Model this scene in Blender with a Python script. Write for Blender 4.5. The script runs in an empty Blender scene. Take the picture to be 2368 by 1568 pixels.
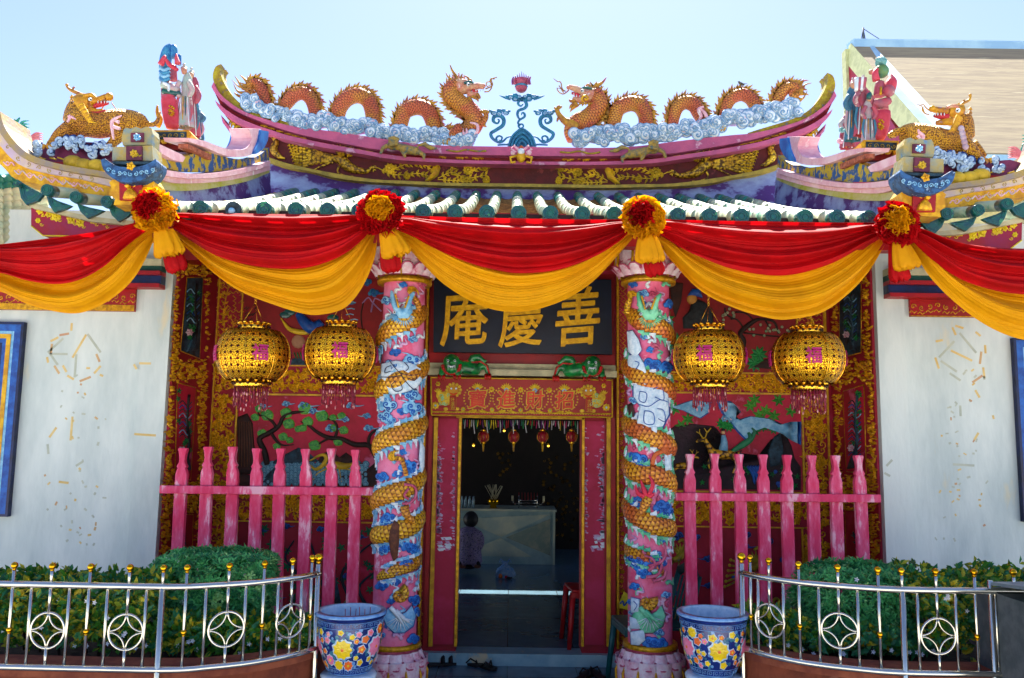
import bpy, bmesh, math, random
from mathutils import Vector, Matrix, noise
R=random.Random(7)
PI=math.pi; sin=math.sin; cos=math.cos
scn=bpy.context.scene; COL=scn.collection
# ------------------------------------------------------------------ camera
F=1900.0; CW=2368.0; CX=1184.0; CY=784.0
CAM=Vector((0,0,2.0))
PITCH=math.radians(6.84); ROLL=math.radians(0.83)
cam_rot=Matrix.Rotation(PI/2+PITCH,3,'X')@Matrix.Rotation(ROLL,3,'Z')
def ray(x,y):
    return cam_rot@Vector(((x-CX)/F,-(y-CY)/F,-1.0))
def P(x,y,Y):
    r=ray(x,y); return CAM+r*(Y/r.y)
def PX(x,y,X):
    r=ray(x,y); return CAM+r*(X/r.x)
def PZ(x,y,Z):
    r=ray(x,y); return CAM+r*((Z-CAM.z)/r.z)
def zc(x0,y0,s):                     # crop coordinates -> display coordinates
    return lambda p:((x0+p[0]/s)/1.68919,(y0+p[1]/s)/1.68919)
cd=bpy.data.cameras.new('camera'); co=bpy.data.objects.new('camera',cd); COL.objects.link(co)
co.matrix_world=Matrix.Translation(CAM)@cam_rot.to_4x4()
cd.sensor_width=36; cd.lens=36*F/CW; cd.clip_start=0.05; cd.clip_end=3000
scn.camera=co
# ------------------------------------------------------------------ materials
def C(h):
    h=h.lstrip('#'); o=[]
    for i in (0,2,4):
        c=int(h[i:i+2],16)/255; o.append(c/12.92 if c<=.04045 else ((c+.055)/1.055)**2.4)
    return (o[0],o[1],o[2],1)
MATS={}
def mat(name,c1,c2=None,rough=.6,metal=0,scale=6,bump=.15,bscale=40,amt=.5,spec=.4,coat=0,sheen=0,trans=0,lo=.4,hi=.6,stretch=(1,1,1),c3=None,emit=0):
    """painted surface: two or three colours mixed by noise, fine bump"""
    if name in MATS: return MATS[name]
    m=bpy.data.materials.new(name); m.use_nodes=True; nt=m.node_tree; N=nt.nodes; L=nt.links
    b=N['Principled BSDF']
    b.inputs['Roughness'].default_value=rough; b.inputs['Metallic'].default_value=metal
    b.inputs['Specular IOR Level'].default_value=spec
    if coat: b.inputs['Coat Weight'].default_value=coat; b.inputs['Coat Roughness'].default_value=.15
    if sheen: b.inputs['Sheen Weight'].default_value=sheen
    if trans:
        pass
    tc=N.new('ShaderNodeTexCoord'); mp=N.new('ShaderNodeMapping'); mp.inputs['Scale'].default_value=stretch
    L.new(tc.outputs['Object'],mp.inputs['Vector'])
    c1=C(c1) if isinstance(c1,str) else c1
    if c2 is None: c2=tuple(min(1,x*.72) for x in c1[:3])+(1,)
    elif isinstance(c2,str): c2=C(c2)
    n1=N.new('ShaderNodeTexNoise'); n1.inputs['Scale'].default_value=scale; n1.inputs['Detail'].default_value=5; n1.inputs['Roughness'].default_value=.65
    L.new(mp.outputs[0],n1.inputs['Vector'])
    rp=N.new('ShaderNodeValToRGB'); e=rp.color_ramp.elements
    e[0].position=lo; e[0].color=c1; e[1].position=hi; e[1].color=c2
    if c3:
        x=rp.color_ramp.elements.new(min(1,hi+.06)); x.color=C(c3)
    L.new(n1.outputs['Fac'],rp.inputs['Fac']); L.new(rp.outputs['Color'],b.inputs['Base Color'])
    if bump:
        n2=N.new('ShaderNodeTexNoise'); n2.inputs['Scale'].default_value=bscale; n2.inputs['Detail'].default_value=3
        L.new(mp.outputs[0],n2.inputs['Vector'])
        bp=N.new('ShaderNodeBump'); bp.inputs['Strength'].default_value=bump; bp.inputs['Distance'].default_value=.01
        L.new(n2.outputs['Fac'],bp.inputs['Height']); L.new(bp.outputs[0],b.inputs['Normal'])
    if emit:
        b.inputs['Emission Color'].default_value=c1; b.inputs['Emission Strength'].default_value=emit
    if trans:
        t=N.new('ShaderNodeBsdfTranslucent'); L.new(rp.outputs['Color'],t.inputs['Color'])
        mx=N.new('ShaderNodeMixShader'); mx.inputs[0].default_value=trans
        out=N['Material Output']; L.new(b.outputs[0],mx.inputs[1]); L.new(t.outputs[0],mx.inputs[2]); L.new(mx.outputs[0],out.inputs['Surface'])
    MATS[name]=m; return m
def scales(name,ca,cb,cedge,scale=60,rough=.45,metal=.25,uv=True,depth=.5,rnd=.35,vs=1.0):
    if name in MATS: return MATS[name]
    m=bpy.data.materials.new(name); m.use_nodes=True; nt=m.node_tree; N=nt.nodes; L=nt.links
    b=N['Principled BSDF']; b.inputs['Roughness'].default_value=rough; b.inputs['Metallic'].default_value=metal
    tc=N.new('ShaderNodeTexCoord'); mp=N.new('ShaderNodeMapping'); L.new(tc.outputs['UV' if uv else 'Object'],mp.inputs[0])
    mp.inputs['Scale'].default_value=(1,vs,1)
    if uv:
        def mt_(op,a,b=None):
            x=N.new('ShaderNodeMath'); x.operation=op
            for i,q in enumerate((a,b)):
                if q is None: continue
                if isinstance(q,(int,float)): x.inputs[i].default_value=q
                else: L.new(q,x.inputs[i])
            return x.outputs[0]
        sx=N.new('ShaderNodeSeparateXYZ'); L.new(mp.outputs[0],sx.inputs[0])
        U=mt_('MULTIPLY',sx.outputs[0],scale*1.25); V=mt_('MULTIPLY',sx.outputs[1],scale*.8); row=mt_('FLOOR',U)
        fu=mt_('SUBTRACT',U,row); fv=mt_('SUBTRACT',mt_('FRACT',mt_('ADD',V,mt_('MULTIPLY',mt_('MODULO',row,2),.5))),.5)
        fish=mt_('SQRT',mt_('ADD',mt_('MULTIPLY',fu,fu),mt_('MULTIPLY',mt_('MULTIPLY',fv,fv),3.2)))
        fish=mt_('MULTIPLY',fish,.62)
    v=N.new('ShaderNodeTexVoronoi'); v.inputs['Scale'].default_value=scale; v.inputs['Randomness'].default_value=rnd
    if uv: v.voronoi_dimensions='2D'
    L.new(mp.outputs[0],v.inputs['Vector'])
    n=N.new('ShaderNodeTexNoise'); n.inputs['Scale'].default_value=5; L.new(tc.outputs['Object'],n.inputs[0])
    mx=N.new('ShaderNodeMix'); mx.data_type='RGBA'
    r2=N.new('ShaderNodeValToRGB'); r2.color_ramp.elements[0].position=.4; r2.color_ramp.elements[1].position=.6
    L.new(n.outputs['Fac'],r2.inputs[0]); L.new(r2.outputs[0],mx.inputs[0])
    mx.inputs[6].default_value=C(ca); mx.inputs[7].default_value=C(cb)
    rp=N.new('ShaderNodeValToRGB'); rp.color_ramp.elements[0].position=.42; rp.color_ramp.elements[1].position=.66
    L.new(fish if uv else v.outputs['Distance'],rp.inputs[0])
    m2=N.new('ShaderNodeMix'); m2.data_type='RGBA'; L.new(rp.outputs[0],m2.inputs[0]); L.new(mx.outputs[2],m2.inputs[6]); m2.inputs[7].default_value=C(cedge)
    L.new(m2.outputs[2],b.inputs['Base Color'])
    bp=N.new('ShaderNodeBump'); bp.invert=True; bp.inputs['Strength'].default_value=depth; bp.inputs['Distance'].default_value=.02
    L.new(fish if uv else v.outputs['Distance'],bp.inputs['Height']); L.new(bp.outputs[0],b.inputs['Normal'])
    MATS[name]=m; return m
# ------------------------------------------------------------------ mesh builder
class MB:
    def __init__(s): s.v=[]; s.f=[]; s.m=[]; s.mats=[]; s.uv={}; s.sm=[]
    def mi(s,m):
        if m not in s.mats: s.mats.append(m)
        return s.mats.index(m)
    def add(s,vs,fs,m,smooth=False,uvs=None):
        o=len(s.v); s.v.extend([tuple(v) for v in vs]); k=s.mi(m)
        for i,f in enumerate(fs):
            if uvs is not None: s.uv[len(s.f)]=uvs[i]
            s.f.append(tuple(o+j for j in f)); s.m.append(k); s.sm.append(smooth)
    def box(s,a,b,m):
        x0,y0,z0=a; x1,y1,z1=b
        x0,x1=min(x0,x1),max(x0,x1); y0,y1=min(y0,y1),max(y0,y1); z0,z1=min(z0,z1),max(z0,z1)
        s.add([(x0,y0,z0),(x1,y0,z0),(x1,y1,z0),(x0,y1,z0),(x0,y0,z1),(x1,y0,z1),(x1,y1,z1),(x0,y1,z1)],
              [(0,3,2,1),(4,5,6,7),(0,1,5,4),(1,2,6,5),(2,3,7,6),(3,0,4,7)],m)
    def hexa(s,q,w,m):               # q: 4 points, w: 4 points behind
        s.add(list(q)+list(w),[(3,2,1,0),(4,5,6,7),(0,1,5,4),(1,2,6,5),(2,3,7,6),(3,0,4,7)],m)
    def tube(s,pts,rad,m,n=8,cap=True,sq=None,smooth=True,ul=1.0,up=None):
        """pts list of Vector, rad float/list; sq=(a,b) cross-section scale along side/up"""
        pts=[Vector(p) for p in pts]; k=len(pts)
        if not isinstance(rad,(list,tuple)): rad=[rad]*k
        T=[]
        for i in range(k):
            t=(pts[min(i+1,k-1)]-pts[max(i-1,0)])
            T.append(t.normalized() if t.length>1e-9 else Vector((0,0,1)))
        if up is None:
            up=Vector((0,0,1)) if abs(T[0].z)<.9 else Vector((0,1,0))
            fixed=False
        else: up=Vector(up); fixed=True
        a,b=(1,1) if sq is None else sq
        vs=[]; d=0; us=[]; U=up
        for i in range(k):
            if i: d+=(pts[i]-pts[i-1]).length
            us.append(d*ul)
            if fixed: u=up-T[i]*up.dot(T[i])
            else: u=U-T[i]*U.dot(T[i])
            if u.length<1e-6: u=T[i].orthogonal()
            u.normalize(); U=u; w=T[i].cross(u)
            for j in range(n):
                an=2*PI*j/n; vs.append(pts[i]+w*(cos(an)*rad[i]*a)+u*(sin(an)*rad[i]*b))
        fs=[]; uv=[]
        per=2*PI*max(rad)*ul
        for i in range(k-1):
            for j in range(n):
                j2=(j+1)%n
                fs.append((i*n+j,i*n+j2,(i+1)*n+j2,(i+1)*n+j))
                v0=j/n*per; v1=(j+1)/n*per
                uv.append([(us[i],v0),(us[i],v1),(us[i+1],v1),(us[i+1],v0)])
        s.add(vs,fs,m,smooth,uv)
        if cap:
            o=len(s.v)-len(vs)
            for base,rev in ((0,True),((k-1)*n,False)):
                f=tuple(o+base+j for j in range(n)); s.f.append(f[::-1] if rev else f); s.m.append(s.mi(m)); s.sm.append(False)
    def lathe(s,prof,m,c=(0,0,0),n=24,smooth=True,a0=0,a1=2*PI,ul=1):
        """prof: list of (r,z)"""
        c=Vector(c); full=abs(a1-a0-2*PI)<1e-6; k=n if full else n+1
        vs=[c+Vector((r*sin(a0+(a1-a0)*j/n),-r*cos(a0+(a1-a0)*j/n),z)) for r,z in prof for j in range(k)]
        fs=[];uv=[]
        for i in range(len(prof)-1):
            for j in range(n):
                j2=(j+1)%k
                fs.append((i*k+j,i*k+j2,(i+1)*k+j2,(i+1)*k+j))
                uv.append([(j/n*ul,prof[i][1]),((j+1)/n*ul,prof[i][1]),((j+1)/n*ul,prof[i+1][1]),(j/n*ul,prof[i+1][1])])
        s.add(vs,fs,m,smooth,uv)
    def ball(s,c,r,m,n=10,sc=(1,1,1),rot=None):
        c=Vector(c); vs=[];fs=[]; k=max(4,n//2+1)
        for i in range(k+1):
            th=PI*i/k
            for j in range(n):
                ph=2*PI*j/n; v=Vector((sin(th)*cos(ph)*sc[0],sin(th)*sin(ph)*sc[1],cos(th)*sc[2]))*r
                if rot: v=rot@v
                vs.append(c+v)
        for i in range(k):
            for j in range(n): fs.append((i*n+j,(i+1)*n+j,(i+1)*n+(j+1)%n,i*n+(j+1)%n))
        s.add(vs,fs,m,True)
    def prism(s,front,back,m,mside=None,smooth=False):
        """front, back: matching point lists, front faces the viewer"""
        n=len(front)
        s.add(list(front)+list(back),[tuple(range(n))],m)
        o=len(s.v)-2*n
        s.f.append(tuple(o+n+i for i in range(n))[::-1]); s.m.append(s.mi(m)); s.sm.append(False)
        k=s.mi(mside or m)
        for i in range(n):
            j=(i+1)%n; s.f.append((o+i,o+n+i,o+n+j,o+j)); s.m.append(k); s.sm.append(smooth)
    def slab(s,pts,Y,th,m,mside=None):
        """outline traced at distance Y given a real thickness th (away from the viewer)"""
        q=[P(x,y,Y) for x,y in pts]
        ar=sum(pts[i][0]*pts[(i+1)%len(pts)][1]-pts[(i+1)%len(pts)][0]*pts[i][1] for i in range(len(pts)))
        if ar>0: q=q[::-1]
        s.prism(q,[v+Vector((0,th,0)) for v in q],m,mside)
    def pillow(s,pts,Y,th,m,inset=.35,mrim=None):
        """raised carved shape standing out of the plane Y towards the viewer by th"""
        q=[P(x,y,Y) for x,y in pts]; n=len(q)
        ar=sum(pts[i][0]*pts[(i+1)%n][1]-pts[(i+1)%n][0]*pts[i][1] for i in range(n))
        if ar>0: q=q[::-1]
        c=sum(q,Vector())/n
        mid=[c+(v-c)*(1-inset*.3)+Vector((0,-th*.7,0)) for v in q]
        inn=[c+(v-c)*(1-inset)+Vector((0,-th,0)) for v in q]
        vs=q+mid+inn; fs=[]
        for i in range(n):
            j=(i+1)%n; fs.append((i,j,n+j,n+i))
        s.add(vs,fs,mrim or m,True)
        o=len(s.v)-len(vs); k=s.mi(m)
        for i in range(n):
            j=(i+1)%n; s.f.append((o+n+i,o+n+j,o+2*n+j,o+2*n+i)); s.m.append(k); s.sm.append(True)
        s.f.append(tuple(o+2*n+i for i in range(n))); s.m.append(k); s.sm.append(True)
    def stroke(s,pts,w,Y,m,th=.6,n=6):
        """raised line on the plane Y; w half-width in picture units, pts display coordinates"""
        k=len(pts); mp=Y/F
        if not isinstance(w,(list,tuple)): w=[w]*k
        s.tube([P(x,y,Y) for x,y in pts],[max(.0005,a*mp) for a in w],m,n=n,sq=(1,th),up=(0,-1,0))
    def obj(s,name,parent=None,label=None,bevel=0,remesh=0,smoothmod=0,sub=0,solid=0):
        me=bpy.data.meshes.new(name); me.from_pydata(s.v,[],s.f)
        for m in s.mats: me.materials.append(m)
        me.polygons.foreach_set('material_index',s.m); me.polygons.foreach_set('use_smooth',s.sm)
        if s.uv:
            ul=me.uv_layers.new(name='UVMap')
            for fi,u in s.uv.items():
                p=me.polygons[fi]
                for li,c in zip(p.loop_indices,u): ul.data[li].uv=c
        me.update(); o=bpy.data.objects.new(name,me); COL.objects.link(o)
        if parent is not None: attach(o,parent)
        if label: o['label']=label
        if remesh:
            r=o.modifiers.new('remesh','REMESH'); r.mode='VOXEL'; r.voxel_size=remesh; r.use_smooth_shade=True
        if smoothmod:
            r=o.modifiers.new('smooth','SMOOTH'); r.iterations=smoothmod; r.factor=.5
        if solid:
            r=o.modifiers.new('solid','SOLIDIFY'); r.thickness=solid; r.offset=0
        if bevel:
            r=o.modifiers.new('bevel','BEVEL'); r.width=bevel; r.segments=2; r.limit_method='ANGLE'; r.angle_limit=math.radians(40)
        if sub:
            r=o.modifiers.new('sub','SUBSURF'); r.levels=sub; r.render_levels=sub
        return o
def attach(o,parent):
    o.parent=parent
    M=Matrix.Translation(parent.location)
    p=parent
    if p.type=='EMPTY': o.matrix_parent_inverse=(p.matrix_basis).inverted()
    return o
def tag(o,label,cat,group=None):
    o['label']=label; o['category']=cat
    if group: o['group']=group
    return o
def thing(name,label,cat,loc=(0,0,0),group=None,rz=0):
    o=bpy.data.objects.new(name,None); COL.objects.link(o); o.location=loc; o.rotation_euler=(0,0,rz); o.empty_display_size=.1
    o.matrix_basis=Matrix.Translation(Vector(loc))@Matrix.Rotation(rz,4,'Z')
    return tag(o,label,cat,group)
def struct(o,kind='structure'): o['kind']=kind; return o
def copy_tree(o,parent=None,loc=None,label=None,group=None):
    c=o.copy(); COL.objects.link(c)
    if parent is not None: c.parent=parent
    if loc is not None: c.location=loc
    if label: c['label']=label
    if group: c['group']=group
    for ch in list(o.children): copy_tree(ch,c)
    return c
def mirror(mb,xc):
    """a mirrored copy of a mesh builder about the plane x=xc"""
    n=MB(); n.v=[(2*xc-v[0],v[1],v[2]) for v in mb.v]; n.f=[tuple(reversed(f)) for f in mb.f]
    n.m=list(mb.m); n.mats=list(mb.mats); n.sm=list(mb.sm); n.uv={k:list(reversed(u)) for k,u in mb.uv.items()}
    return n
def cr(pts,n=6,closed=False):
    """Catmull-Rom through points (tuples of any length)"""
    k=len(pts); out=[]
    rng=range(k) if closed else range(k-1)
    for i in rng:
        if closed: p0,p1,p2,p3=pts[(i-1)%k],pts[i],pts[(i+1)%k],pts[(i+2)%k]
        else: p0,p1,p2,p3=pts[max(i-1,0)],pts[i],pts[i+1],pts[min(i+2,k-1)]
        for j in range(n):
            t=j/n; t2=t*t; t3=t2*t
            out.append(tuple(.5*((2*b)+(-a+c)*t+(2*a-5*b+4*c-d)*t2+(-a+3*b-3*c+d)*t3) for a,b,c,d in zip(p0,p1,p2,p3)))
    if not closed: out.append(tuple(pts[-1]))
    return out
def interp(xs,ys,x):
    if x<=xs[0]: return ys[0]
    for i in range(len(xs)-1):
        if x<=xs[i+1]:
            t=(x-xs[i])/(xs[i+1]-xs[i]); return ys[i]*(1-t)+ys[i+1]*t
    return ys[-1]
def spiral(cx,cy,r,turns=1.4,a0=0,n=16,d=1):
    return [(cx+r*(1-t/n)*cos(a0+d*2*PI*turns*t/n),cy+r*(1-t/n)*sin(a0+d*2*PI*turns*t/n)) for t in range(n+1)]
# ------------------------------------------------------------------ paints
white_wall=mat('limewash_wall','#d3dcd8','#b9c6c4',rough=.85,scale=1.8,bump=.25,bscale=30,spec=.2,stretch=(1,1,.3),c3='#cfc9ae')
red_paint=mat('red_lacquer','#a50d12','#8a0a12',rough=.45,scale=3,bump=.1)
dark_red=mat('crimson_wall','#8e0a1c','#a31030',rough=.6,scale=2,bump=.15,c3='#b3214a')
pink_wood=mat('weathered_pink_paint','#d63360','#e05c84',rough=.75,scale=5,bump=.4,bscale=25,stretch=(2.4,2.4,.7),lo=.42,hi=.56,c3='#e8a9bb')
gold=mat('gold_paint','#d9a416','#a8760c',rough=.35,metal=.45,scale=30,bump=.3,bscale=80)
goldm=mat('gold_leaf','#ffc93a','#c98a10',rough=.25,metal=.85,scale=30,bump=.4,bscale=90)
yellowp=mat('yellow_paint','#e0b00e','#b9820c',rough=.5,scale=12,bump=.2)
olive=mat('olive_gold_paint','#a89a1c','#8b6d18',rough=.6,scale=14,bump=.3,c3='#5d6f7a')
pinkp=mat('pink_stucco','#bf5a80','#a85078',rough=.7,scale=4,bump=.3,c3='#cfa3b8')
pinklt=mat('pale_pink_stucco','#e3bcc8','#d59aac',rough=.7,scale=5,bump=.3,c3='#e8dadd')
bluep=mat('blue_paint','#1c5fb5','#0f3f8c',rough=.5,scale=12,bump=.2)
skyp=mat('pale_blue_paint','#8fc3df','#5fa0cc',rough=.55,scale=20,bump=.25)
whitep=mat('white_paint','#dfe8ee','#c3d3df',rough=.55,scale=18,bump=.2)
navy=mat('navy_paint','#0c1f52','#081338',rough=.35,scale=8,bump=.1)
greenp=mat('green_glaze','#0a5a4c','#0b4250',rough=.3,scale=16,bump=.3,c3='#3a8a60',coat=.4)
green2=mat('leaf_green_paint','#1f8a3c','#0f5e38',rough=.5,scale=16,bump=.2)
teal=mat('teal_cloud_paint','#2a7fa3','#1f6289',rough=.6,scale=15,bump=.3)
brownp=mat('brown_paint','#3f2016','#24120f',rough=.7,scale=10,bump=.4)
slate=mat('slate_paint','#2b4a5a','#16242c',rough=.7,scale=14,bump=.5)
black=mat('black_paint','#0a0a0c','#050506',rough=.5,bump=0)
cream=mat('cream_stone','#c9c39c','#a9a585',rough=.8,scale=6,bump=.3)
lilac=mat('lilac_weathered_wall','#8fa3cf','#7d87bd',rough=.8,scale=2.2,bump=.4,c3='#4b2d78',lo=.38,hi=.5,stretch=(1,1,1.8))
# ------------------------------------------------------------------ light
w=bpy.data.worlds.new('World'); scn.world=w; w.use_nodes=True
nt=w.node_tree; bg=nt.nodes['Background']; sk=nt.nodes.new('ShaderNodeTexSky'); sk.sky_type='NISHITA'; sk.sun_disc=False
SUN_EL=math.radians(57); SUN_AZ=math.radians(4)   # behind the roof, slightly to the right
sk.sun_elevation=SUN_EL; sk.sun_rotation=SUN_AZ
sk.air_density=1.1; sk.dust_density=.6; sk.ozone_density=3.5
tint=nt.nodes.new('ShaderNodeMix'); tint.data_type='RGBA'; tint.blend_type='MULTIPLY'; tint.inputs[0].default_value=1; tint.inputs[7].default_value=(1.0,.92,1.0,1)
nt.links.new(sk.outputs[0],tint.inputs[6]); nt.links.new(tint.outputs[2],bg.inputs[0]); bg.inputs[1].default_value=.06
sd=bpy.data.lights.new('sun','SUN'); sd.energy=5; sd.angle=math.radians(.5); sd.color=(1,.95,.86)
so=bpy.data.objects.new('sun',sd); COL.objects.link(so)
sdir=Vector((sin(SUN_AZ)*cos(SUN_EL),cos(SUN_AZ)*cos(SUN_EL),sin(SUN_EL)))
so.rotation_euler=sdir.to_track_quat('Z','Y').to_euler(); so.location=(0,0,30)
vs=scn.view_settings; vs.view_transform='Standard'; vs.look='None'; vs.gamma=1; vs.exposure=2.02
scn.cycles.max_bounces=6; scn.cycles.diffuse_bounces=3; scn.cycles.glossy_bounces=3; scn.cycles.transmission_bounces=4
# ------------------------------------------------------------------ relief tools: M(x,y,h) maps display coordinates and a height onto a real surface
def planeM(Y):
    return lambda x,y,h: P(x,y,Y)+Vector((0,-h,0))
def sideM(X,s):
    """map onto the plane X=const; s=+1: surface faces +x"""
    return lambda x,y,h: PX(x,y,X)+Vector((s*h,0,0))
def cylM(cx,cy,r):
    def f(x,y,h):
        d=ray(x,y); rr=r+h
        a=d.x**2+d.y**2; b=2*(d.x*(CAM.x-cx)+d.y*(CAM.y-cy)); c=(CAM.x-cx)**2+(CAM.y-cy)**2-rr*rr
        D=b*b-4*a*c
        if D<0:
            t=-b/(2*a); p=CAM+d*t; v=Vector((p.x-cx,p.y-cy)).normalized()*rr; return Vector((cx+v.x,cy+v.y,p.z))
        return CAM+d*((-b-math.sqrt(D))/(2*a))
    return f
def gstroke(m,M,pts,w,mt,n=6,h=0,px=.0035):
    k=len(pts)
    if not isinstance(w,(list,tuple)): w=[w]*k
    m.tube([M(x,y,h) for x,y in pts],[max(.0004,a*px) for a in w],mt,n=n)
def gpillow(m,M,pts,h,mt,inset=.35,rim=None):
    n=len(pts); ar=sum(pts[i][0]*pts[(i+1)%n][1]-pts[(i+1)%n][0]*pts[i][1] for i in range(n))
    if ar>0: pts=pts[::-1]
    cx=sum(p[0] for p in pts)/n; cy=sum(p[1] for p in pts)/n
    q=[M(x,y,0) for x,y in pts]
    mid=[M(cx+(x-cx)*(1-inset*.35),cy+(y-cy)*(1-inset*.35),h*.75) for x,y in pts]
    inn=[M(cx+(x-cx)*(1-inset),cy+(y-cy)*(1-inset),h) for x,y in pts]
    m.add(q+mid,[(i,(i+1)%n,n+(i+1)%n,n+i) for i in range(n)],rim or mt,True)
    m.add(mid+inn,[(i,(i+1)%n,n+(i+1)%n,n+i) for i in range(n)]+[tuple(range(n,2*n))],mt,True)
def disc(cx,cy,r,n=10,sy=1,a=0): return [(cx+r*cos(a+2*PI*i/n),cy+r*sy*sin(a+2*PI*i/n)) for i in range(n)]
def leafpts(x,y,l,w,a):
    c,s=cos(a),sin(a); base=[(0,0),(.25,.5),(.55,.45),(1,0),(.55,-.45),(.25,-.5)]
    return [(x+(u*l*c-v*w*s),y+(u*l*s+v*w*c)) for u,v in base]
def rleaf(m,M,x,y,l,w,a,mt,h=.012,mv=None):
    c,s=cos(a),sin(a); pts=leafpts(x,y,l,w,a)
    q=[M(px,py,.001) for px,py in pts]; r1=M(x+.3*l*c,y+.3*l*s,h); r2=M(x+.7*l*c,y+.7*l*s,h*.8)
    vs=q+[r1,r2]   # 0 base,1,2 side,3 tip,4,5 other side ; 6,7 ridge
    fs=[(0,6,1),(1,6,7,2),(2,7,3),(3,7,4),(4,7,6,5),(5,6,0)]
    m.add(vs,[f[::-1] for f in fs],mt,False)
def rflower(m,M,x,y,r,mt,mc=None,n=6,h=.014,a0=0,w=.55):
    for i in range(n):
        a=a0+2*PI*i/n; rleaf(m,M,x+r*.15*cos(a),y+r*.15*sin(a),r*.9,r*w*2*.8,a,mt,h)
    gpillow(m,lambda X,Y,H:M(X,Y,H+h*.4),disc(x,y,r*.28,7),h*.8,mc or mt)
def cloud(m,M,x,y,s,c1=skyp,c2=bluep,c3=whitep,flip=1,tail=0,h=.018,px=.0035):
    """swirled cloud: lobes with a dark rim, pale spirals, an optional pointed tail"""
    for dx,dy,r in ((0,0,1),(1.15*flip,.15,.8),(-.75*flip,.5,.7),(.45*flip,.8,.75)):
        gpillow(m,M,disc(x+dx*s,y+dy*s,r*s,10),h,c1,.45,rim=c2)
    for dx,dy,r,d in ((0,0,.62,1),(1.15*flip,.15,.5,-1),(.45*flip,.8,.42,1)):
        gstroke(m,M,spiral(x+dx*s,y+dy*s,r*s,1.3,a0=1+dx,n=10,d=d*flip),[s*.13]*11,c2,n=5,h=h*1.02,px=px)
    if tail:
        t=tail*flip
        p=cr([(x+.6*s*flip,y+.2*s),(x+(2+.2*tail)*s*flip,y+.5*s),(x+(2+tail)*s*flip,y+.1*s)],5); k=len(p)
        gpillow(m,M,[(a,b-s*.5*(1-i/(k-1))) for i,(a,b) in enumerate(p)]+[(a,b+s*.42*(1-i/(k-1))) for i,(a,b) in list(enumerate(p))[::-1][1:]],h*.8,c1,.3,rim=c2)
def vine(m,M,pts,mt,leaf=9,step=10,w=1.4,px=.0035,flowers=None,seed=1,h=.014):
    r=random.Random(seed); q=cr(pts,8); gstroke(m,M,q,w,mt,n=5,px=px,h=.003)
    d=0
    for i in range(1,len(q)):
        dx,dy=q[i][0]-q[i-1][0],q[i][1]-q[i-1][1]; d+=math.hypot(dx,dy)
        if d>=step:
            d=0; a=math.atan2(dy,dx)
            for s in (-1,1): rleaf(m,M,q[i][0],q[i][1],leaf*r.uniform(.8,1.2),leaf*.42,a+s*r.uniform(.6,1.0),mt,h)
def scroll_fill(m,M,inside,n,mt,size=12,seed=1,px=.0035,h=.016,mc=None,minD=None):
    """dense carved foliage: flowers, leaves and curls scattered over an area"""
    r=random.Random(seed); x0,y0,x1,y1=inside[0]; ok=inside[1]; got=[]; tries=0
    minD=minD or size*1.15
    while len(got)<n and tries<n*40:
        tries+=1; x=r.uniform(x0,x1); y=r.uniform(y0,y1)
        if not ok(x,y) or any((x-a)**2+(y-b)**2<minD**2 for a,b in got): continue
        got.append((x,y)); k=r.random()
        if k<.4: rflower(m,M,x,y,size*.62,mt,mc,n=r.choice([5,6,7]),h=h,a0=r.random()*6)
        elif k<.8:
            a=r.random()*6.28
            for j in range(r.choice([3,4,5])): rleaf(m,M,x,y,size*r.uniform(.6,.85),size*.4,a+j*1.3,mt,h)
        else: gstroke(m,M,spiral(x,y,size*.55,1.2,a0=r.random()*6,n=9,d=r.choice([-1,1])),size*.1,mt,n=5,px=px,h=.004)
def scallops(m,M,x0,y0,x1,y1,r,c1,c2,h=.012):
    """overlapping round waves"""
    y=y0; row=0
    while y<y1:
        x=x0+(r if row%2 else 0)
        while x<x1:
            for k,(q,mt) in enumerate(((1,c2),(.8,c1),(.55,c2),(.4,c1))):
                pts=[(x+r*q*cos(PI+PI*i/6),y+r*q*sin(PI+PI*i/6)) for i in range(7)]+[(x+r*q*.7,y+r*.5),(x-r*q*.7,y+r*.5)]
                gpillow(m,lambda X,Y,H,o=row*.001+k*.003:M(X,Y,H+o),pts,h*.4,mt,.2)
            x+=2*r
        y+=r*.62; row+=1
# ------------------------------------------------------------------ the setting
XC=P(1209,965,6.65).x
YW=6.65; YB=7.6; YK=7.0
XL=P(378,990,YW).x; XR=2*XC-XL
paving=mat('courtyard_concrete','#c6c2b8','#b0aca2',rough=.9,scale=1.5,bump=.3)
g=MB(); g.add([(-90,-60,-.06),(90,-60,-.06),(90,160,-.06),(-90,160,-.06)],[(0,1,2,3)],paving)
struct(g.obj('ground'))
def tiles(name,c1,c2,cg,sx,sy,rough):
    m=bpy.data.materials.new(name); m.use_nodes=True; N=m.node_tree.nodes; L=m.node_tree.links; b=N['Principled BSDF']
    b.inputs['Roughness'].default_value=rough
    tc=N.new('ShaderNodeTexCoord'); br=N.new('ShaderNodeTexBrick'); br.offset=0; br.inputs['Scale'].default_value=1
    br.inputs['Brick Width'].default_value=sx; br.inputs['Row Height'].default_value=sy; br.inputs['Mortar Size'].default_value=.005
    br.inputs['Color1'].default_value=C(c1); br.inputs['Color2'].default_value=C(c2); br.inputs['Mortar'].default_value=C(cg)
    n=N.new('ShaderNodeTexNoise'); n.inputs['Scale'].default_value=6; n.inputs['Detail'].default_value=6
    mx=N.new('ShaderNodeMix'); mx.data_type='RGBA'; mx.blend_type='MULTIPLY'; mx.inputs[0].default_value=.6
    L.new(tc.outputs['Object'],br.inputs[0]); L.new(tc.outputs['Object'],n.inputs[0]); L.new(br.outputs[0],mx.inputs[6]); L.new(n.outputs[0],mx.inputs[7]); L.new(mx.outputs[2],b.inputs['Base Color'])
    return m
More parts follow.
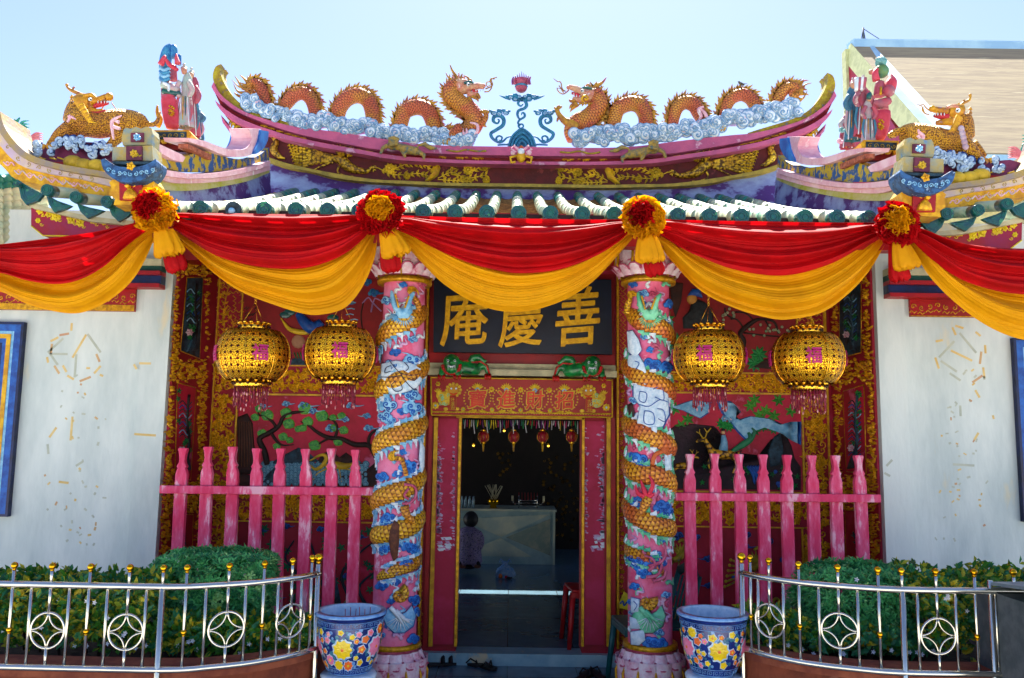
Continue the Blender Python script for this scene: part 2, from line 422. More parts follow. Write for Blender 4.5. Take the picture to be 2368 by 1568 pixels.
tile_b=tiles('blue_grey_floor_tile','#5f8296','#557689','#22323c',.6,.6,.25)
YST=PZ(1200,1523,0).y
zf=P(1200,1497,YST).z
print('STEP',YST,zf)
g=MB(); g.box((-4.5,5.0,-.055),(4.7,YST,0),tile_b); struct(g.obj('porch_floor'))
g=MB(); g.box((XL,YST,-.05),(XR,15.5,zf),tile_b); struct(g.obj('temple_floor'))
# ------------------------------------------------------------------ temple body
temple=thing('temple','large red and white shrine with curved green tiled roofs, open doorway in the middle','temple',(XC,9,0))
ZE=P(1200,500,5.75).z          # eave height
ZT=ZE+.35
WL=MB()                          # left wing wall
def wing(s):
    m=MB(); X=lambda x:XC+s*x
    h=XR-XC
    # pilaster with the wall face set 3 cm behind it
    m.box((X(h),YW,-.05),(X(h+.225),YB+.3,ZE+.25),white_wall)
    m.box((X(h+.225),YW+.03,-.05),(X(h+3.2),YB+.3,ZE+.25),white_wall)
    return m
wl=wing(-1).obj('wall',temple,'pale limewashed wing wall left of the porch with old tape marks'); wr=wing(1).obj('wall',temple,'pale limewashed wing wall right of the porch with old tape marks')
# back wall of the porch, with the doorway
dL=P(1060,1200,YB).x; dR=P(1346,1200,YB).x; dT=P(1200,966,YB).z
m=MB(); m.box((XL,YB,0),(dL,YB+.3,ZE+.3),dark_red); m.box((dR,YB,0),(XR,YB+.3,ZE+.3),dark_red); m.box((dL,YB,dT),(dR,YB+.3,ZE+.3),dark_red)
porch_wall=m.obj('porch_wall',temple,'crimson back wall of the porch')
# side walls of the porch (thin red skins on the white jambs)
for s in (-1,1):
    m=MB(); x=XC+s*(XR-XC); m.box((x,YW+.06,0),(x-s*.02,YB-.002,ZE+.3),dark_red)
    m.obj('side_wall',temple)
# beams and porch ceiling
m=MB(); m.box((XL+.02,6.75,P(1200,612,6.75).z),(XR-.02,6.95,ZE+.3),red_paint); m.obj('beam',temple)
m=MB(); m.box((XL-.05,5.95,ZE+.02),(XR+.05,9.2,ZE+.07),mat('dark_soffit','#3a1512','#241010')); m.obj('porch_ceiling',temple)
m=MB(); m.box((XL+.05,5.79,ZE-.2),(XR-.05,5.9,ZE-.03),red_paint); m.obj('eave_board',temple)
# room behind the door
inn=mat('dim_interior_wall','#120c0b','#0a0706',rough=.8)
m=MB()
m.box((XL-.3,YB+.31,-.04),(XL,11.2,3.6),inn); m.box((XL-.3,12.9,-.04),(XL,15.7,3.6),inn); m.box((XL-.3,11.2,2.9),(XL,12.9,3.6),inn); m.box((XR,YB+.31,-.04),(XR+.3,11.2,3.6),inn); m.box((XR,12.9,-.04),(XR+.3,15.7,3.6),inn); m.box((XR,11.2,2.9),(XR+.3,12.9,3.6),inn); m.box((XL-.3,15.7,-.04),(XR+.3,16,3.6),inn)  # side openings out of view, added to let daylight brighten the altar
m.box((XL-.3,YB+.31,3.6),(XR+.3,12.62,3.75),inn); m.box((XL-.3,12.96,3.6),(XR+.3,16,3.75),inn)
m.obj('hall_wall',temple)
# ---- wing cornice corbels, frieze, windows
def wpx(s,x): return x if s<0 else x
def corbel(s):
    m=MB(); h=XR-XC; X=lambda x:XC+s*x
    rz=lambda y:P(350 if s<0 else 2080,y+(0 if s<0 else 22),YW-.1).z
    for a,b,mt,d in ((598,614,cream,.1),(614,627,mat('dark_green','#0c4a3c'),.09),(627,636,red_paint,.12),(636,656,navy,.09),(656,665,red_paint,.12)):
        m.box((X(h+.06),YW-d,rz(a)),(X(h+3),YW-.001,rz(b)),mt)
    return m
for s in (-1,1): corbel(s).obj('corbel',temple,'striped corbel of green red and navy bands under the %s swag'%('left' if s<0 else 'right'))
def frieze(s):
    m=MB(); sx=lambda x:x if s<0 else 2418-x
    dy=0 if s<0 else 24
    y0,y1=668+dy,714+dy; Yf=YW+.0
    a=P(sx(314),y0,Yf); b=P(sx(-120),y1,Yf)
    m.box((a.x,Yf,a.z),(b.x,Yf+.028,b.z),red_paint)
    for yy in (y1-8,): m.box((a.x,Yf-.012,P(300,yy,Yf).z if s<0 else P(sx(300),yy,Yf).z),(b.x,Yf-.001,b.z),gold)
    for k in range(22):
        cx=sx(306-k*19); cy=(y0+y1)/2-4+3*sin(k*1.7)
        m.stroke(spiral(cx,cy-2,7,1.2,a0=k,d=1 if k%2 else -1,n=9),1.4,Yf,gold,th=.9)
        m.stroke([(cx-9,cy+12),(cx-4,cy+7),(cx+2,cy+13),(cx+8,cy+8)],1.5,Yf,gold,th=.9)
    return m
for s in (-1,1): frieze(s).obj('frieze',temple,'narrow red frieze with gold scrollwork above the %s wing wall'%('left' if s<0 else 'right'))
def window(s):
    Y=YW+.03
    if s<0: q=[(-150,742),(68,746),(21,1195),(-190,1190)]
    else: q=[(2334,781),(2560,790),(2590,1212),(2361,1207)]
    pts=[P(x,y,Y) for x,y in q]
    x0=min(pts[1].x,pts[2].x) if s<0 else min(pts[0].x,pts[3].x); xe=(pts[1].x+pts[2].x)/2 if s<0 else (pts[0].x+pts[3].x)/2
    zt=P(30 if s<0 else 2350,746 if s<0 else 783,Y).z; zb=P(30 if s<0 else 2365,1194 if s<0 else 1206,Y).z
    w=1.0; xa=xe-w if s<0 else xe; xb=xa+w
    t=thing('window','painted blue and yellow framed window on the %s wing wall'%('left' if s<0 else 'right'),'window',((xa+xb)/2,Y,zb))
    m=MB()
    def ring(i0,i1,d0,mt):
        m.box((xa+i0,Y-d0,zb+i0),(xa+i1,Y-.001,zt-i0),mt); m.box((xb-i1,Y-d0,zb+i0),(xb-i0,Y-.001,zt-i0),mt)
        m.box((xa+i1,Y-d0,zb+i0),(xb-i1,Y-.001,zb+i1),mt); m.box((xa+i1,Y-d0,zt-i1),(xb-i1,Y-.001,zt-i0),mt)
    ring(0,.02,.05,navy); ring(.02,.075,.045,bluep); ring(.075,.1,.04,skyp); ring(.1,.135,.045,yellowp); ring(.135,.17,.035,bluep); ring(.17,.19,.03,navy)
    m.obj('window_frame',t)
    m=MB(); m.box((xa+.19,Y-.012,zb+.19),(xb-.19,Y-.001,zt-.19),dark_red)
    yy=zb+.3
    while yy<zt-.25:
        for xx in (xa+.27,xa+.42,xb-.42,xb-.27):
            m.ball((xx+R.uniform(-.02,.02),Y-.012,yy+R.uniform(-.03,.03)),.05,R.choice([pinkp,pinklt,skyp,bluep,mat('orange_paint','#c8602a')]),n=8,sc=(1,.25,1))
        yy+=.1
    m.obj('painted_shutter',t)
for s in (-1,1): window(s)
# tape residue on the wing walls
tape=[mat('old_tape_yellow','#d9c284','#cdb06a',rough=.7,bump=0),mat('old_tape_grey','#b9bfae','#a7b0a2',rough=.8,bump=0),mat('old_tape_rust','#b98f72','#c9ab78',rough=.8,bump=0)]
def strip(m,x,y,l,a,w,mt,Y):
    p=P(x,y,Y); d=Vector((cos(a),0,-sin(a))); n=Vector((sin(a),0,cos(a))); s_=Y/F
    q=[p-d*l*s_/2-n*w*s_/2,p+d*l*s_/2-n*w*s_/2,p+d*l*s_/2+n*w*s_/2,p-d*l*s_/2+n*w*s_/2]
    m.hexa([v+Vector((0,-.0012,0)) for v in q],[v+Vector((0,-.0002,0)) for v in q],mt)
def tapes(s):
    m=MB(); Y=YW+.03; r=random.Random(5+s)
    zz=lambda p:(p[0]/2.206,592+p[1]/2.206)
    if s<0:
        L=[(365,362,40,1.57,0),(328,400,50,-.2,2),(278,425,45,-.5,0),(262,475,55,1.6,2),(243,530,30,1.3,0),(405,460,135,-1.1,0),(290,580,50,.95,2),(330,575,40,1,0),(360,620,40,.5,0),(435,628,60,-.4,2),(497,580,50,-.9,0),(500,520,45,1.1,2),(300,500,90,0,1),(480,445,120,.9,1),(385,560,120,1.57,1),(285,455,100,-.8,1),(270,520,90,.9,1),(740,548,60,0,0),(740,912,110,.05,0),(690,565,30,1,0),(365,880,120,1.57,0),(270,900,60,-1,0),(325,1155,50,.1,0),(245,985,50,1.4,1),(405,1060,40,-.6,1)]
    else: L=[]
    for x,y,l,a,k in L:
        X,Yy=zz((x,y)); strip(m,X,Yy,l/2.206,a,5.2,tape[k],Y if X<306 else YW)
    if s>0:
        z2=lambda p:(1894.5+p[0]/2.037,532.8+p[1]/2.037)
        for x,y,l,a,k in [(635,475,40,1.2,0),(660,455,40,.3,0),(565,520,35,-.2,0),(748,488,30,.7,0),(782,560,40,1.57,0),(555,625,55,1.3,0),(670,590,110,.45,0),(760,600,60,-1.4,2),(775,670,50,1.5,0),(745,700,60,-.6,2),(640,690,60,.6,1),(700,530,120,.9,1),(600,560,110,-.8,1),(610,640,90,.6,1),(745,770,40,1.1,0),(665,850,50,1.57,1),(740,970,40,-1,0),(680,1105,100,.04,1),(330,1095,40,-.8,1),(320,1150,30,.5,1)]:
            X,Yy=z2((x,y)); strip(m,X,Yy,l/2.037,a,5.2,tape[k],Y if X>2106 else YW)
    for k in range(50):
        X=r.gauss(180,38) if s<0 else r.gauss(2232,38); Yy=r.uniform(850,1260)
        if s<0 and not 60<X<300: continue
        if s>0 and not 2115<X<2325: continue
        strip(m,X,Yy,r.uniform(4,9),r.uniform(0,3.14),r.uniform(3,5),tape[r.choice([0,1,1,1,2])],Y)
    return m
tapes(-1).obj('tape_residue',wl); tapes(1).obj('tape_residue',wr)
# ------------------------------------------------------------------ dragon columns
petal_w=mat('petal_white','#e6d6dc','#d9a3b5',rough=.6,scale=14,bump=.4,c3='#c05a78')
petal_p=mat('petal_pink','#c2607e','#a83a5a',rough=.6,scale=14,bump=.4)
shaftm=mat('column_pink','#e07fa6','#d2466e',rough=.6,scale=3.5,bump=.35,bscale=18,c3='#eac3d6')
dscale=scales('dragon_scales','#e8b524','#d08a22','#7a3c0a',scale=36,rough=.4,metal=.2,depth=.7,vs=1)
dscale2=scales('dragon_scales_red','#e3a324','#cf6a2e','#7a2c0a',scale=36,rough=.4,metal=.2,depth=.7)
def lotus(m,cx,cy,z0,z1,r0,r1,n,mt,rim,up=True,out=.3):
    """ring of petals between z0 and z1"""
    for i in range(n):
        a=2*PI*(i+.5)/n; da=PI/n*.98
        def pt(u,v,b=0):
            r=r0+(r1-r0)*(v**1.3)+b*(1-u*u)*.05*(1-v*.4); aa=a+da*u*(math.sqrt(max(0,1-(max(0,v-.45)/.58)**2)))
            return Vector((cx+r*sin(aa),cy-r*cos(aa),z0+(z1-z0)*v))
        us=[-1,-.6,0,.6,1]; vs_=[0,.25,.5,.75,.92,1]
        V=[pt(u,v,out) for v in vs_ for u in us]; F_=[(j*5+k,j*5+k+1,(j+1)*5+k+1,(j+1)*5+k) for j in range(5) for k in range(4)]
        if z1<z0: F_=[f[::-1] for f in F_]
        m.add(V,F_,mt,True)
        m.tube([pt(-1,v,out) for v in vs_[2:]]+[pt(0,1,out)]+[pt(1,v,out) for v in vs_[2:]][::-1],.007,rim,n=5)
def dragon_column(name,px,py,Yc,side):
    cx=P(px,py,Yc).x; r=.165; M=cylM(cx,Yc,r)
    Z=lambda y:P(px,y,Yc-r).z
    t=thing(name,'pink stone column wrapped by a gold dragon with %s fins, standing %s of the doorway'%(('blue','left') if side<0 else ('green','right')),'column',(cx,Yc,0),'dragon columns flanking the doorway')
    zt,zb=Z(650),Z(1496)
    m=MB(); m.lathe([(r,zb),(r,zb+.4),(r*.99,(zt+zb)/2),(r*.97,zt)],shaftm,(cx,Yc,0),n=28); m.obj('shaft',t)
    # capital
    m=MB(); m.lathe([(r*.97,zt),(r+.045,zt),(r+.05,zt+.02),(r+.035,zt+.045),(r*.9,zt+.05)],gold,(cx,Yc,0),n=28); m.obj('gold_ring',t)
    m=MB(); m.lathe([(r*.8,zt+.03),(r+.03,zt+.06),(r+.09,zt+.16),(r+.06,zt+.27),(r*.9,zt+.32),(r*.8,zt+.34)],petal_p,(cx,Yc,0),n=24)
    for a in range(10):
        an=2*PI*a/10; m.tube([Vector((cx+(r+q)*sin(an),Yc-(r+q)*cos(an),zt+z)) for q,z in ((.04,.05),(.1,.14),(.09,.24),(.04,.32))],.012,gold,n=6)
    lotus(m,cx,Yc,zt+.05,zt+.13,r+.05,r+.115,16,petal_w,petal_p); lotus(m,cx,Yc,zt+.1,zt+.3,r+.075,r+.09,10,petal_w,petal_p); m.obj('capital',t)
    # base
    m=MB(); m.lathe([(r,zb+.0),(r+.035,zb),(r+.04,zb-.03),(r,zb-.035)],gold,(cx,Yc,0),n=28); m.obj('gold_ring',t)
    m=MB(); m.lathe([(r,zb-.03),(r+.02,zb-.05),(r+.035,zb-.15),(r+.03,zb-.3),(r+.05,zb-.38),(r+.08,0)],petal_p,(cx,Yc,0),n=24)
    lotus(m,cx,Yc,zb-.05,zb-.15,r+.03,r+.085,14,petal_w,petal_p); lotus(m,cx,Yc,zb-.1,zb-.29,r+.08,r+.075,12,petal_w,petal_p); lotus(m,cx,Yc,zb-.2,zb-.4,r+.055,r+.095,12,petal_w,petal_p)
    for a in range(12):
        an=2*PI*a/12; m.tube([Vector((cx+(r+q)*sin(an),Yc-(r+q)*cos(an),zb-z)) for q,z in ((.05,.12),(.09,.2),(.085,.3),(.1,.4))],.01,gold,n=6)
    m.obj('base',t)
    # coiling dragon body
    ys=[700,752,874,1008,1142,1224,1322,1350] if side<0 else [700,752,880,1012,1100,1210,1300,1345]
    ts=[.35,0,-1,-2,-3,-4,-5,-5.16] if side<0 else [.35,0,-1,-2,-3,-4,-5,-4.86]
    if side>0: ts=[-.3,0,1,2,3,4,5,5.1]
    pts=[];rad=[];N=24
    T0,T1=0,len(ts)-1
    for i in range(len(ts)-1):
        for j in range(N if abs(ts[i+1]-ts[i])>.5 else 8):
            f=j/(N if abs(ts[i+1]-ts[i])>.5 else 8); tt=ts[i]+(ts[i+1]-ts[i])*f; y=ys[i]+(ys[i+1]-ys[i])*f
            q=(i+f)/T1; rb=.086*min(1,.5+q*5)*(1 if q<.7 else 1-(q-.7)*1.9)
            a=2*PI*tt; rc=r-.036
            wob=.014*sin(a*1.5+i)
            pts.append(Vector((cx+rc*sin(a),Yc-rc*cos(a),Z(y)+wob))); rad.append(rb)
    m=MB(); m.tube(pts,rad,dscale if side<0 else dscale2,n=14)
    # tail curl
    cxp,cyp=(922,1375) if side<0 else (1496,1392)
    k=spiral(cxp,cyp,18,1.1,a0=(-1.2 if side<0 else -.6),n=14,d=1 if side<0 else 1)
    m.tube([M(x,y,.02) for x,y in k],[.034*(1-i/22) for i in range(15)],dscale,n=9)
    dr=m.obj('dragon_body',t)
    fin1,fin2=(skyp,whitep) if side<0 else (mat('mint_paint','#7fd0a8','#3fa57a',rough=.5,bump=.2),whitep)
    # fins along the body
    m=MB()
    band=[];T_=[]
    for i in range(6,len(pts)-4):
        p=pts[i]; a=math.atan2(p.x-cx,-(p.y-Yc)); k_=rad[i]/.086
        for sg in (-1,1):
            z=p.z+sg*(rad[i]*.86); S=lambda an,zz,h=0:Vector((cx+(r+.012+h)*sin(an),Yc-(r+.012+h)*cos(an),zz))
            da=.135; L=.068*k_*(1 if sg<0 else .7)
            v=[S(a-da,z,.012),S(a+da,z,.012),S(a+da,z+sg*.016),S(a+da*.85,z+sg*L),S(a+da*.45,z+sg*L*.62),S(a-da*.2,z+sg*.02),S(a-da,z+sg*.016)]
            m.add(v,[tuple(range(7)) if sg>0 else tuple(range(7))[::-1]],[fin1,fin1,whitep][i%3],False)
    for i in []:
        p=pts[i]; a=math.atan2(p.x-cx,-(p.y-Yc)); z=p.z-rad[i]*.9; q=.075*rad[i]/.08
        if i%2==0:
            da=.19; R_=r+.012
            S=lambda an,zz,R_=R_:Vector((cx+R_*sin(an),Yc-R_*cos(an),zz))
            up=1; 
            v=[S(a-da,z+.035,r+.02),S(a+da,z+.035,r+.02),S(a+da,z-.01),S(a+da*.9,z-q),S(a+da*.25,z-q*.35),S(a-da*.4,z-.012)]
            m.add(v,[(5,4,3,2,1,0)],fin1 if i%4 else fin2,False)
    m.obj('dragon_fin',dr,solid=.012)
    # clouds
    m=MB(); cc=[(900,842,9,1),(948,830,10,1),(968,836,9,1),(893,935,11,1),(958,912,10,-1),(950,940,12,1),(893,960,9,-1),(940,1075,11,1),(955,1090,9,1),(886,1100,8,-1),(894,1195,9,1),(898,1208,9,-1),(942,1262,9,1),(960,1268,8,-1),(888,1265,8,1),(938,1300,9,1),(880,1352,8,1),(965,1385,9,-1),(966,1412,8,1),(956,1475,9,1)] if side<0 else \
       [(1545,745,9,1),(1548,700,8,1),(1500,838,9,1),(1520,842,9,-1),(1540,846,10,1),(1470,1060,12,1),(1480,1078,9,-1),(1462,1170,10,1),(1472,1185,9,-1),(1528,1168,11,1),(1540,1180,9,1),(1460,1290,11,1),(1480,1300,11,-1),(1508,1295,11,1),(1522,1300,9,1),(1492,1322,9,-1),(1512,1500-14,11,1),(1530,1484,9,-1),(1500,1482,9,1)]
    c2=bluep; 
    for x,y,s,f in cc: cloud(m,M,x,y,s*1.25,c1=(skyp if side<0 and y<1060 else mat('mid_blue_paint','#2f86d6','#1a5cae',rough=.5,bump=.2)),c2=bluep,flip=f,h=.02,px=.0033)
    r_=random.Random(31+side); fl_=[mat('flame_lilac','#d3a6c9','#b98ab9',rough=.6,bump=.2),MATS['petal_pink'],whitep,fin1]
    for k in range(34):
        y=660+k*24.5; x=px+(1 if side<0 else 0)*(y-1050)*-.018+r_.uniform(-42,42); cloud(m,M,x,y+r_.uniform(-8,8),r_.uniform(6,9),c1=(skyp if k%2 else MATS['mid_blue_paint']),c2=bluep,flip=r_.choice([-1,1]),h=.016,px=.0033)
        for j in range(2):
            X=px+r_.uniform(-46,46); Y_=y+r_.uniform(-12,12); a=r_.uniform(-2.4,-.7); q=[(X,Y_),(X+9*cos(a),Y_+9*sin(a)),(X+16*cos(a+.8),Y_+16*sin(a+.8)),(X+24*cos(a),Y_+24*sin(a))]; q=cr(q,3); gstroke(m,M,q,[4.2,4.4,4.2,3.8,3.4,3,2.4,1.8,1.2,.5],r_.choice(fl_),h=.006,px=.0033)
    m.obj('cloud_relief',t)
    # rocks
    m=MB(); rock=mat('white_rock_paint','#cfdde6','#a9c3d6',rough=.6,scale=30,bump=.5,bscale=25)
    if side<0:
        gpillow(m,M,[(880,840),(915,832),(950,838),(978,850),(978,880),(965,898),(940,908),(905,915),(888,895),(878,868)],.045,rock,.12,rim=navy)
        for st in ([(900,833),(925,862),(955,868),(975,862)],[(880,872),(905,872),(930,868)],[(928,868),(945,890),(960,903)],[(905,845),(893,850),(890,862),(903,858)],[(935,838),(945,850),(938,858)],[(915,880),(905,892),(915,905),(930,900),(926,885)],[(945,875),(958,880),(965,870)]): gstroke(m,M,cr(st,4),1.0,navy,h=.046,px=.0033,n=5)
        gpillow(m,M,[(900,1225),(912,1200),(925,1210),(924,1250),(920,1290),(910,1300),(903,1280),(898,1250)],.07,mat('brown_rock','#6b3d26','#4a2a20',rough=.8,scale=25,bump=1,bscale=18),.3)
        gpillow(m,M,[(972,1010),(985,1030),(984,1080),(975,1110),(968,1060)],.03,rock,.3,rim=skyp)
    else:
        for pl in ([(1448,765),(1462,762),(1478,785),(1485,810),(1470,830),(1452,815)],[(1452,820),(1475,815),(1490,840),(1498,865),(1480,882),(1460,872),(1448,845)],[(1485,862),(1500,868),(1505,890),(1490,892),(1482,880)],[(1462,885),(1500,890),(1530,880),(1548,905),(1550,960),(1535,990),(1500,996),(1470,985),(1478,940),(1462,915)],[(1475,985),(1490,985),(1488,1005),(1474,1005)],[(1505,985),(1520,985),(1520,1004),(1506,1004)],[(1535,1050),(1552,1048),(1554,1085),(1538,1092)],[(1458,1380),(1480,1385),(1478,1418),(1458,1418)],[(1455,1425),(1478,1430),(1482,1455),(1456,1455)],[(1456,1460),(1490,1455),(1494,1480),(1478,1494),(1458,1492)]): gpillow(m,M,pl,.04,rock,.22,rim=bluep)
        for st in ([(1480,905),(1495,910),(1492,930),(1478,925),(1480,905)],[(1510,900),(1530,895),(1535,925),(1515,918)],[(1478,935),(1500,940),(1525,925),(1545,930)],[(1490,950),(1510,955),(1512,980),(1490,978),(1490,950)],[(1520,945),(1535,950),(1538,975),(1522,968)],[(1468,835),(1478,840),(1470,855)],[(1465,1390),(1473,1400),(1466,1412)]): gstroke(m,M,cr(st,4),1.0,bluep,h=.041,px=.0033,n=5)
        gpillow(m,M,[(1450,935),(1462,930),(1470,960),(1468,985),(1452,980)],.02,brownp,.3)
    m.obj('rock_relief',t)
    # head, jaws open upward
    m=MB(); hm=skyp if side<0 else fin1; ox=0 if side<0 else 572-2; oy=0 if side<0 else 4
    A=lambda L:[(x+ox,y+oy) for x,y in L]
    gpillow(m,M,A([(910,722),(922,738),(945,738),(956,722),(952,705),(938,716),(925,712),(914,700)]),.07,hm,.3)
    gstroke(m,M,A(cr([(920,722),(912,705),(908,688),(905,672)],4)),[6]*6+[5]*4+[4,3,2],hm,h=.05,n=8)
    gstroke(m,M,A(cr([(936,725),(944,705),(948,690),(958,676)],4)),[7]*6+[6]*4+[5,4,3],hm,h=.05,n=8)
    gstroke(m,M,A(cr([(922,712),(918,695),(914,680)],4)),2.2,gold,h=.07); gstroke(m,M,A(cr([(936,712),(942,695),(946,684)],4)),2.2,gold,h=.07)
    for x,y,a in ((918,702,.2),(914,690,.1),(940,698,2.9),(944,688,2.9),(921,708,-.8),(937,706,-2.2)): rleaf(m,lambda X,Y,H:M(X,Y,H+.06),x+ox,y+oy,10,4,a,whitep,.02)
    for i in range(13):
        a=.25+i*.22; rleaf(m,lambda X,Y,H:M(X,Y,H+.035),933+ox+13*cos(a),728+oy+10*sin(a),20,8,a,hm,.02)
    m.ball(M(912+ox,722+oy,.075),.012,whitep,n=8); m.ball(M(912+ox,722+oy,.085),.006,black,n=6)
    m.obj('dragon_head',t)
    # claws, beard flames, tail fan
    m=MB()
    fl=petal_p
    def claw(x,y,a,s=1,mt=gold):
        for j in (-.7,-.25,.2,.65):
            b=a+j; gstroke(m,M,cr([(x,y),(x+9*s*cos(b),y+9*s*sin(b)),(x+16*s*cos(b+.5),y+16*s*sin(b+.5)),(x+19*s*cos(b+1.1),y+19*s*sin(b+1.1))],3),[3.2*s]*4+[2.6*s]*3+[1.6*s]*2+[.6*s],mt,h=.03,n=6,px=.0033)
    if side<0:
        claw(950,680,-1.6); gstroke(m,M,cr([(950,680),(965,700),(970,720)],4),[4,5,6,7,7,7,7,7,7],dscale,h=.03,n=8)
        claw(915,1060,-2.9); gstroke(m,M,cr([(915,1060),(928,1062),(935,1080),(940,1100)],4),5,dscale,h=.03,n=8)
        gstroke(m,M,cr([(935,1170),(940,1190),(955,1205),(962,1215)],4),[9]*5+[7]*4+[5]*4,dscale,h=.04,n=8); claw(955,1208,1.2,.8)
        gstroke(m,M,cr([(935,1120),(958,1125),(962,1145),(950,1162),(930,1165)],4),3.2,fl,h=.055); gstroke(m,M,cr([(945,1130),(935,1145),(945,1155)],4),2.6,fl,h=.06)
    else:
        claw(1458,690,-1.5); gstroke(m,M,cr([(1458,690),(1452,705),(1450,725)],4),[4,5,6,7,7,7,7,7,7],dscale,h=.03,n=8)
        claw(1530,1045,-.4,1.1,mat('orange_paint','#c8602a')); gstroke(m,M,cr([(1530,1045),(1515,1052),(1508,1075)],4),[5]*9,mat('orange_paint','#c8602a'),h=.03,n=8)
        gstroke(m,M,cr([(1500,1150),(1490,1170),(1482,1190)],4),[10]*5+[8]*2+[6]*2,dscale2,h=.04,n=8)
        for L in ([(1470,1120),(1475,1140),(1490,1148)],[(1482,1110),(1488,1130),(1495,1148)],[(1500,1098),(1510,1120),(1500,1145)],[(1475,1140),(1495,1150),(1512,1142)]): gstroke(m,M,cr(L,4),[1,2,3,4,5,5,5,4,4],mat('coral_paint','#d8304a','#b01c3c',bump=.2),h=.05)
        for L in ([(1500,1320),(1515,1305),(1505,1290),(1490,1285)],[(1495,1335),(1520,1330),(1530,1310),(1525,1290)],[(1500,1310),(1528,1300),(1540,1280),(1535,1255)],[(1510,1345),(1535,1335),(1540,1320)]): gstroke(m,M,cr(L,4),[4]*5+[3.4]*4+[2]*3+[1],fl,h=.035)
    fx,fy=(925,1432) if side<0 else (1502,1432)
    tf=skyp if side<0 else fin1; s=-1 if side<0 else 1
    gpillow(m,M,[(fx-42*s*-1,fy-45),(fx+44*s*-1+0,fy-20),(fx+s*-40,fy+10),(fx-s*22,fy+36),(fx+5*s,fy+46),(fx+30*s,fy+34),(fx+40*s,fy+8),(fx+22*s,fy-14),(fx-4*s,fy-4),(fx-20*s,fy-22)] if False else [(fx-44,fy-10),(fx-34,fy+16),(fx-14,fy+34),(fx+10,fy+34),(fx+32,fy+18),(fx+40,fy-8),(fx+30,fy-34),(fx+18,fy-20),(fx+4,fy-12),(fx-12,fy-16),(fx-28,fy-28)],.04,tf,.25,rim=bluep if side<0 else greenp)
    for i in range(9):
        a=.3+i*.3; gstroke(m,M,[(fx+8*cos(a),fy-6+8*sin(a)),(fx+34*cos(a),fy-6+34*sin(a))],[1.2,.6],whitep,h=.042,n=5)
    for L in ([(fx-10,fy-20),(fx+8,fy-2),(fx+22,fy+6)],[(fx-22,fy-28),(fx-5,fy-8),(fx+5,fy+10)]): gstroke(m,M,cr(L,4),[5]*5+[3]*3+[1],whitep if side<0 else tf,h=.05)
    m.obj('dragon_limbs',t,'gold claws and %s tail fan of the column dragon'%('blue' if side<0 else 'green'))
    return t
dragon_column('dragon_column',924,1050,6.35,-1)
dragon_column('dragon_column',1501,1060,6.35,1)
# ------------------------------------------------------------------ lettering (the font that ships with Blender)
TXT={}
def glyph(ch,bold=.0,ext=.03):
    k=(ch,bold,ext)
    if k not in TXT:
        c=bpy.data.curves.new('lettering','FONT'); c.body=ch; c.offset=bold; c.extrude=ext; c.resolution_u=4
        o=bpy.data.objects.new('lettering',c); COL.objects.link(o); dg=bpy.context.evaluated_depsgraph_get(); dg.update()
        me=bpy.data.meshes.new_from_object(o.evaluated_get(dg))
        v=[tuple(x.co) for x in me.vertices]; f=[tuple(p.vertices) for p in me.polygons]
        bpy.data.objects.remove(o); bpy.data.curves.remove(c); bpy.data.meshes.remove(me)
        x0=min(a[0] for a in v);x1=max(a[0] for a in v);y0=min(a[1] for a in v);y1=max(a[1] for a in v)
        TXT[k]=([((a[0]-x0)/(x1-x0),(a[1]-y0)/(y1-y0),a[2]) for a in v],f)
    return TXT[k]
def put_text(m,ch,fn,mt,bold=0,ext=.03,zs=.3):
    """fn(u,v,h) -> world; u,v in 0..1 over the glyph box"""
    v,f=glyph(ch,0,ext)
    offs=[(0,0)] if bold<=0 else [(bold*cos(k*PI/4),bold*sin(k*PI/4)) for k in range(8)]
    for k,(du,dv) in enumerate(offs): m.add([fn(a+du,b+dv,(c+ext)*zs+.0002*k) for a,b,c in v],f,mt)
def boxfn(M,x0,y0,x1,y1,sk=0,h0=0):
    return lambda u,v,h:M(x0+(x1-x0)*u+sk*(v-.5)*(x1-x0),y1+(y0-y1)*v-(u-.5)*(y1-y0)*.06*(1 if sk else 0),h0+h)
# ------------------------------------------------------------------ doorway
door=thing('doorway','red doorway with yellow edged jamb panels and an open dark hall behind','door',(P(1203,1490,YB).x,YB,0))
def vbar(m,x,y0,y1,w,Y,d,mt):
    a=P(x-w/2,(y0+y1)/2,Y).x; b=P(x+w/2,(y0+y1)/2,Y).x
    m.box((a,Y-d,P(x,y1,Y).z),(b,Y-.0005,P(x,y0,Y).z),mt)
def hbar(m,x0,x1,y,w,Y,d,mt):
    ym=y; dy=(x1-x0)*.0145/2
    z0=P((x0+x1)/2,y+w/2,Y).z; z1=P((x0+x1)/2,y-w/2,Y).z
    m.box((P(x0,y,Y).x,Y-d,z0),(P(x1,y,Y).x,Y-.0005,z1),mt)
flake=mat('torn_poster_red','#a8143c','#b5204e',rough=.6,scale=3,bump=.2,lo=.45,hi=.6)
m=MB(); vbar(m,1032,968,1489,50,YB,.02,flake); m.obj('jamb_panel',door,'red left jamb panel with torn poster scraps')
m=MB(); vbar(m,1376,974,1490,52,YB,.02,flake); m.obj('jamb_panel',door,'red right jamb panel with torn poster scraps')
for x,w,mt in ((1003,9,yellowp),(1060,6,gold),(1347,6,gold),(1406,9,yellowp)):
    m=MB(); vbar(m,x,966,1492,w,YB,.05,mt); vbar(m,x-w*.9,966,1492,2.5,YB,.03,red_paint); m.obj('door_frame',door)
m=MB(); hbar(m,1056,1350,964,9,YB,.05,yellowp); m.obj('door_lintel',door)
scrap=mat('torn_paper','#b9b3cf','#c46a9a',rough=.8,scale=20,bump=0)
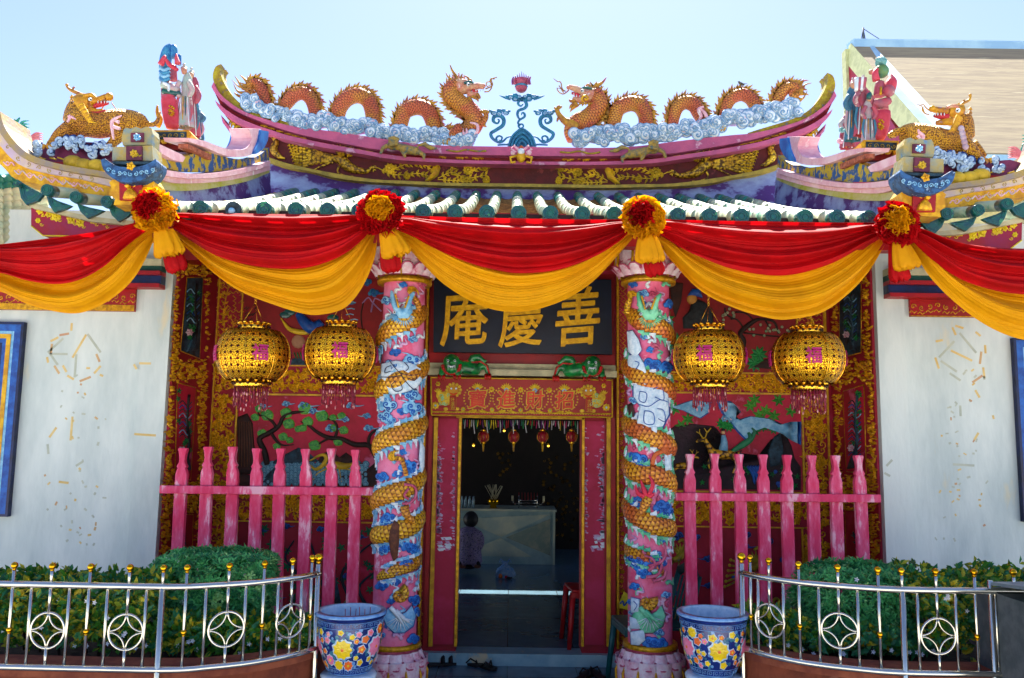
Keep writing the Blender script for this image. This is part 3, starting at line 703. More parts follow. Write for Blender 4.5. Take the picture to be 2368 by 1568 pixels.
for sx,(a,b) in enumerate(((1009,1052),(1352,1400))):
    m=MB(); r=random.Random(sx+3); n=0
    while n<210:
        y=r.triangular(975,1270,1150); s_=r.random()
        x=(a+abs(r.gauss(0,5)) if (sx==0) else b-abs(r.gauss(0,6))) if s_<.7 else (b-abs(r.gauss(0,3)) if sx==0 else a+abs(r.gauss(0,3)))
        if not a+2<x<b-2: continue
        l=r.uniform(3,12) if y<1200 else r.uniform(6,20)
        l=min(l,(b-x)*2,(x-a)*2); h_=r.uniform(1.2,3.6)
        M=planeM(YB-.021); q=[(x-l/2,y),(x-l*.2,y-h_),(x+l/2,y-h_*.3),(x+l*.3,y+h_)]
        m.prism([M(*c,.001) for c in q][::-1],[M(*c,0) for c in q][::-1],scrap); n+=1
    m.obj('poster_scrap',door)
for sx,x0 in ((0,1011),(1,1356)):
    m=MB(); M=planeM(YB-.021); r=random.Random(sx)
    for k in range(16):
        y=1235+r.uniform(0,42); x=x0+(r.uniform(0,28) if sx==0 else r.uniform(14,42)); l=r.uniform(8,20); x=max(x0+l/2,min(x0+44-l/2,x))
        q=[(x-l/2,y-3),(x+l*.3,y-4),(x+l/2,y+2),(x-l*.2,y+3)]; m.prism([M(*c,.0015+.0002*k) for c in q][::-1],[M(*c,0) for c in q][::-1],[scrap,whitep][k%2])
    m.obj('poster_scrap',door)
# outer gold beaded edges and red piers
m=MB(); vbar(m,981,640,1495,5,YB,.06,gold); vbar(m,990,960,1492,8,YB,.04,red_paint); m.obj('gold_edge',door)
m=MB(); vbar(m,1427,640,1497,5,YB,.06,gold); vbar(m,1417,966,1492,10,YB,.04,red_paint); m.obj('gold_edge',door)
Ms=planeM(YB-.002)
m=MB(); r=random.Random(4)
y=860
while y<1480:
    for x in (1438,971): rflower(m,Ms,x+r.uniform(-2,2),y,6,gold,n=5); gstroke(m,Ms,spiral(x+r.uniform(-3,3),y+11,5,1.2,a0=r.random()*6,n=8),.8,gold,px=.004); rleaf(m,Ms,x,y+18,9,5,1+r.random(),gold)
    y+=22
for y in range(660,850,12):
    for x in (1433,1443,972): gstroke(m,Ms,[(x-6,y),(x+4,y+8),(x-4,y+14)],.9,gold,px=.004)
m.obj('carved_strip',door)
# threshold step
m=MB(); m.box((P(975,1510,YST).x,YST-.02,.001),(P(1440,1510,YST).x,YB-.07,zf+.005),mat('marble_step','#8fb3ba','#6f9aa8',rough=.3,scale=3,bump=.1,c3='#b8b090')); m.obj('threshold',door)
# lintel strip above the banner
m=MB(); hbar(m,994,1420,866,14,YB,.2,cream); hbar(m,994,1420,851,13,YB,.12,cream); m.obj('stone_lintel',door)
m=MB(); hbar(m,994,1420,832,26,YB,.06,red_paint); hbar(m,994,1420,728,190,YB,.03,red_paint); m.obj('red_board',door)
# ------------------------------------------------------------------ name board
YS=YB-.16
board=thing('sign_board','dark navy name board with three big gold brushed characters under the middle swag','sign',P(1210,815,YS))
m=MB(); q=[(1003,640),(1414,646),(1416,820),(1002,814)]; m.slab(q,YS,.06,mat('ink_navy','#0a1a30','#071224',rough=.4,scale=4,bump=.1)); m.obj('board',board,bevel=.004)
Mb=planeM(YS)
for ch,(x0,y0,x1,y1) in (('庵',(1022,672,1128,797)),('慶',(1156,680,1254,800)),('善',(1286,666,1386,798))):
    m=MB(); put_text(m,ch,boxfn(Mb,x0,y0,x1,y1,.06),goldm if 0 else mat('sign_gold','#e8b417','#c8920c',rough=.4,metal=.3,scale=20,bump=.3),bold=.014,ext=.03,zs=.5); m.obj('character',board)
# ------------------------------------------------------------------ lucky banner
YN=YB-.24
ban=thing('banner','red and gold printed banner with four characters between lions over the doorway','banner',P(1206,965,YN))
redb=mat('banner_red','#8a1208','#9c1c0c',rough=.5,scale=5,bump=.1)
m=MB(); m.slab([(995,872),(1418,878),(1417,966),(997,961)],YN,.012,redb); m.obj('cloth',ban)
Mn=planeM(YN); yel=mat('banner_yellow','#d9b81c','#b8900e',rough=.5,scale=30,bump=.2); orr=mat('banner_orange','#d93a12','#c22a10',rough=.5,bump=.1)
m=MB()
for L in ([(996,873),(1417,879)],[(998,952),(1416,957)],[(998,960),(1416,965)],[(997,873),(998,960)],[(1416,879),(1416,965)]): gstroke(m,Mn,L,1.6,yel,px=.0039,n=4)
for i in range(70): x=1001+i*6; gpillow(m,Mn,disc(x,956+(x-1200)*.0145,1.5,5),.003,yel)
m.obj('border',ban)
for i,(ch,cx) in enumerate((('寶',1104),('進',1171),('財',1237),('招',1305))):
    m=MB(); cy=924+(cx-1205)*.0145
    for k in range(26):
        a=2*PI*k/26; 
        if -2.1<a-PI*1.5<-1.0: pass
        gpillow(m,Mn,disc(cx+31*cos(a),cy-2+28*sin(a),2.2,5),.004,yel)
    for k in range(7): rleaf(m,Mn,cx,cy-24,15,5,-PI/2+(k-3)*.42,yel,.006)
    for k in range(-2,3): rleaf(m,Mn,cx+k*3,cy+27,20,5,(0 if k>0 else PI)+k*.12,yel,.006)
    rflower(m,Mn,cx,cy-22,6,skyp,orr,n=6,h=.006); rflower(m,Mn,cx+33,cy-22,7,yel,orr,n=8,h=.006); rflower(m,Mn,cx-33,cy+24,6,yel,mat('mint_paint','#7fd0a8'),n=8,h=.006)
    m.obj('medallion',ban)
    m=MB(); put_text(m,ch,boxfn(Mn,cx-21,cy-21,cx+21,cy+21,.05),yel,bold=.05,ext=.01,zs=.3); put_text(m,ch,boxfn(Mn,cx-20,cy-20,cx+20,cy+20,.05,h0=.006),orr,bold=.018,ext=.01,zs=.3); m.obj('character',ban)
def lionp(m,cx,s):
    """seated banner lion: body, mane, head and scroll"""
    y=918+(cx-1205)*.0145
    gpillow(m,Mn,disc(cx-s*18,y+6,17,12,1.0),.006,yel,.3); gpillow(m,Mn,disc(cx-s*30,y-2,9,9,1.2),.006,yel,.3)
    for k in range(12): gpillow(m,Mn,disc(cx+s*2+16*cos(k*.52),y-14+14*sin(k*.52),4,6),.006,yel)
    gpillow(m,Mn,disc(cx+s*2,y-13,13,10),.01,mat('lion_gold','#c9921c','#a86a10',bump=.2),.3)
    for q in (-5,6): gpillow(m,lambda X,Y,H:Mn(X,Y,H+.01),disc(cx+s*2+q,y-17,2.6,7),.004,whitep,rim=black)
    gstroke(m,Mn,[(cx-8+s*2,y-6),(cx+s*2,y-3),(cx+8+s*2,y-6)],1.6,orr,h=.012,px=.004)
    gpillow(m,Mn,[(cx+s*0-7,y-2),(cx+8,y-2),(cx+8,y+32),(cx-8,y+32)],.008,mat('banner_scroll','#a8280e'),.1,rim=yel)
    for q in (-16,10): gpillow(m,Mn,disc(cx+q,y+30,6,8,.7),.006,yel)
    for k in range(8): gstroke(m,Mn,spiral(cx-s*18+R.uniform(-14,14),y+6+R.uniform(-14,14),5,1.1,a0=k,n=7),.7,mat('mint_paint','#7fd0a8'),h=.007,px=.004)
    rflower(m,Mn,cx-s*40,y+22,9,yel,skyp,n=8,h=.006); rflower(m,Mn,cx-s*34,y-28,6,yel,orr,n=6,h=.006)
    for k in range(5): rleaf(m,Mn,cx-s*34,y-8,12,4,-1.57+(k-2)*.5,yel,.006)
for cx,s in ((1047,1),(1362,-1)):
    m=MB(); lionp(m,cx,s); m.obj('lion_print',ban)
for cx in (1040,1364):
    m=MB()
    for k,ch in enumerate('好運到' if cx<1200 else '吉祥到'):
        y=922+(cx-1205)*.0145+k*10; put_text(m,ch,boxfn(Mn,cx+2,y,cx+11,y+9,0,.009) if cx<1200 else boxfn(Mn,cx-6,y,cx+3,y+9,0,.009),yel,bold=0,ext=.005,zs=.3)
    m.obj('small_lettering',ban)
# ------------------------------------------------------------------ green guardian beasts on the lintel
gdog=mat('dog_green','#0f8a3c','#0a5a30',rough=.3,scale=14,bump=.15,coat=.5); gred=mat('dog_red','#c4201c','#9a1410',rough=.4,bump=.1)
def guard(cx,s):
    Y=YB-.27; t=thing('guardian_beast','green painted guardian beast crouching on the lintel, its head to the %s'%('left' if s<0 else 'right'),'statue',P(cx,874,Y),'green beasts under the name board')
    m=MB(); Q=lambda x,y,d=0:P(cx+s*x,y+(cx-1205)*.0145,Y-d)
    u=Y/F
    m.ball(Q(30,840,.06),20*u,gdog,n=12); m.ball(Q(30,854,.08),15*u,gdog,n=10)
    m.tube([Q(x,y,d) for x,y,d in ((20,850,.02),(0,852,.03),(-20,856,.03),(-36,862,.02))],[15*u,17*u,16*u,9*u],gdog,n=10)
    m.tube([Q(x,y,.02) for x,y in ((-22,860),(-38,848),(-50,850),(-55,868))],[10*u,9*u,8*u,5*u],gdog,n=8)
    for x in (10,48): m.tube([Q(x,850,.03),Q(x+4*1,862,.07),Q(x+5,872,.09)],[9*u,8*u,7*u],gdog,n=8)
    m.tube([Q(x,y,.03) for x,y in ((-10,842),(-18,830),(-32,828),(-46,838),(-55,834))],[6*u,9*u,10*u,5*u,1*u],gdog,n=8)
    for q in (-9,9): m.ball(Q(30+q,832,.13),4*u,gdog,n=8)
    m.ball(Q(30,840,.15),5*u,gdog,n=8)
    m.obj('body',t,remesh=.011,smoothmod=3)
    m=MB()
    for q in (-8,8): m.ball(Q(30+q,836,.145),3*u,whitep,n=8); m.ball(Q(30+q,836,.157),1.5*u,black,n=6)
    m.tube([Q(22,848,.15),Q(30,850,.165),Q(38,848,.15)],1.8*u,whitep,n=6)
    for q in (22,27,33,38): m.ball(Q(q,851,.16),1.4*u,whitep,n=6,sc=(.7,.7,1.6))
    m.obj('face',t)
    m=MB()
    for k in range(11): a=.1+k*.3; m.ball(Q(30+20*cos(a),847+19*sin(a),.09),4.6*u,gred,n=6)
    m.tube([Q(16,846,.07),Q(0,836,.05),Q(-18,840,.05),Q(-38,838,.06),Q(-52,848,.05),Q(-58,866,.05)],2.2*u,gred,n=6)
    for x in (10,20,46,56,-52,-60):
        for j in range(2): m.tube([Q(x+j*3,868,.08),Q(x+j*4,876,.12),Q(x+j*4,881,.1)],[3*u,2.4*u,.6*u],gred,n=5)
    m.obj('red_mane',t)
    return t
guard(1068,-1) if 0 else None
guard(1058+16,-1); guard(1340,1)
# ------------------------------------------------------------------ painted and carved walls of the porch
Mw=planeM(YB-.001)
goldc=mat('carved_gold','#f2b91e','#c08a10',rough=.38,metal=.25,scale=25,bump=.5,bscale=70)
def frame(m,x0,y0,x1,y1,w,mt=yellowp,d=.02):
    sl=.0145
    for (xa,ya,xb,yb) in ((x0,y0,x1,y0+(x1-x0)*sl),(x0,y1,x1,y1+(x1-x0)*sl)):
        hbar(m,xa,xb,(ya+yb)/2,w,YB,d,mt)
    vbar(m,x0,y0,y1,w,YB,d+.001,mt); vbar(m,x1,y0+4,y1+4,w,YB,d+.001,mt)
rect=lambda x0,y0,x1,y1:((x0,y0,x1,y1),lambda x,y:True)
pm=mat('mural_crimson','#c0143c','#9c0a28',rough=.6,scale=2.5,bump=.15,c3='#c85a80'); pine=mat('pine_green','#5cb84a','#2a8040',rough=.5,scale=40,bump=.5)
lime=mat('lime_green','#86c23c','#4f9a30',rough=.5,bump=.2)
def leafstar(m,M,x,y,r,mt=green2,n=5,a0=0):
    for i in range(n): rleaf(m,M,x,y,r,r*.42,a0+2*PI*i/n,mt,.01)
# left bay
pan=MB(); frame(pan,494,600,560,846,3); frame(pan,545,911,905,1128,4); frame(pan,542,1204,905,1520,3); hbar(pan,486,905,846,3,YB,.02,yellowp); vbar(pan,486,600,1500,3,YB,.02,yellowp)
tb=pan.obj('panel_moulding',temple,'gold mouldings framing the murals left of the doorway')
m=MB(); scroll_fill(m,Mw,rect(500,856,900,900),110,goldc,17,seed=3,minD=11.5); m.obj('carved_foliage',temple,'carved gold flowers in the band above the pine mural')
m=MB(); scroll_fill(m,Mw,rect(495,915,535,1480),120,goldc,18,seed=5,minD=10.5); m.obj('carved_foliage',temple,'carved gold flowers in the upright strip beside the pine mural')
m=MB(); scroll_fill(m,Mw,rect(555,1138,900,1196),120,goldc,17,seed=8,minD=11.5); m.obj('carved_foliage',temple,'carved gold flowers in the band under the pine mural')
def lattice(m,x0,y0,x1,y1,seed):
    r=random.Random(seed)
    y=y0
    while y<y1:
        for x in range(int(x0),int(x1),13):
            if r.random()<.75: gstroke(m,Mw,[(x,y+6),(x+7,y),(x+12,y+5)] if r.random()<.5 else [(x,y),(x+7,y+6),(x+2,y+11)],1.2,goldc,px=.004,n=4)
        y+=11
    for k in range(7): x=r.uniform(x0+8,x1-8); y=r.uniform(y0+10,y1-10); leafstar(m,Mw,x,y,13,goldc,4,r.random()*3)
    vine(m,Mw,[(x0+5,y1),(x0+20,y1-50),(x1-15,y1-90),(x0+20,y1-130),(x1-20,y0)],goldc,11,11,1.6,seed=seed)
m=MB(); lattice(m,500,640,555,840,2); m.obj('carved_lattice',temple,'gold lattice with birds and branches left of the doorway')
# pine mural (left)
m=MB(); hbar(m,548,903,1021,206,YB,.003,pm)
M2=planeM(YB-.0045)
for x,y,s,f,tl in ((605,938,6,1,2.4),(660,932,6,1,2),(700,936,8,1,3.5),(720,948,7,1,3),(810,936,7,1,3),(800,968,6,-1,3),(850,960,6,-1,2),(763,988,8,1,2.5),(850,988,7,1,2)): cloud(m,M2,x,y,s,c1=skyp,c2=bluep,flip=f,tail=tl,px=.004,h=.012)
tr=mat('branch_brown','#33201a','#1b1210',rough=.7,bump=.5)
for L,w in (([(618,1075),(612,1045),(600,1015),(625,1000),(645,985),(655,965),(675,955),(715,950),(735,942)],[7,7,6.5,6,5,4.4,3.6,2.6,1]),([(640,990),(630,975),(612,962),(600,960),(595,945)],[4,3.5,3,2,1]),([(628,1002),(640,1020),(655,1030),(680,1028)],[4,3.5,2.4,1]),([(880,1078),(868,1050),(852,1030),(820,1028),(790,1015),(760,1012),(735,1000),(715,985),(695,975)],[7,7,6,6,5,5,4,3,1]),([(852,1030),(855,1008),(872,995),(893,1004)],[4,3.5,3,2]),([(775,1012),(780,990),(770,972),(745,968)],[3.6,3,2.4,1]),([(760,1014),(740,1025),(725,1040)],[3,2.4,1])):
    q=cr([(a,b,c) for (a,b),c in zip(L,w)],4); gstroke(m,M2,[(a,b) for a,b,c in q],[c for a,b,c in q],tr,px=.004,h=.004)
for x,y,r_ in ((600,945,11),(590,965,10),(618,960,15),(662,955,14),(706,945,16),(668,980,14),(607,1003,12),(690,992,9),(655,1010,11),(670,1018,9),(745,962,15),(712,975,13),(700,990,10),(770,966,9),(790,962,10),(770,990,10),(795,995,11),(728,1030,14),(782,1022,11),(888,1015,11),(640,1032,9)):
    gpillow(m,M2,[(x+r_*cos(a*.7)*(1+.12*(a%2)),y+r_*.85*sin(a*.7)*(1+.12*(a%2))) for a in range(9)],.014,pine,.4,rim=lime)
    for k in range(7): a=k*.9; gstroke(m,M2,[(x+r_*.2*cos(a),y+r_*.2*sin(a)),(x+r_*.8*cos(a),y+r_*.7*sin(a))],.5,lime,n=4,px=.004,h=.014)
for L in ([(620,1075),(650,1055),(690,1035),(705,1040),(740,1068)],): gpillow(m,M2,L,.012,slate,.3)
for L in ([(730,1072),(745,1050),(765,1040),(785,1058),(800,1046),(830,1068),(850,1075)],): gpillow(m,M2,L,.01,brownp,.3)
gpillow(m,M2,[(548,965),(572,955),(585,980),(588,1030),(598,1060),(596,1095),(550,1100)],.02,brownp,.25)
for k in range(6): gstroke(m,M2,[(556+k*5,975),(555+k*6,1020),(553+k*7,1080)],1,mat('bark_light','#6a3f24'),h=.02,px=.004)
scallops(m,M2,612,1074,850,1122,9,mat('wave_blue','#6fa3b5','#4f8496',rough=.6,bump=.2),mat('wave_dark','#2f6478','#265366',rough=.6,bump=.2))
gpillow(m,M2,[(600,1122),(618,1095),(655,1062),(650,1090),(640,1122)],.02,slate,.3); gpillow(m,M2,[(548,1095),(590,1100),(602,1122),(548,1124)],.015,brownp,.3)
gpillow(m,M2,[(730,1124),(780,1100),(840,1092),(870,1068),(903,1070),(903,1126)],.014,brownp,.3)
ge=mat('bird_gold','#e3bc28','#a88a1c',rough=.5,bump=.3)
for L,w in (([(700,1066),(720,1064),(735,1055),(750,1052),(755,1062),(745,1078),(730,1085),(718,1075)],[1,2,3,4,5,5,4,2]),([(755,1080),(775,1075),(800,1078),(830,1068)],[6,9,8,1]),([(785,1085),(788,1100),(792,1122)],[1.5,1.2,1]),([(760,1082),(735,1095),(725,1110)],[2,1.4,1]),([(785,1082),(808,1086),(822,1094)],[2,1.4,1])):
    q=cr([(a,b,c) for (a,b),c in zip(L,w)],4); gstroke(m,M2,[(a,b) for a,b,c in q],[c for a,b,c in q],ge,px=.004,h=.014)
m.obj('pine_mural',temple,'mural of pines, blue clouds, waves and cranes behind the left picket fence')
# lower left mural: vines on crimson
m=MB(); hbar(m,546,903,1365,315,YB,.003,dark_red)
for L in ([(700,1500),(690,1430),(705,1380),(690,1330),(660,1290),(680,1250)],[(800,1500),(810,1400),(790,1330),(830,1280),(870,1250)],[(760,1480),(770,1400),(740,1340),(720,1260),(690,1225)],[(560,1340),(600,1300),(590,1250)],[(860,1420),(830,1360),(870,1320)]):
    q=cr(L,5); gstroke(m,M2,q,[5-3.5*i/len(q) for i in range(len(q))],mat('vine_dark','#132a3a','#0c1a26',bump=.6),px=.004,h=.004)
r=random.Random(11)
for k in range(90): leafstar(m,M2,r.uniform(560,895),r.uniform(1218,1460),r.uniform(9,15),mat('ivy_green','#1c7a4a','#0d4a38',bump=.3),5,r.random()*3)
for x,y in ((600,1225),(800,1330),(700,1300),(580,1400),(830,1240),(660,1215),(740,1222),(640,1380),(860,1470)): cloud(m,M2,x,y,6,c1=bluep,c2=navy,tail=2,px=.004,h=.01)
gpillow(m,M2,[(740,1500),(735,1420),(755,1330),(775,1320),(790,1400),(785,1500)],.02,slate,.3)
m.obj('ivy_mural',temple,'lower mural of dark green ivy on crimson behind the left picket fence')
# upper left mural
m=MB(); hbar(m,562,903,742,200,YB,.003,mat('mural_red','#8c0a10','#7a080c',rough=.6,bump=.1))
for x,y,s,tl in ((845,650,8,0),(862,675,8,2),(800,700,6,2)): cloud(m,M2,x,y,s,c1=teal,c2=bluep,tail=tl,px=.004,h=.012)
for x,y in ((815,700),(812,715),(810,728),(820,740)): gstroke(m,M2,[(x-10,y),(x,y-2),(x+8,y)],1.4,skyp,px=.004)
for k in range(20): x,y=563+R.uniform(0,26),700+R.uniform(0,60); gstroke(m,M2,[(x,y),(x+7,y-6)],1.2,brownp,px=.004)
for L,w in (([(650,735),(668,760),(690,768),(715,770)],[1,5,7,5]),([(690,725),(705,745),(725,760),(745,745)],[8,14,16,10])): 
    q=cr([(a,b,c) for (a,b),c in zip(L,w)],4); gstroke(m,M2,[(a,b) for a,b,c in q],[c for a,b,c in q],ge if L[0][0]==650 else bluep,px=.004,h=.01)
gpillow(m,M2,disc(690,790,16,12),.02,mat('tan_paint','#a87a5a','#8a5a40'),.4)
for x,y in ((670,722),(770,735),(660,728)): gpillow(m,M2,disc(x,y,14,10,.6),.012,greenp,.4)
gstroke(m,M2,cr([(838,702),(852,688),(862,700),(868,690),(885,698)],4),1.6,mat('lilac_paint','#a884b8'),px=.004); gstroke(m,M2,cr([(862,700),(858,722)],3),1.8,mat('lilac_paint','#a884b8'),px=.004); gstroke(m,M2,cr([(862,700),(882,720)],3),1.8,mat('lilac_paint','#a884b8'),px=.004)
gstroke(m,M2,cr([(840,700),(835,730),(838,760)],4),1.6,brownp,px=.004)
for k in range(12): gstroke(m,M2,[(690+k*6,840),(680+k*7,815)],1.6,green2,px=.004)
gpillow(m,M2,[(640,846),(680,828),(720,832),(760,845)],.015,slate,.3)
m.obj('figure_mural',temple,'upper red mural of a blue robed rider on a gold carp behind the left lanterns')
# right bay
pan=MB(); frame(pan,1842,640,1905,866,3); vbar(pan,1917,640,1500,4,YB,.02,yellowp); frame(pan,1520,907,1856,1135,4); hbar(pan,1520,1912,863,3,YB,.02,yellowp); frame(pan,1520,1216,1858,1520,3)
pan.obj('panel_moulding',temple,'gold mouldings framing the murals right of the doorway')
m=MB(); scroll_fill(m,Mw,rect(1525,868,1910,902),105,goldc,16,seed=13,minD=10.5); m.obj('carved_foliage',temple,'carved gold flowers in the band above the deer mural')
m=MB(); scroll_fill(m,Mw,rect(1863,915,1910,1480),125,goldc,18,seed=15,minD=10.5); m.obj('carved_foliage',temple,'carved gold flowers in the upright strip beside the deer mural')
m=MB(); scroll_fill(m,Mw,rect(1535,1146,1850,1206),125,goldc,17,seed=18,minD=11.5); m.obj('carved_foliage',temple,'carved gold flowers in the band under the deer mural')
m=MB(); lattice(m,1848,660,1900,850,6); m.obj('carved_lattice',temple,'gold lattice with birds and branches right of the doorway')
m=MB(); hbar(m,1522,1854,1022,222,YB,.003,pm)
mapl=mat('maple_green','#4f9a34','#2f7a2c',rough=.5,bump=.3)
gpillow(m,M2,[(1524,935),(1560,938),(1600,925),(1645,930),(1640,955),(1620,968),(1600,960),(1580,950)],.012,skyp,.25,rim=bluep)
gpillow(m,M2,[(1655,925),(1690,928),(1702,945),(1688,958),(1700,972),(1735,962),(1780,968),(1820,985),(1853,975),(1853,1030),(1830,1012),(1800,1000),(1770,990),(1740,1000),(1725,1020),(1705,1000),(1685,975),(1668,955)],.012,skyp,.25,rim=bluep)
r=random.Random(3)
for x,y in ((1560,945),(1590,970),(1575,985),(1570,1010),(1590,1005),(1620,1005),(1735,938),(1755,960),(1770,950),(1790,962),(1800,925),(1830,950),(1745,925)): leafstar(m,M2,x,y,17,mapl,6,r.random()*3)
for x,y in ((1685,985),(1670,980),(1765,985),(1790,990),(1745,995)): leafstar(m,M2,x,y,16,green2,9,r.random())
gpillow(m,M2,[(1522,1130),(1522,1010),(1560,985),(1600,980),(1650,985),(1665,1005),(1672,1040),(1720,1050),(1760,1055),(1790,1015),(1815,1000),(1830,1030),(1838,1060),(1852,1080),(1852,1134)],.01,mat('mural_dark','#1e1516','#33202a',rough=.7,scale=5,bump=.6),.12)
M3=planeM(YB-.014); spot=scales('spotted_gold','#e8b81c','#d9a01c','#3a1c08',scale=30,uv=False,rnd=1,rough=.5,metal=0,depth=.1)
def deer(x,y,s,f,rider=False):
    Q=lambda L:[(x+f*a*s,y+b*s) for a,b in L]
    for L,w in (([(-30,2),(-10,-2),(12,-2),(26,-10)],[9,12,11,9]),([(22,-8),(32,-24),(38,-36)],[8,6,4]),([(38,-36),(50,-34),(58,-30)],[5,4,2]),([(22,4),(30,20),(24,40)],[4,2.5,1.5]),([(14,6),(18,24),(6,38)],[4,2.5,1.5]),([(-30,4),(-34,22),(-26,42)],[5,3,1.5]),([(-24,6),(-40,22),(-44,40)],[5,3,1.5]),([(-38,-2),(-48,-10)],[3,1])):
        q=cr([(a,b,c) for (a,b),c in zip(L,w)],4); gstroke(m,M3,Q([(a,b) for a,b,c in q]),[c*s for a,b,c in q],spot,px=.004,h=.004,n=8)
    for L in ([(38,-38),(34,-52),(40,-62)],[(36,-48),(28,-56)],[(42,-38),(50,-50),(50,-60)],[(48,-48),(58,-54)],[(34,-52),(24,-62)]): gstroke(m,M3,Q(cr(L,3)),[1.6*s]*3+[1.2*s]*2+[.8*s]*2 if len(cr(L,3))==7 else 1.3*s,ge,px=.004,h=.004,n=5)
    if rider: 
        gstroke(m,M3,Q([(-4,-10),(-6,-30),(-4,-46)]),[11*s,8*s,5*s],skyp,px=.004,h=.01,n=8); gpillow(m,M3,disc(x+f*-4*s,y-52*s,5*s,8),.02,mat('skin_paint','#d9a878'),.4); gpillow(m,M3,disc(x+f*-4*s,y-58*s,5*s,8,.7),.02,black,.4); gpillow(m,M3,disc(x+f*4*s,y-2*s,9*s,9),.03,skyp,.4)
deer(1580,1078,.62,1); deer(1668,1052,1.0,-1,True)
for L,w in (([(1690,1045),(1715,1030),(1735,1015),(1730,1000)],[4,8,7,3]),([(1735,1020),(1745,1000),(1738,990)],[5,4,2])): q=cr([(a,b,c) for (a,b),c in zip(L,w)],4); gstroke(m,M3,[(a,b) for a,b,c in q],[c for a,b,c in q],teal if 0 else mat('jade_paint','#2f8a5a','#1d5f48',bump=.3),px=.004,h=.004)
for k in range(5): gstroke(m,M3,cr([(1728+k*6,1078),(1740+k*7,1095),(1745+k*8,1120+k)],3),[4]*4+[3]*2+[1],bluep,px=.004,h=.004)
for k in range(9): x=1775+r.uniform(0,60); y=1090+r.uniform(0,35); gpillow(m,M3,disc(x,y,5,7),.008,bluep,.4)
for k in range(22): x=r.uniform(1530,1850); y=r.uniform(1075,1128); leafstar(m,M3,x,y,8,green2,5,r.random())
for x,y in ((1675,968),(1690,970)): rflower(m,M3,x,y,8,skyp,petal_w,n=6)
gpillow(m,M3,[(1782,1080),(1775,1045),(1790,1010),(1805,1000),(1812,1040),(1805,1075)],.02,slate,.3)
m.obj('deer_mural',temple,'mural of spotted deer and a rider under green maple leaves behind the right picket fence')
# lower right mural: phoenix and clouds
m=MB(); hbar(m,1522,1855,1375,312,YB,.003,dark_red)
for x,y,s,f,tl in ((1560,1235,10,1,1),(1605,1240,8,1,0),(1720,1235,9,1,0),(1718,1262,8,1,2),(1770,1250,10,1,0),(1640,1290,7,-1,2),(1768,1300,9,1,0),(1560,1370,7,-1,2),(1640,1352,6,-1,2),(1705,1330,10,1,0),(1562,1410,9,1,0),(1615,1420,8,1,0),(1815,1290,9,1,0)): cloud(m,M2,x,y,s,c1=bluep,c2=navy,flip=f,tail=tl,px=.004,h=.012)
def bird(x,y,s,f):
    Q=lambda L:[(x+f*a*s,y+b*s) for a,b in L]
    for L,w in (([(0,0),(14,-16),(18,-34),(8,-46),(-2,-40)],[10,6,4,4,3]),([(0,0),(-14,6)],[10,6]),([(0,10),(-4,30)],[2,1.4])): q=cr([(a,b,c) for (a,b),c in zip(L,w)],4); gstroke(m,M2,Q([(a,b) for a,b,c in q]),[c*s for a,b,c in q],olive,px=.004,h=.008,n=7)
    for k in range(6): gstroke(m,M2,Q(cr([(-10,4),(-34,-6+k*7),(-56-k*3,-16+k*13)],4)),[3*s]*5+[2.4*s]*3+[1.4*s],olive,px=.004,h=.006,n=5); gpillow(m,M2,[(p) for p in disc(x+f*(-58-k*3)*s,y+(-16+k*13)*s,4*s,7)],.01,ge)
    for k in range(6): rleaf(m,M2,*Q([(4,-4)])[0],36*s,9*s,(-2.2+k*.3) if f>0 else (PI+2.2-k*.3),olive,.012)
bird(1745,1310,.95,1); bird(1570,1290,.9,1); bird(1590,1410,.8,1); bird(1800,1420,.8,-1)
m.obj('phoenix_mural',temple,'lower mural of olive gold birds and blue clouds behind the right picket fence')
m=MB(); hbar(m,1522,1840,752,218,YB,.003,MATS['mural_red'])
robe=mat('robe_black','#14181c','#20282c',rough=.6,scale=14,bump=.8)
gpillow(m,M2,[(1580,760),(1578,735),(1592,720),(1600,702),(1615,692),(1630,698),(1648,715),(1650,745),(1645,760)],.03,robe,.35)
gpillow(m,M2,disc(1600,692,12,9,1.1),.03,mat('face_gold','#c98f3a','#a86a20',bump=.3),.4); gpillow(m,M2,[(1590,684),(1600,668),(1618,668),(1625,690),(1612,686)],.035,bluep,.3); gstroke(m,M2,cr([(1600,705),(1597,712),(1600,720)],3),3,black,px=.004,h=.02)
q=cr([(1712,820,6),(1720,790,6),(1712,770,6),(1740,745,5),(1762,738,3),(1790,745,3),(1800,772,2)],4); gstroke(m,M2,[(a,b) for a,b,c in q],[c for a,b,c in q],tr,px=.004,h=.004)
for L in ([(1722,762),(1705,740),(1690,738)],[(1745,745),(1725,725),(1700,722)],[(1720,770),(1760,775),(1800,778)],[(1770,742),(1780,760)],[(1700,738),(1680,728),(1676,712)]): gstroke(m,M2,cr(L,3),2,tr,px=.004,h=.004)
for k in range(34): x,y=R.choice([(1690,715),(1680,740),(1775,765),(1810,770),(1740,770),(1830,775)]); gpillow(m,M2,disc(x+R.uniform(-18,18),y+R.uniform(-14,14),4,7),.012,mat('blossom_grey','#6f8a6a','#a89a7a'),.4,rim=brownp)
for x,y in ((1755,820),(1745,840),(1540,740),(1570,790)): leafstar(m,M2,x,y,22,green2,9,.3)
gpillow(m,M2,[(1735,850),(1770,830),(1840,822),(1840,858)],.015,brownp,.3); gpillow(m,M2,[(1548,650),(1580,655),(1575,700),(1562,735),(1552,700)],.02,brownp,.3)
m.obj('scholar_mural',temple,'upper red mural of a black robed scholar and plum tree behind the right lanterns')
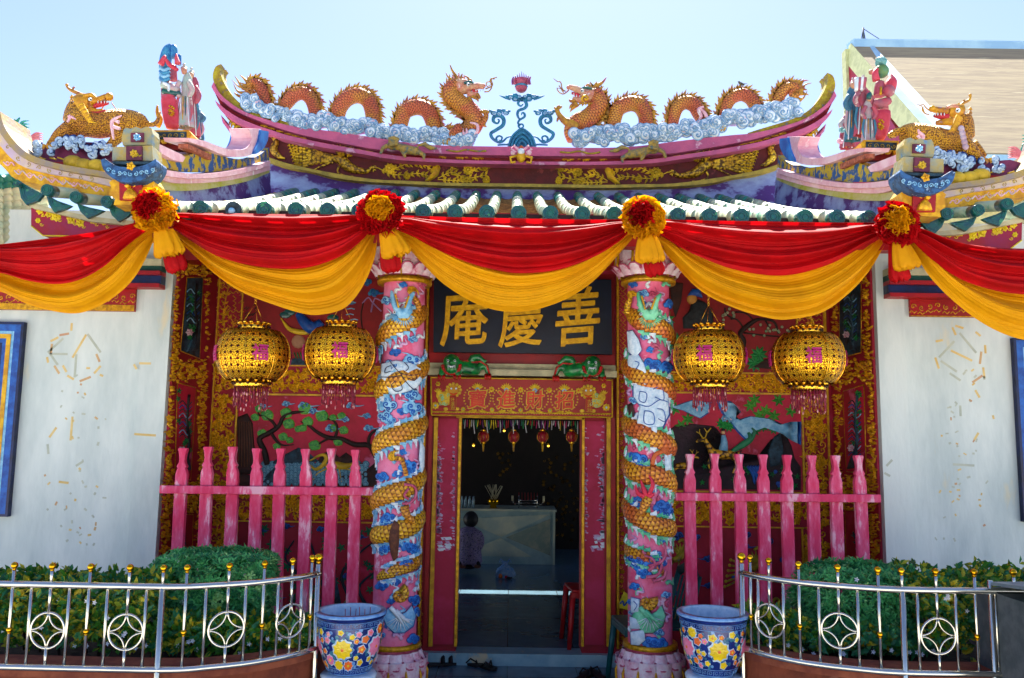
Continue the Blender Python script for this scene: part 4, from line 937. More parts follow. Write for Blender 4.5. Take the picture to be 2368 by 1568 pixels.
# carved side walls of the porch
for s in (-1,1):
    xs=(XL+.02) if s<0 else (XR-.02); Mside=sideM(xs,-s)
    m=MB()
    if s<0: ok=lambda x,y:408-(y-640)*.06<x<484-(y-640)*.03 and not(in_q(x,y)); B=(360,610,486,1480)
    else: ok=lambda x,y:1926+(y-640)*.02<x<2008+(y-640)*.038 and not(in_q(x,y)); B=(1925,640,2040,1480)
    if s<0: qs=[[(432,642),(469,642),(461,829),(417,811)],[(410,885),(453,897),(440,1110),(404,1100)],[(402,1190),(446,1190),(440,1400),(395,1400)]]
    else: qs=[[(1942,668),(1992,655),(1992,815),(1942,828)],[(1950,905),(1998,890),(2004,1095),(1958,1090)],[(1955,1180),(2002,1180),(2008,1400),(1960,1400)]]
    def in_q(x,y):
        for q in qs:
            if min(a for a,b in q)-6<x<max(a for a,b in q)+6 and min(b for a,b in q)-6<y<max(b for a,b in q)+6: return True
        return False
    r=random.Random(9+s); n=0
    while n<1500:
        x=r.uniform(B[0],B[2]); y=r.uniform(B[1],B[3])
        if ok(x,y):
            n+=1; rleaf(m,Mside,x,y,r.uniform(6,11),r.uniform(3,6),r.uniform(0,6.28),goldc,.02)
    m.obj('carved_foliage',temple,'deep gold carving on the %s side wall of the porch'%('left' if s<0 else 'right'))
    m=MB()
    for i,q in enumerate(qs):
        gpillow(m,Mside,q,.004,[slate,pm,dark_red][i],.03,rim=brownp); cx=sum(a for a,b in q)/4; cy=sum(b for a,b in q)/4
        for j in range(4): gstroke(m,Mside,[q[j],q[(j+1)%4]],1.6,gold,n=4,px=.004)
        h_=(q[2][1]-q[1][1])
        M4=lambda x,y,h:Mside(x,y,h+.005)
        if i<2:
            for k in range(14 if s>0 else 9): yy=cy-h_*.3+k*h_*.045; gstroke(m,M4,cr([(cx-14,yy),(cx-5,yy-7),(cx+5,yy+5),(cx+15,yy-4)],4),1.4,[skyp,slate,bluep,greenp][(k+i)%4],px=.004,n=5)
            for k in range(12): leafstar(m,M4,cx+r.uniform(-16,14),cy+r.uniform(-h_*.45,h_*.4),8,green2,5,r.random()*3)
            gpillow(m,M4,[(cx-16,cy+h_*.44),(cx-6,cy+h_*.3),(cx+4,cy+h_*.2),(cx+12,cy+h_*.42)],.02,slate,.3); rflower(m,M4,cx-8,cy+h_*.2,9,petal_w,n=6)
            gstroke(m,M4,cr([(cx+8,cy-h_*.4),(cx+3,cy-h_*.1),(cx+8,cy+h_*.1),(cx,cy+h_*.35)],5),[5,4.5,4,4,4,4,5,5,5,5,5,5,6,6,6,6],black if s<0 else slate,px=.004)
        else: vine(m,M4,[(cx,q[2][1]),(cx-8,cy+40),(cx+8,cy),(cx-6,cy-60)],greenp,12,14,2,px=.004)
    m.obj('side_mural',temple,'tall dark landscape insets on the %s side wall of the porch'%('left' if s<0 else 'right'))
# ------------------------------------------------------------------ roof
YE=5.75; YR=9.1
zE=P(1200,494,YE).z; zR=P(1200,450,YR).z
cover=mat('bleached_sunlit_tile','#c9c7a4','#9fb99c',rough=.45,scale=5,bump=.4,c3='#5f9a80',spec=.5)  # bleached glaze, with the white look of direct sun put into the colour
covg=mat('green_cover_tile','#0f6a58','#1d7a6c',rough=.35,scale=10,bump=.3,coat=.3)
pan_t=mat('brown_pan_tile','#b5803f','#7f5428',rough=.7,scale=14,bump=.4)
roof=thing('tiled_roof','main porch roof of bleached green barrel tiles with round green end caps','roof',(XC,7.4,zE))
def zroof(Y,sag=.06):
    t=(Y-YE)/(YR-YE); return zE+(zR-zE)*t-sag*math.sin(PI*t)
caps=[P(1126+73.3*k,489+(1126+73.3*k-1200)*.0145,YE).x for k in range(-10,13)]
dx=(caps[-1]-caps[0])/(len(caps)-1)
def cover_row(x,Y0,Y1,zf_,r=.052,broken=False):
    m=MB(); L=.155; n=int((Y1-Y0)/L); pts=[];rad=[]
    for i in range(n):
        for f,q in ((0,1.05),(.07,1.06),(.09,1.0),(.97,.96)):
            Y=Y0+(i+f)*L; pts.append(Vector((x+.002*sin(i*2.3+x*9),Y,zf_(Y)))); rad.append(r*q*(1+.02*sin(i*1.7+x*5)))
    split=int(len(pts)*.8)
    m.tube(pts[:split+1],rad[:split+1],cover,n=12,cap=False); m.tube(pts[split:],rad[split:],covg,n=12)  # upper ends switch to green: the ridge's shade put into the colour
    return m
for i,x in enumerate(caps):
    tr_=cover_row(x,YE+.02,YR,zroof).obj('tile_row',roof)
    m=MB()
    rr=.056; M_=Matrix.Rotation(0,3,'X')
    if i==2:
        m.tube([(x,YE-.01,zroof(YE)),(x,YE+.05,zroof(YE)+.01)],rr,slate,n=14); m.ball((x,YE-.03,zroof(YE)-.02),.026,skyp,n=8)
    else:
        m.tube([(x,YE-.035,zroof(YE)-.004),(x,YE-.03,zroof(YE)-.004),(x,YE+.05,zroof(YE)+.004)],[rr*.93,rr*1.03,rr*1.03],greenp,n=16)
        for q,w_ in ((.72,.0035),(.4,.004)): m.tube([(x+rr*q*cos(a*PI/6),YE-.037,zroof(YE)-.004+rr*q*sin(a*PI/6)) for a in range(13)],w_,greenp,n=4)
    m.obj('end_cap',tr_,None)
# concave pan tiles between the rows
m=MB(); L=.1; n=int((YR-YE)/L)
for a,b in zip([caps[0]-dx]+caps,caps+[caps[-1]+dx]):
    for i in range(n):
        Y0=YE+i*L; Y1=Y0+L*1.0
        vs=[]
        for Y,lift in ((Y0,.022),(Y1,.008)):
            for k in range(6):
                u=k/5; vs.append((a+(b-a)*u,Y,zroof(Y)-.02-.045*sin(PI*u)+lift))
        for k in range(6):
            u=k/5; vs.append((a+(b-a)*u,Y0,zroof(Y0)-.02-.045*sin(PI*u)))
        m.add(vs,[(k,k+1,6+k+1,6+k) for k in range(5)]+[(12+k,12+k+1,k+1,k) for k in range(5)],pan_t,True)
m.obj('pan_tiles',roof)
m=MB()
for a,b in zip([caps[0]-dx]+caps,caps+[caps[-1]+dx]):
    f=[];g_=[]
    top=[(a+(b-a)*k/8,zroof(YE)-.012-.04*sin(PI*k/8)) for k in range(9)]; bot=[(x,z-.034-.012*abs(sin(PI*(k)/8))) for k,(x,z) in enumerate(top)]
    for Y in (YE-.03,YE+.0):
        f.append([Vector((x,Y,z)) for x,z in top]); g_.append([Vector((x,Y,z)) for x,z in bot])
    for k in range(8): m.hexa([g_[0][k],g_[0][k+1],f[0][k+1],f[0][k]],[g_[1][k],g_[1][k+1],f[1][k+1],f[1][k]],greenp)
m.obj('drip_edge',roof)
m=MB(); m.add([(caps[0]-dx,YE+.03,zroof(YE)-.13),(caps[-1]+dx,YE+.03,zroof(YE)-.13),(caps[-1]+dx,YR+.2,zR-.14),(caps[0]-dx,YR+.2,zR-.14)],[(3,2,1,0)],brownp); m.obj('roof_underlay',roof)
# back slope of the roof so that the hall is covered
m=MB(); 
m.hexa([(XL+.1,YR+.5,zR+.2),(XR-.1,YR+.5,zR+.2),(XR+.3,12.6,3.8),(XL-.3,12.6,3.8)],[(XL+.1,YR+.5,zR+.1),(XR-.1,YR+.5,zR+.1),(XR+.3,12.6,3.76),(XL-.3,12.6,3.76)],covg); m.obj('rear_slope',roof)
# ------------------------------------------------------------------ main ridge
z2=zc(800,200,2.153); z1=zc(0,100,1.96)
def T2(L): return [z2(p) for p in L]
def T1(L): return [z1(p) for p in L]
ridge=thing('roof_ridge','long upswept pink main ridge with gold birds and flowers on a dark red band','roof ridge',P(1203,400,9.2))
def both(fn,name,label=None,par=None,**k):
    m=fn(); par=par or ridge
    a=m.obj(name,par,**k); b=mirror(m,XC).obj(name,par,**k); return a,b
def center(L): return L            # the left half ends at the mirror plane
def half(L,Y):
    """outline traced for the left half; points flagged at x>=2368 are moved onto the mirror plane"""
    out=[]
    for x,y in L:
        p=P(*z2((x,y)),Y)
        if x>=2368: p.x=XC
        out.append(p)
    return out
def hslab(m,L,Y,th,mt,sm=8):
    q=half(L,Y); n=len(q)
    ar=sum(q[i].x*q[(i+1)%n].z-q[(i+1)%n].x*q[i].z for i in range(n))
    if ar<0: q=q[::-1]
    m.prism(q,[v+Vector((0,th,0)) for v in q],mt)
lowA=cr([(135,108),(90,130),(68,190),(70,240),(90,300),(130,360),(190,415),(270,472),(370,524),(500,568),(640,608),(780,640)],3)
upA=cr([(140,110),(128,150),(136,200),(170,280),(230,370),(310,445),(430,508),(570,557),(700,600),(790,632)],3)
def f():
    m=MB(); hslab(m,lowA+upA[::-1],9.1,.12,olive); return m
stripA=both(f,'ridge_edge')
def f():
    m=MB(); a=upA; 
    # second horn behind the tip
    hslab(m,[(150,215),(140,180),(150,160),(178,155),(160,175),(156,200),(165,240)],9.28,.1,olive); return m
both(f,'ridge_horn')
botP1=cr([(55,298),(85,352),(140,412),(230,482),(350,542),(500,602),(700,672),(900,722),(1200,782),(1500,832),(2000,862),(2368,874)],3)
topP1=lowA[10:]+cr([(900,652),(1130,682),(1400,722),(1700,768),(2000,793),(2368,800)],3)
def f():
    m=MB(); hslab(m,botP1+topP1[::-1],9.04,.34,pinkp); return m
both(f,'pink_moulding')
topP2=cr([(85,410),(130,452),(200,507),(300,567),(450,628),(560,663),(700,708),(1000,772),(1280,823),(1600,878),(2000,908),(2368,922)],3)
botP2=cr([(100,450),(150,515),(250,588),(400,652),(545,695),(700,747),(1000,811),(1280,857),(1600,911),(2000,936),(2368,948)],3)
def f():
    m=MB(); hslab(m,topP2+botP2[::-1],9.02,.36,pinkp); return m
both(f,'pink_moulding')
def f():
    m=MB(); hslab(m,botP1[3:]+topP2[::-1][:-3],9.14,.2,mat('recess_red','#8a0f16','#6a0a10',bump=.2)); return m
both(f,'red_recess')
panb=cr([(540,892),(700,945),(1000,1010),(1400,1075),(1700,1090),(2000,1105),(2368,1110)],3)
panm=mat('ridge_panel_red','#5a1414','#451010',rough=.7,scale=6,bump=.4,c3='#7a3030')
def f():
    m=MB(); hslab(m,[(170,540),(400,655)]+botP2[12:]+panb[::-1]+[(440,830),(370,745),(280,670)],9.16,.18,panm); return m
pnl=both(f,'ridge_panel')
yb=cr([(530,922),(700,978),(900,1012),(1100,1066),(1400,1100),(1700,1116),(2000,1130),(2368,1136)],3)
def f():
    m=MB(); hslab(m,panb+yb[::-1],9.1,.25,mat('ochre_moulding','#b59a3a','#8f7f35',rough=.7,scale=10,bump=.3)); return m
both(f,'ochre_moulding')
def f():
    m=MB(); hslab(m,[(135,535),(175,600),(235,665),(300,712),(362,750),(365,778),(290,752),(215,690),(150,600)],9.1,.26,pinkp)
    hslab(m,[(225,710),(275,752),(335,775),(365,778),(330,812),(285,800),(250,765)],9.13,.22,pinkp); return m
both(f,'pink_moulding')
def f():
    m=MB(); hslab(m,yb+[(2368,1340),(480,1300),(460,1000)],9.2,.2,lilac); return m
both(f,'ridge_wall')
# gold fretwork, vines and birds on the ridge
def hM(Y):
    def g_(x,y,h):
        return P(*z2((x,y)),Y)+Vector((0,-h,0))
    return g_
def f():
    m=MB(); M=hM(9.135)
    for i in range(12,len(botP1)-1,1):
        x=botP1[i][0]; 
        if x<500: continue
        ya=botP1[i][1]+6; b_=interp([p[0] for p in topP2],[p[1] for p in topP2],x)-4
        if x<900 or x>1900 or 1150<x<1500:
            gstroke(m,M,[(x-30,(ya+b_)/2),(x+30,(ya+b_)/2+9)],9,yellowp,n=5,px=.0013)
            gstroke(m,M,[(x,ya),(x,b_)],7,yellowp,n=5,px=.0013); gstroke(m,M,[(x+14,b_-4),(x+26,b_-2)],7,yellowp,n=5,px=.0013)
    for x,y in ((2130,885),(2330,890),(2200,880)): rflower(m,M,x,y,24,yellowp,n=7,h=.02)
    gstroke(m,hM(9.03),cr([(2030,830),(2120,845),(2200,828),(2290,842),(2368,838)],4),[8]*17,olive,px=.0013)
    return m
both(f,'gold_fretwork')
def f():
    m=MB(); M=hM(9.155); r=random.Random(2)
    for L,s_ in (([(1560,1010),(1700,950),(1850,960),(1920,1010)],1),([(1450,980),(1600,1040),(1800,1030),(1900,1060)],2),([(1960,1070),(2080,1020),(2200,1070),(2368,1040)],3),([(1960,1080),(2100,1090),(2240,1100)],4),([(2050,1010),(2100,960),(2120,975)],5),([(2240,1020),(2300,985),(2368,960)],6),([(200,570),(260,640),(340,700)],7),([(190,560),(230,600),(280,610)],8)):
        vine(m,M,L,ge,46,30,5,px=.0013,seed=s_,h=.02)
    for x,y,q in ((1555,990,50),(1700,1050,32),(2215,1000,46),(2355,985,26),(2368,1085,34)): rflower(m,M,x,y,q,ge,n=10,h=.03)
    gpillow(m,M,[(1930,970),(1975,950),(1985,985),(1960,1050),(1900,1090),(1850,1095),(1905,1050)],.04,ge,.3)
    for k in range(4): gstroke(m,M,[(1925+k*16,975),(1920+k*12,1035),(1880+k*6,1085)],5,yellowp,h=.04,px=.0013,n=5)
    return m
both(f,'gold_flowers')
fea=scales('gold_feathers','#e3bc2a','#b98c1c','#5a3e08',scale=30,uv=False,rnd=.8,rough=.4,metal=.3,depth=.6)
def f():
    m=MB(); M=hM(9.155)
    for L,w in (([(1080,900),(1150,920),(1220,980),(1300,1005),(1370,1010),(1400,985)],[26,46,44,30,20,16]),([(1400,985),(1430,975),(1450,990)],[18,14,3]),([(1130,970),(1120,1020),(1190,1050),(1250,1055)],[12,7,6,5]),([(1050,940),(960,980),(900,1010)],[10,7,4]),([(570,710),(600,760),(580,830),(630,890),(680,905)],[20,26,34,22,6])):
        q=cr([(a,b,c) for (a,b),c in zip(L,w)],4); gstroke(m,M,[(a,b) for a,b,c in q],[c for a,b,c in q],fea,n=8,h=.01,px=.0013)
    for x,y in ((1440,1005),(1420,1020)): gstroke(m,M,[(1420,1000),(x,y)],5,ge,h=.02,px=.0013)
    for k in range(8):
        y0=780+k*26; L=cr([(1080,880+k*8),(960,850+k*12),(820,y0+10),(700+k*10,y0)],4); gstroke(m,M,L,[12]*9+[10,8,6,4],fea,h=.006,px=.0013,n=6)
        for j in range(3,12): rleaf(m,M,L[j][0],L[j][1],34,13,PI-.6,ge,.02); rleaf(m,M,L[j][0],L[j][1],34,13,PI+.7,ge,.02)
    for k in range(7): rleaf(m,lambda X,Y,H:M(X,Y,H+.05),1170,900,150-k*8,26,-PI/2-.9+k*.22,fea,.03)
    for k in range(5): rleaf(m,lambda X,Y,H:M(X,Y,H+.03),1200,900,120,26,-PI/2+.2+k*.2,fea,.03)
    return m
both(f,'gold_phoenix')
def f():      # small crouching lion on the mouldings
    m=MB(); M=hM(8.98)
    lion=mat('ridge_lion','#a88a3a','#6f6a50',rough=.6,scale=25,bump=.6,c3='#3f6a7a')
    for L,w in (([(1640,810),(1700,830),(1790,850)],[34,40,38]),([(1790,850),(1850,880),(1840,920)],[26,18,12]),([(1660,840),(1690,900)],[20,12]),([(1540,800),(1500,820),(1480,870)],[24,18,14]),([(1640,815),(1560,810)],[28,28])):
        gstroke(m,M,L,w,lion,n=9,h=.02,px=.0013)
    m.ball(M(1590,785,.06),.062,lion,n=10); m.tube([M(1560,770,.1),M(1600,762,.12),M(1640,775,.1)],.028,lion,n=7); m.tube([M(1560,820,.1),M(1610,812,.12),M(1640,805,.1)],.02,ge,n=7)
    m.tube([M(x,y,.03) for x,y in ((1790,800),(1850,790),(1900,820),(1960,830))],[.01,.03,.03,.01],lion,n=7)
    return m
m=f(); a=m.obj('ridge_lion',ridge,'small gold lion crouching on the left of the ridge moulding',remesh=.012); b=mirror(m,XC).obj('ridge_lion',ridge,'small gold lion crouching on the right of the ridge moulding',remesh=.012)
# centre boss
m=MB(); c=P(1205,362,8.95)
m.ball(c,.055,yellowp,sc=(1,.8,1.3)); m.ball(c+Vector((0,-.02,.05)),.04,whitep); m.ball(c+Vector((0,-.02,.1)),.022,mat('orange_paint','#c8602a'))
for s in (-1,1):
    m.tube([c+Vector(v) for v in ((s*.02,-.02,.06),(s*.08,-.02,.12),(s*.12,-.02,.08),(s*.06,-.02,.04))],.014,pinklt,n=6); m.tube([c+Vector(v) for v in ((s*.05,-.02,0),(s*.12,-.02,-.02),(s*.11,-.02,-.08),(s*.06,-.02,-.07))],.016,yellowp,n=6)
    m.ball(c+Vector((s*.09,-.01,.04)),.03,pinklt,n=8)
m.obj('ridge_boss',ridge,'grey and yellow knotted boss in the middle of the ridge')
# ------------------------------------------------------------------ descending side ridges (plane X = const)
XS=XL+.06
def XSl(m,L,X,th,mt):
    q=[PX(*z1(p),X) for p in L]; n=len(q)
    ar=sum(q[i].y*q[(i+1)%n].z-q[(i+1)%n].y*q[i].z for i in range(n))
    if ar<0: q=q[::-1]
    m.prism(q,[v-Vector((th,0,0)) for v in q],mt)
motif=mat('blue_gold_motif','#1f4f8a','#1f4f8a',rough=.6,scale=9,bump=.2,lo=.47,hi=.5,c3='#b59a22')
motif.node_tree.nodes['Color Ramp'].color_ramp.elements[2].position=.52
motif.node_tree.nodes['Color Ramp'].color_ramp.elements[1].color=C('#b59a22')
ydirt=mat('yellow_lime_wall','#b9b58a','#a5a83a',rough=.8,scale=3,bump=.3,stretch=(1,1,2),c3='#5a6a30')
for s in (-1,1):
    sd_=thing('side_ridge','pale pink side ridge with blue and gold panel, %s side of the roof'%('left' if s<0 else 'right'),'roof ridge',(XS if s<0 else 2*XC-XS,7.5,zE))
    def put(m,name,**k): (m if s<0 else mirror(m,XC)).obj(name,sd_,**k)
    m=MB(); XSl(m,[(1180,1210),(1300,1230),(1500,1240),(1750,1225),(1950,1170),(2070,1110),(2075,1330),(1800,1370),(1500,1400),(1180,1440)],XS,.16,lilac); put(m,'ridge_wall')
    m=MB(); XSl(m,cr([(1175,1150),(1300,1195),(1500,1205),(1700,1185),(1900,1145),(2065,1095)],3)+cr([(2065,1125),(1900,1190),(1700,1232),(1500,1262),(1300,1262),(1180,1240)],3),XS+.03,.16,ydirt); put(m,'lime_moulding')
    m=MB(); XSl(m,cr([(1190,1060),(1230,1090),(1330,1115),(1500,1135),(1700,1122),(1900,1085),(2070,1035)],3)+cr([(2070,1070),(1900,1122),(1700,1160),(1500,1172),(1330,1160),(1240,1140),(1200,1110)],3),XS+.1,.12,pinklt); XSl(m,cr([(1200,1112),(1240,1142),(1330,1162),(1500,1174),(1700,1162),(1900,1124),(2070,1072)],3)+cr([(2070,1105),(1900,1155),(1700,1192),(1500,1207),(1340,1206),(1250,1180),(1215,1150)],3),XS+.07,.1,pinklt); put(m,'coping')
    m=MB(); XSl(m,cr([(1165,985),(1300,1020),(1420,1000),(1560,960),(1700,1000),(1850,1025),(1960,1005),(2060,935)],3)+cr([(2060,1030),(1900,1075),(1700,1112),(1500,1125),(1330,1105),(1195,1052)],3),XS+.04,.08,motif); put(m,'painted_panel')
    m=MB(); XSl(m,cr([(1440,860),(1560,880),(1650,915),(1750,945),(1850,950),(1900,925),(1925,860),(1905,790)],3)+cr([(2000,790),(1990,880),(1960,960),(1890,1000),(1780,1005),(1680,980),(1580,935),(1450,890)],3),XS+.1,.2,pinklt); put(m,'coping')
    m=MB(); XSl(m,cr([(2058,810),(2050,880),(2010,950),(1950,985),(1950,960),(1980,890),(1998,800)],3),XS+.12,.3,MATS['mid_blue_paint']); put(m,'blue_return')
    m=MB(); XSl(m,[(1190,893),(1390,985),(1420,1010),(1400,1045),(1330,1030),(1190,955)],XS+.1,.05,pinklt); put(m,'coping')
    m=MB(); XSl(m,[(1440,905),(1620,990),(1615,1030),(1440,940)],XS+.08,.08,mat('terracotta_relief','#b5654a','#7a3a2a',scale=30,bump=1)); put(m,'carved_inset')
    # pedestal box for the figures
    Yp=6.75
    m=MB(); Mz=lambda L:T1(L)
    m.slab(Mz([(1175,800),(1445,800),(1470,830),(1445,880),(1175,880)]),Yp,.34,yellowp); m.slab(Mz([(1190,882),(1430,885),(1415,955),(1200,950)]),Yp+.03,.28,MATS['recess_red']); m.slab(Mz([(1180,880),(1215,880),(1215,960),(1190,960)]),Yp,.05,gold); m.slab(Mz([(1400,885),(1440,885),(1430,960),(1400,960)]),Yp,.05,gold)
    m.slab(Mz([(1190,815),(1425,812),(1425,870),(1190,870)]),Yp-.012,.012,slate); m.slab(Mz([(1150,960),(1430,970),(1420,1010),(1150,990)]),Yp+.01,.4,mat('lilac_stone','#8f7fa0','#6f5f80',bump=.3))
    Mp=planeM(Yp-.012); r=random.Random(3)
    for k in range(5): x,y=z1((1215+k*45,842)); gstroke(m,Mp,spiral(x,y,6,1.2,a0=k,n=8),1,olive,px=.0035)
    for k in range(3): x,y=z1((1260+k*50,892)); gpillow(m,Mp,disc(x,y,8,8,.6),.02,yellowp)
    put(m,'pedestal')
    # finial post at the eave
    Yt=5.7; m=MB()
    m.slab(Mz([(945,800),(960,780),(1000,790),(1040,775),(1080,790),(1120,772),(1160,785),(1170,830),(1165,915),(940,915),(930,860)]),Yt+.04,.12,mat('ochre_stone','#a89455','#7d8a80',rough=.7,scale=10,bump=.4,c3='#5f7fa0')); m.slab(Mz([(1000,820),(1100,820),(1100,890),(1000,890)]),Yt+.03,.02,mat('plum_inset','#6a2a40','#4a1a30'))
    m.slab(Mz([(862,930),(1165,918),(1172,1035),(858,1030)]),Yt,.16,mat('grey_ochre_stone','#8a8f80','#a8924a',rough=.7,scale=9,bump=.4)); m.slab(Mz([(965,925),(1085,922),(1085,1030),(965,1030)]),Yt-.02,.03,MATS['plum_inset'])
    Mt=planeM(Yt-.02)
    rflower(m,Mt,*z1((1050,855)),9,skyp,n=7); rflower(m,Mt,*z1((1025,980)),10,ge,n=7)
    for k in range(4): rleaf(m,Mt,*z1((1000+k*20,1000)),9,4,-1.2+k*.3,olive)
    for k in range(3): gstroke(m,planeM(Yt+.03),spiral(*z1((1030+k*20,840+k*12)),4,1.2,a0=k*2,n=8),.8,skyp,px=.0031)
    put(m,'finial_box')
    m=MB(); dish=mat('dish_blue','#2f5f94','#1a2f50',rough=.6,scale=18,bump=.6,c3='#8aa8c8')
    m.slab(Mz(cr([(772,1030),(790,1100),(850,1160),(930,1195),(1000,1200),(1080,1185),(1150,1140),(1195,1070),(1190,1020),(1150,1050),(1060,1080),(960,1085),(870,1065),(800,1015)],2)),Yt-.08,.18,dish); m.slab(Mz([(850,1040),(1170,1040),(1150,1062),(870,1062)]),Yt-.04,.14,slate)
    Md=planeM(Yt-.1)
    for k in range(9): gstroke(m,Md,spiral(*z1((830+k*42,1105+32*sin(k*PI/8))),6,1.3,a0=k,n=9,d=1 if k%2 else -1),1.1,skyp,px=.0031)
    rflower(m,Md,*z1((1000,1075)),11,yellowp,n=5); put(m,'finial_dish')
    m=MB(); m.slab(Mz([(835,1200),(860,1180),(1150,1150),(1180,1200),(1165,1250),(1183,1310),(1150,1350),(1090,1370),(870,1372),(880,1330),(835,1290),(850,1240)]),Yt+.02,.18,yellowp); m.slab(Mz([(912,1195),(1085,1180),(1090,1340),(915,1335)]),Yt,.02,mat('panel_red','#a8121c','#8e0f22',bump=.2))
    Mq=planeM(Yt); gpillow(m,Mq,T1([(945,1330),(960,1280),(990,1250),(1020,1250),(1050,1290),(1060,1330)]),.03,goldc,.3); gpillow(m,Mq,T1([(960,1235),(980,1215),(1005,1225),(1000,1245),(975,1250)]),.03,goldc,.3); gstroke(m,Mq,T1(cr([(1020,1235),(1045,1215),(1030,1195)],4)),1.6,goldc,px=.0031)
    put(m,'finial_post')
    # outer swept ridge of the wing roof
    YO=6.12; m=MB()
    A=cr([(0,655),(25,755),(75,840),(145,920),(230,985),(400,1045),(600,1085),(790,1118),(870,1160)],3); Bc=cr([(-90,640),(-40,760),(20,850),(95,945),(190,1020),(370,1080),(580,1125),(780,1155),(870,1185)],3)
    B2=cr([(-150,700),(-70,850),(0,920),(80,1010),(180,1080),(370,1130),(600,1170),(850,1230)],3); B3=cr([(-150,900),(-60,1000),(40,1100),(120,1175),(300,1215),(500,1255),(700,1290),(860,1345)],3)
    m.slab(T1(A+Bc[::-1]),YO,.4,mat('weathered_ochre','#a08a50','#8a7f78',rough=.7,scale=8,bump=.4)); put(m,'ridge_top')
    m=MB(); m.slab(T1(Bc+B2[::-1]),YO+.05,.3,mat('lilac_cream','#b9a8c0','#c9b9a0',rough=.7,scale=6,bump=.3,c3='#d9c070')); Mo=planeM(YO+.05)
    for k in range(9): x,y=z1((60+k*80,interp([p[0] for p in Bc],[p[1] for p in Bc],60+k*80)+28)); gstroke(m,Mo,spiral(x,y,6,1.2,a0=k,n=8,d=1 if k%2 else -1),1,olive,px=.0032)
    put(m,'ridge_band')
    m=MB(); m.slab(T1(B2+B3[::-1]),YO+.08,.26,yellowp); Mo=planeM(YO+.08)
    for k in range(9): xx=60+k*85; x,y=z1((xx,(interp([p[0] for p in B2],[p[1] for p in B2],xx)+interp([p[0] for p in B3],[p[1] for p in B3],xx))/2)); gstroke(m,Mo,cr([(x-10,y-4),(x,y+5),(x+8,y-3),(x+16,y+5)],4),1.8,[pinklt,MATS['lilac_cream']][k%2],px=.0032); gstroke(m,Mo,spiral(x,y-2,7,1.2,a0=k,n=9),1.1,pinklt,px=.0032)
    put(m,'ridge_band')
    # base under the beast
    m=MB(); m.slab(T1([(225,945),(330,920),(420,930),(620,890),(860,900),(860,1130),(640,1100),(400,1050),(250,1000)]),YO+.3,.3,mat('plum_moulding','#8a3a68','#6a2a50',rough=.6,scale=6,bump=.3)); m.slab(T1([(380,1045),(600,1040),(800,1060),(800,1120),(640,1095)]),YO+.22,.1,red_paint); Mo=planeM(YO+.2)
    for x,y in ((560,1050),(640,1075),(740,1080)): m.ball(P(*z1((x,y)),YO+.15),.06,ge,n=10,sc=(1.3,1,1))
    for x in (300,380,440): gstroke(m,Mo,T1([(x,1010),(x+50,1025)]),2.2,ge,px=.0032)
    put(m,'beast_base')
    # hanging pointed eave tiles and painted gable board
    eav=thing('eave_corner','pointed green drip tiles over a red board with yellow flowers on the %s wing'%('left' if s<0 else 'right'),'roof edge',(XL-.6 if s<0 else XR+.6,5.9,zE))
    def pute(m,name,**k): return (m if s<0 else mirror(m,XC)).obj(name,eav,**k)
    Yq=5.9
    for L in ([(130,1175),(230,1240),(332,1290),(290,1340),(200,1372),(160,1320)],[(352,1292),(440,1340),(548,1378),(500,1405),(415,1430),(375,1370)],[(588,1360),(680,1390),(795,1415),(740,1445),(668,1475),(615,1425)],[(826,1380),(920,1400),(1018,1418),(970,1465),(905,1500),(855,1450)]):
        m=MB(); m.slab(T1(L),Yq,.03,greenp); gp=T1(L); c=(sum(a for a,b in gp)/6,sum(b for a,b in gp)/6)
        for q in (.75,.5): gstroke(m,planeM(Yq),[(c[0]+(a-c[0])*q,c[1]+(b-c[1])*q) for a,b in gp+[gp[0]]],.8,greenp,px=.0031)
        pute(m,'drip_tile')
    for x,y,q in ((120,1210,20),(355,1255,48),(575,1310,48),(815,1345,50),(1035,1370,46)):
        m=MB(); c=P(*z1((x,y)),Yq-.06); r_=q/3.311*Yq/F; m.tube([c,c+Vector((0,.03,0)),c+Vector((.0,.1,.012))],[r_*.95,r_,r_],greenp,n=14)
        if q>30: m.tube([c+Vector((0,.1,.012)),c+Vector((.02,.7,.16))],[r_*.95,r_*.9],cover,n=12)
        for w_ in (.7,.4): m.tube([c+Vector((r_*w_*cos(a*PI/6),-.002,r_*w_*sin(a*PI/6))) for a in range(13)],.003,greenp,n=4)
        pute(m,'end_cap')
    m=MB(); m.slab(T1([(225,1345),(400,1400),(700,1462),(1050,1500),(1050,1530),(700,1500),(235,1392)]),Yq+.05,.12,cream); pute(m,'fascia')
    m=MB(); m.slab([(72,476),(72,523),(100,545),(169,545),(270,535),(330,530),(330,512),(257,510),(169,496)],Yq+.1,.1,mat('gable_red','#9c1018','#8e1848',rough=.5,scale=3,bump=.2)); Mg=planeM(Yq+.1); r=random.Random(2)
    yg=mat('flower_yellow','#e8d21c','#c9b018',rough=.5)
    for x,y,q in ((92,488,9),(112,496,8),(130,500,13),(165,508,12),(185,515,11),(215,510,9),(88,510,7),(240,515,7)): rflower(m,Mg,x,y,q,yg,n=r.choice([5,6]),a0=r.random()*6,h=.01); rleaf(m,Mg,x+8,y-8,10,5,r.random()*6,yg,.008); gstroke(m,Mg,spiral(x+8,y+9,5,1.2,n=8),1,yg,px=.0032)
    gstroke(m,Mg,[(72,522),(100,545),(169,546)],1.8,yg,px=.0032); pute(m,'painted_board')
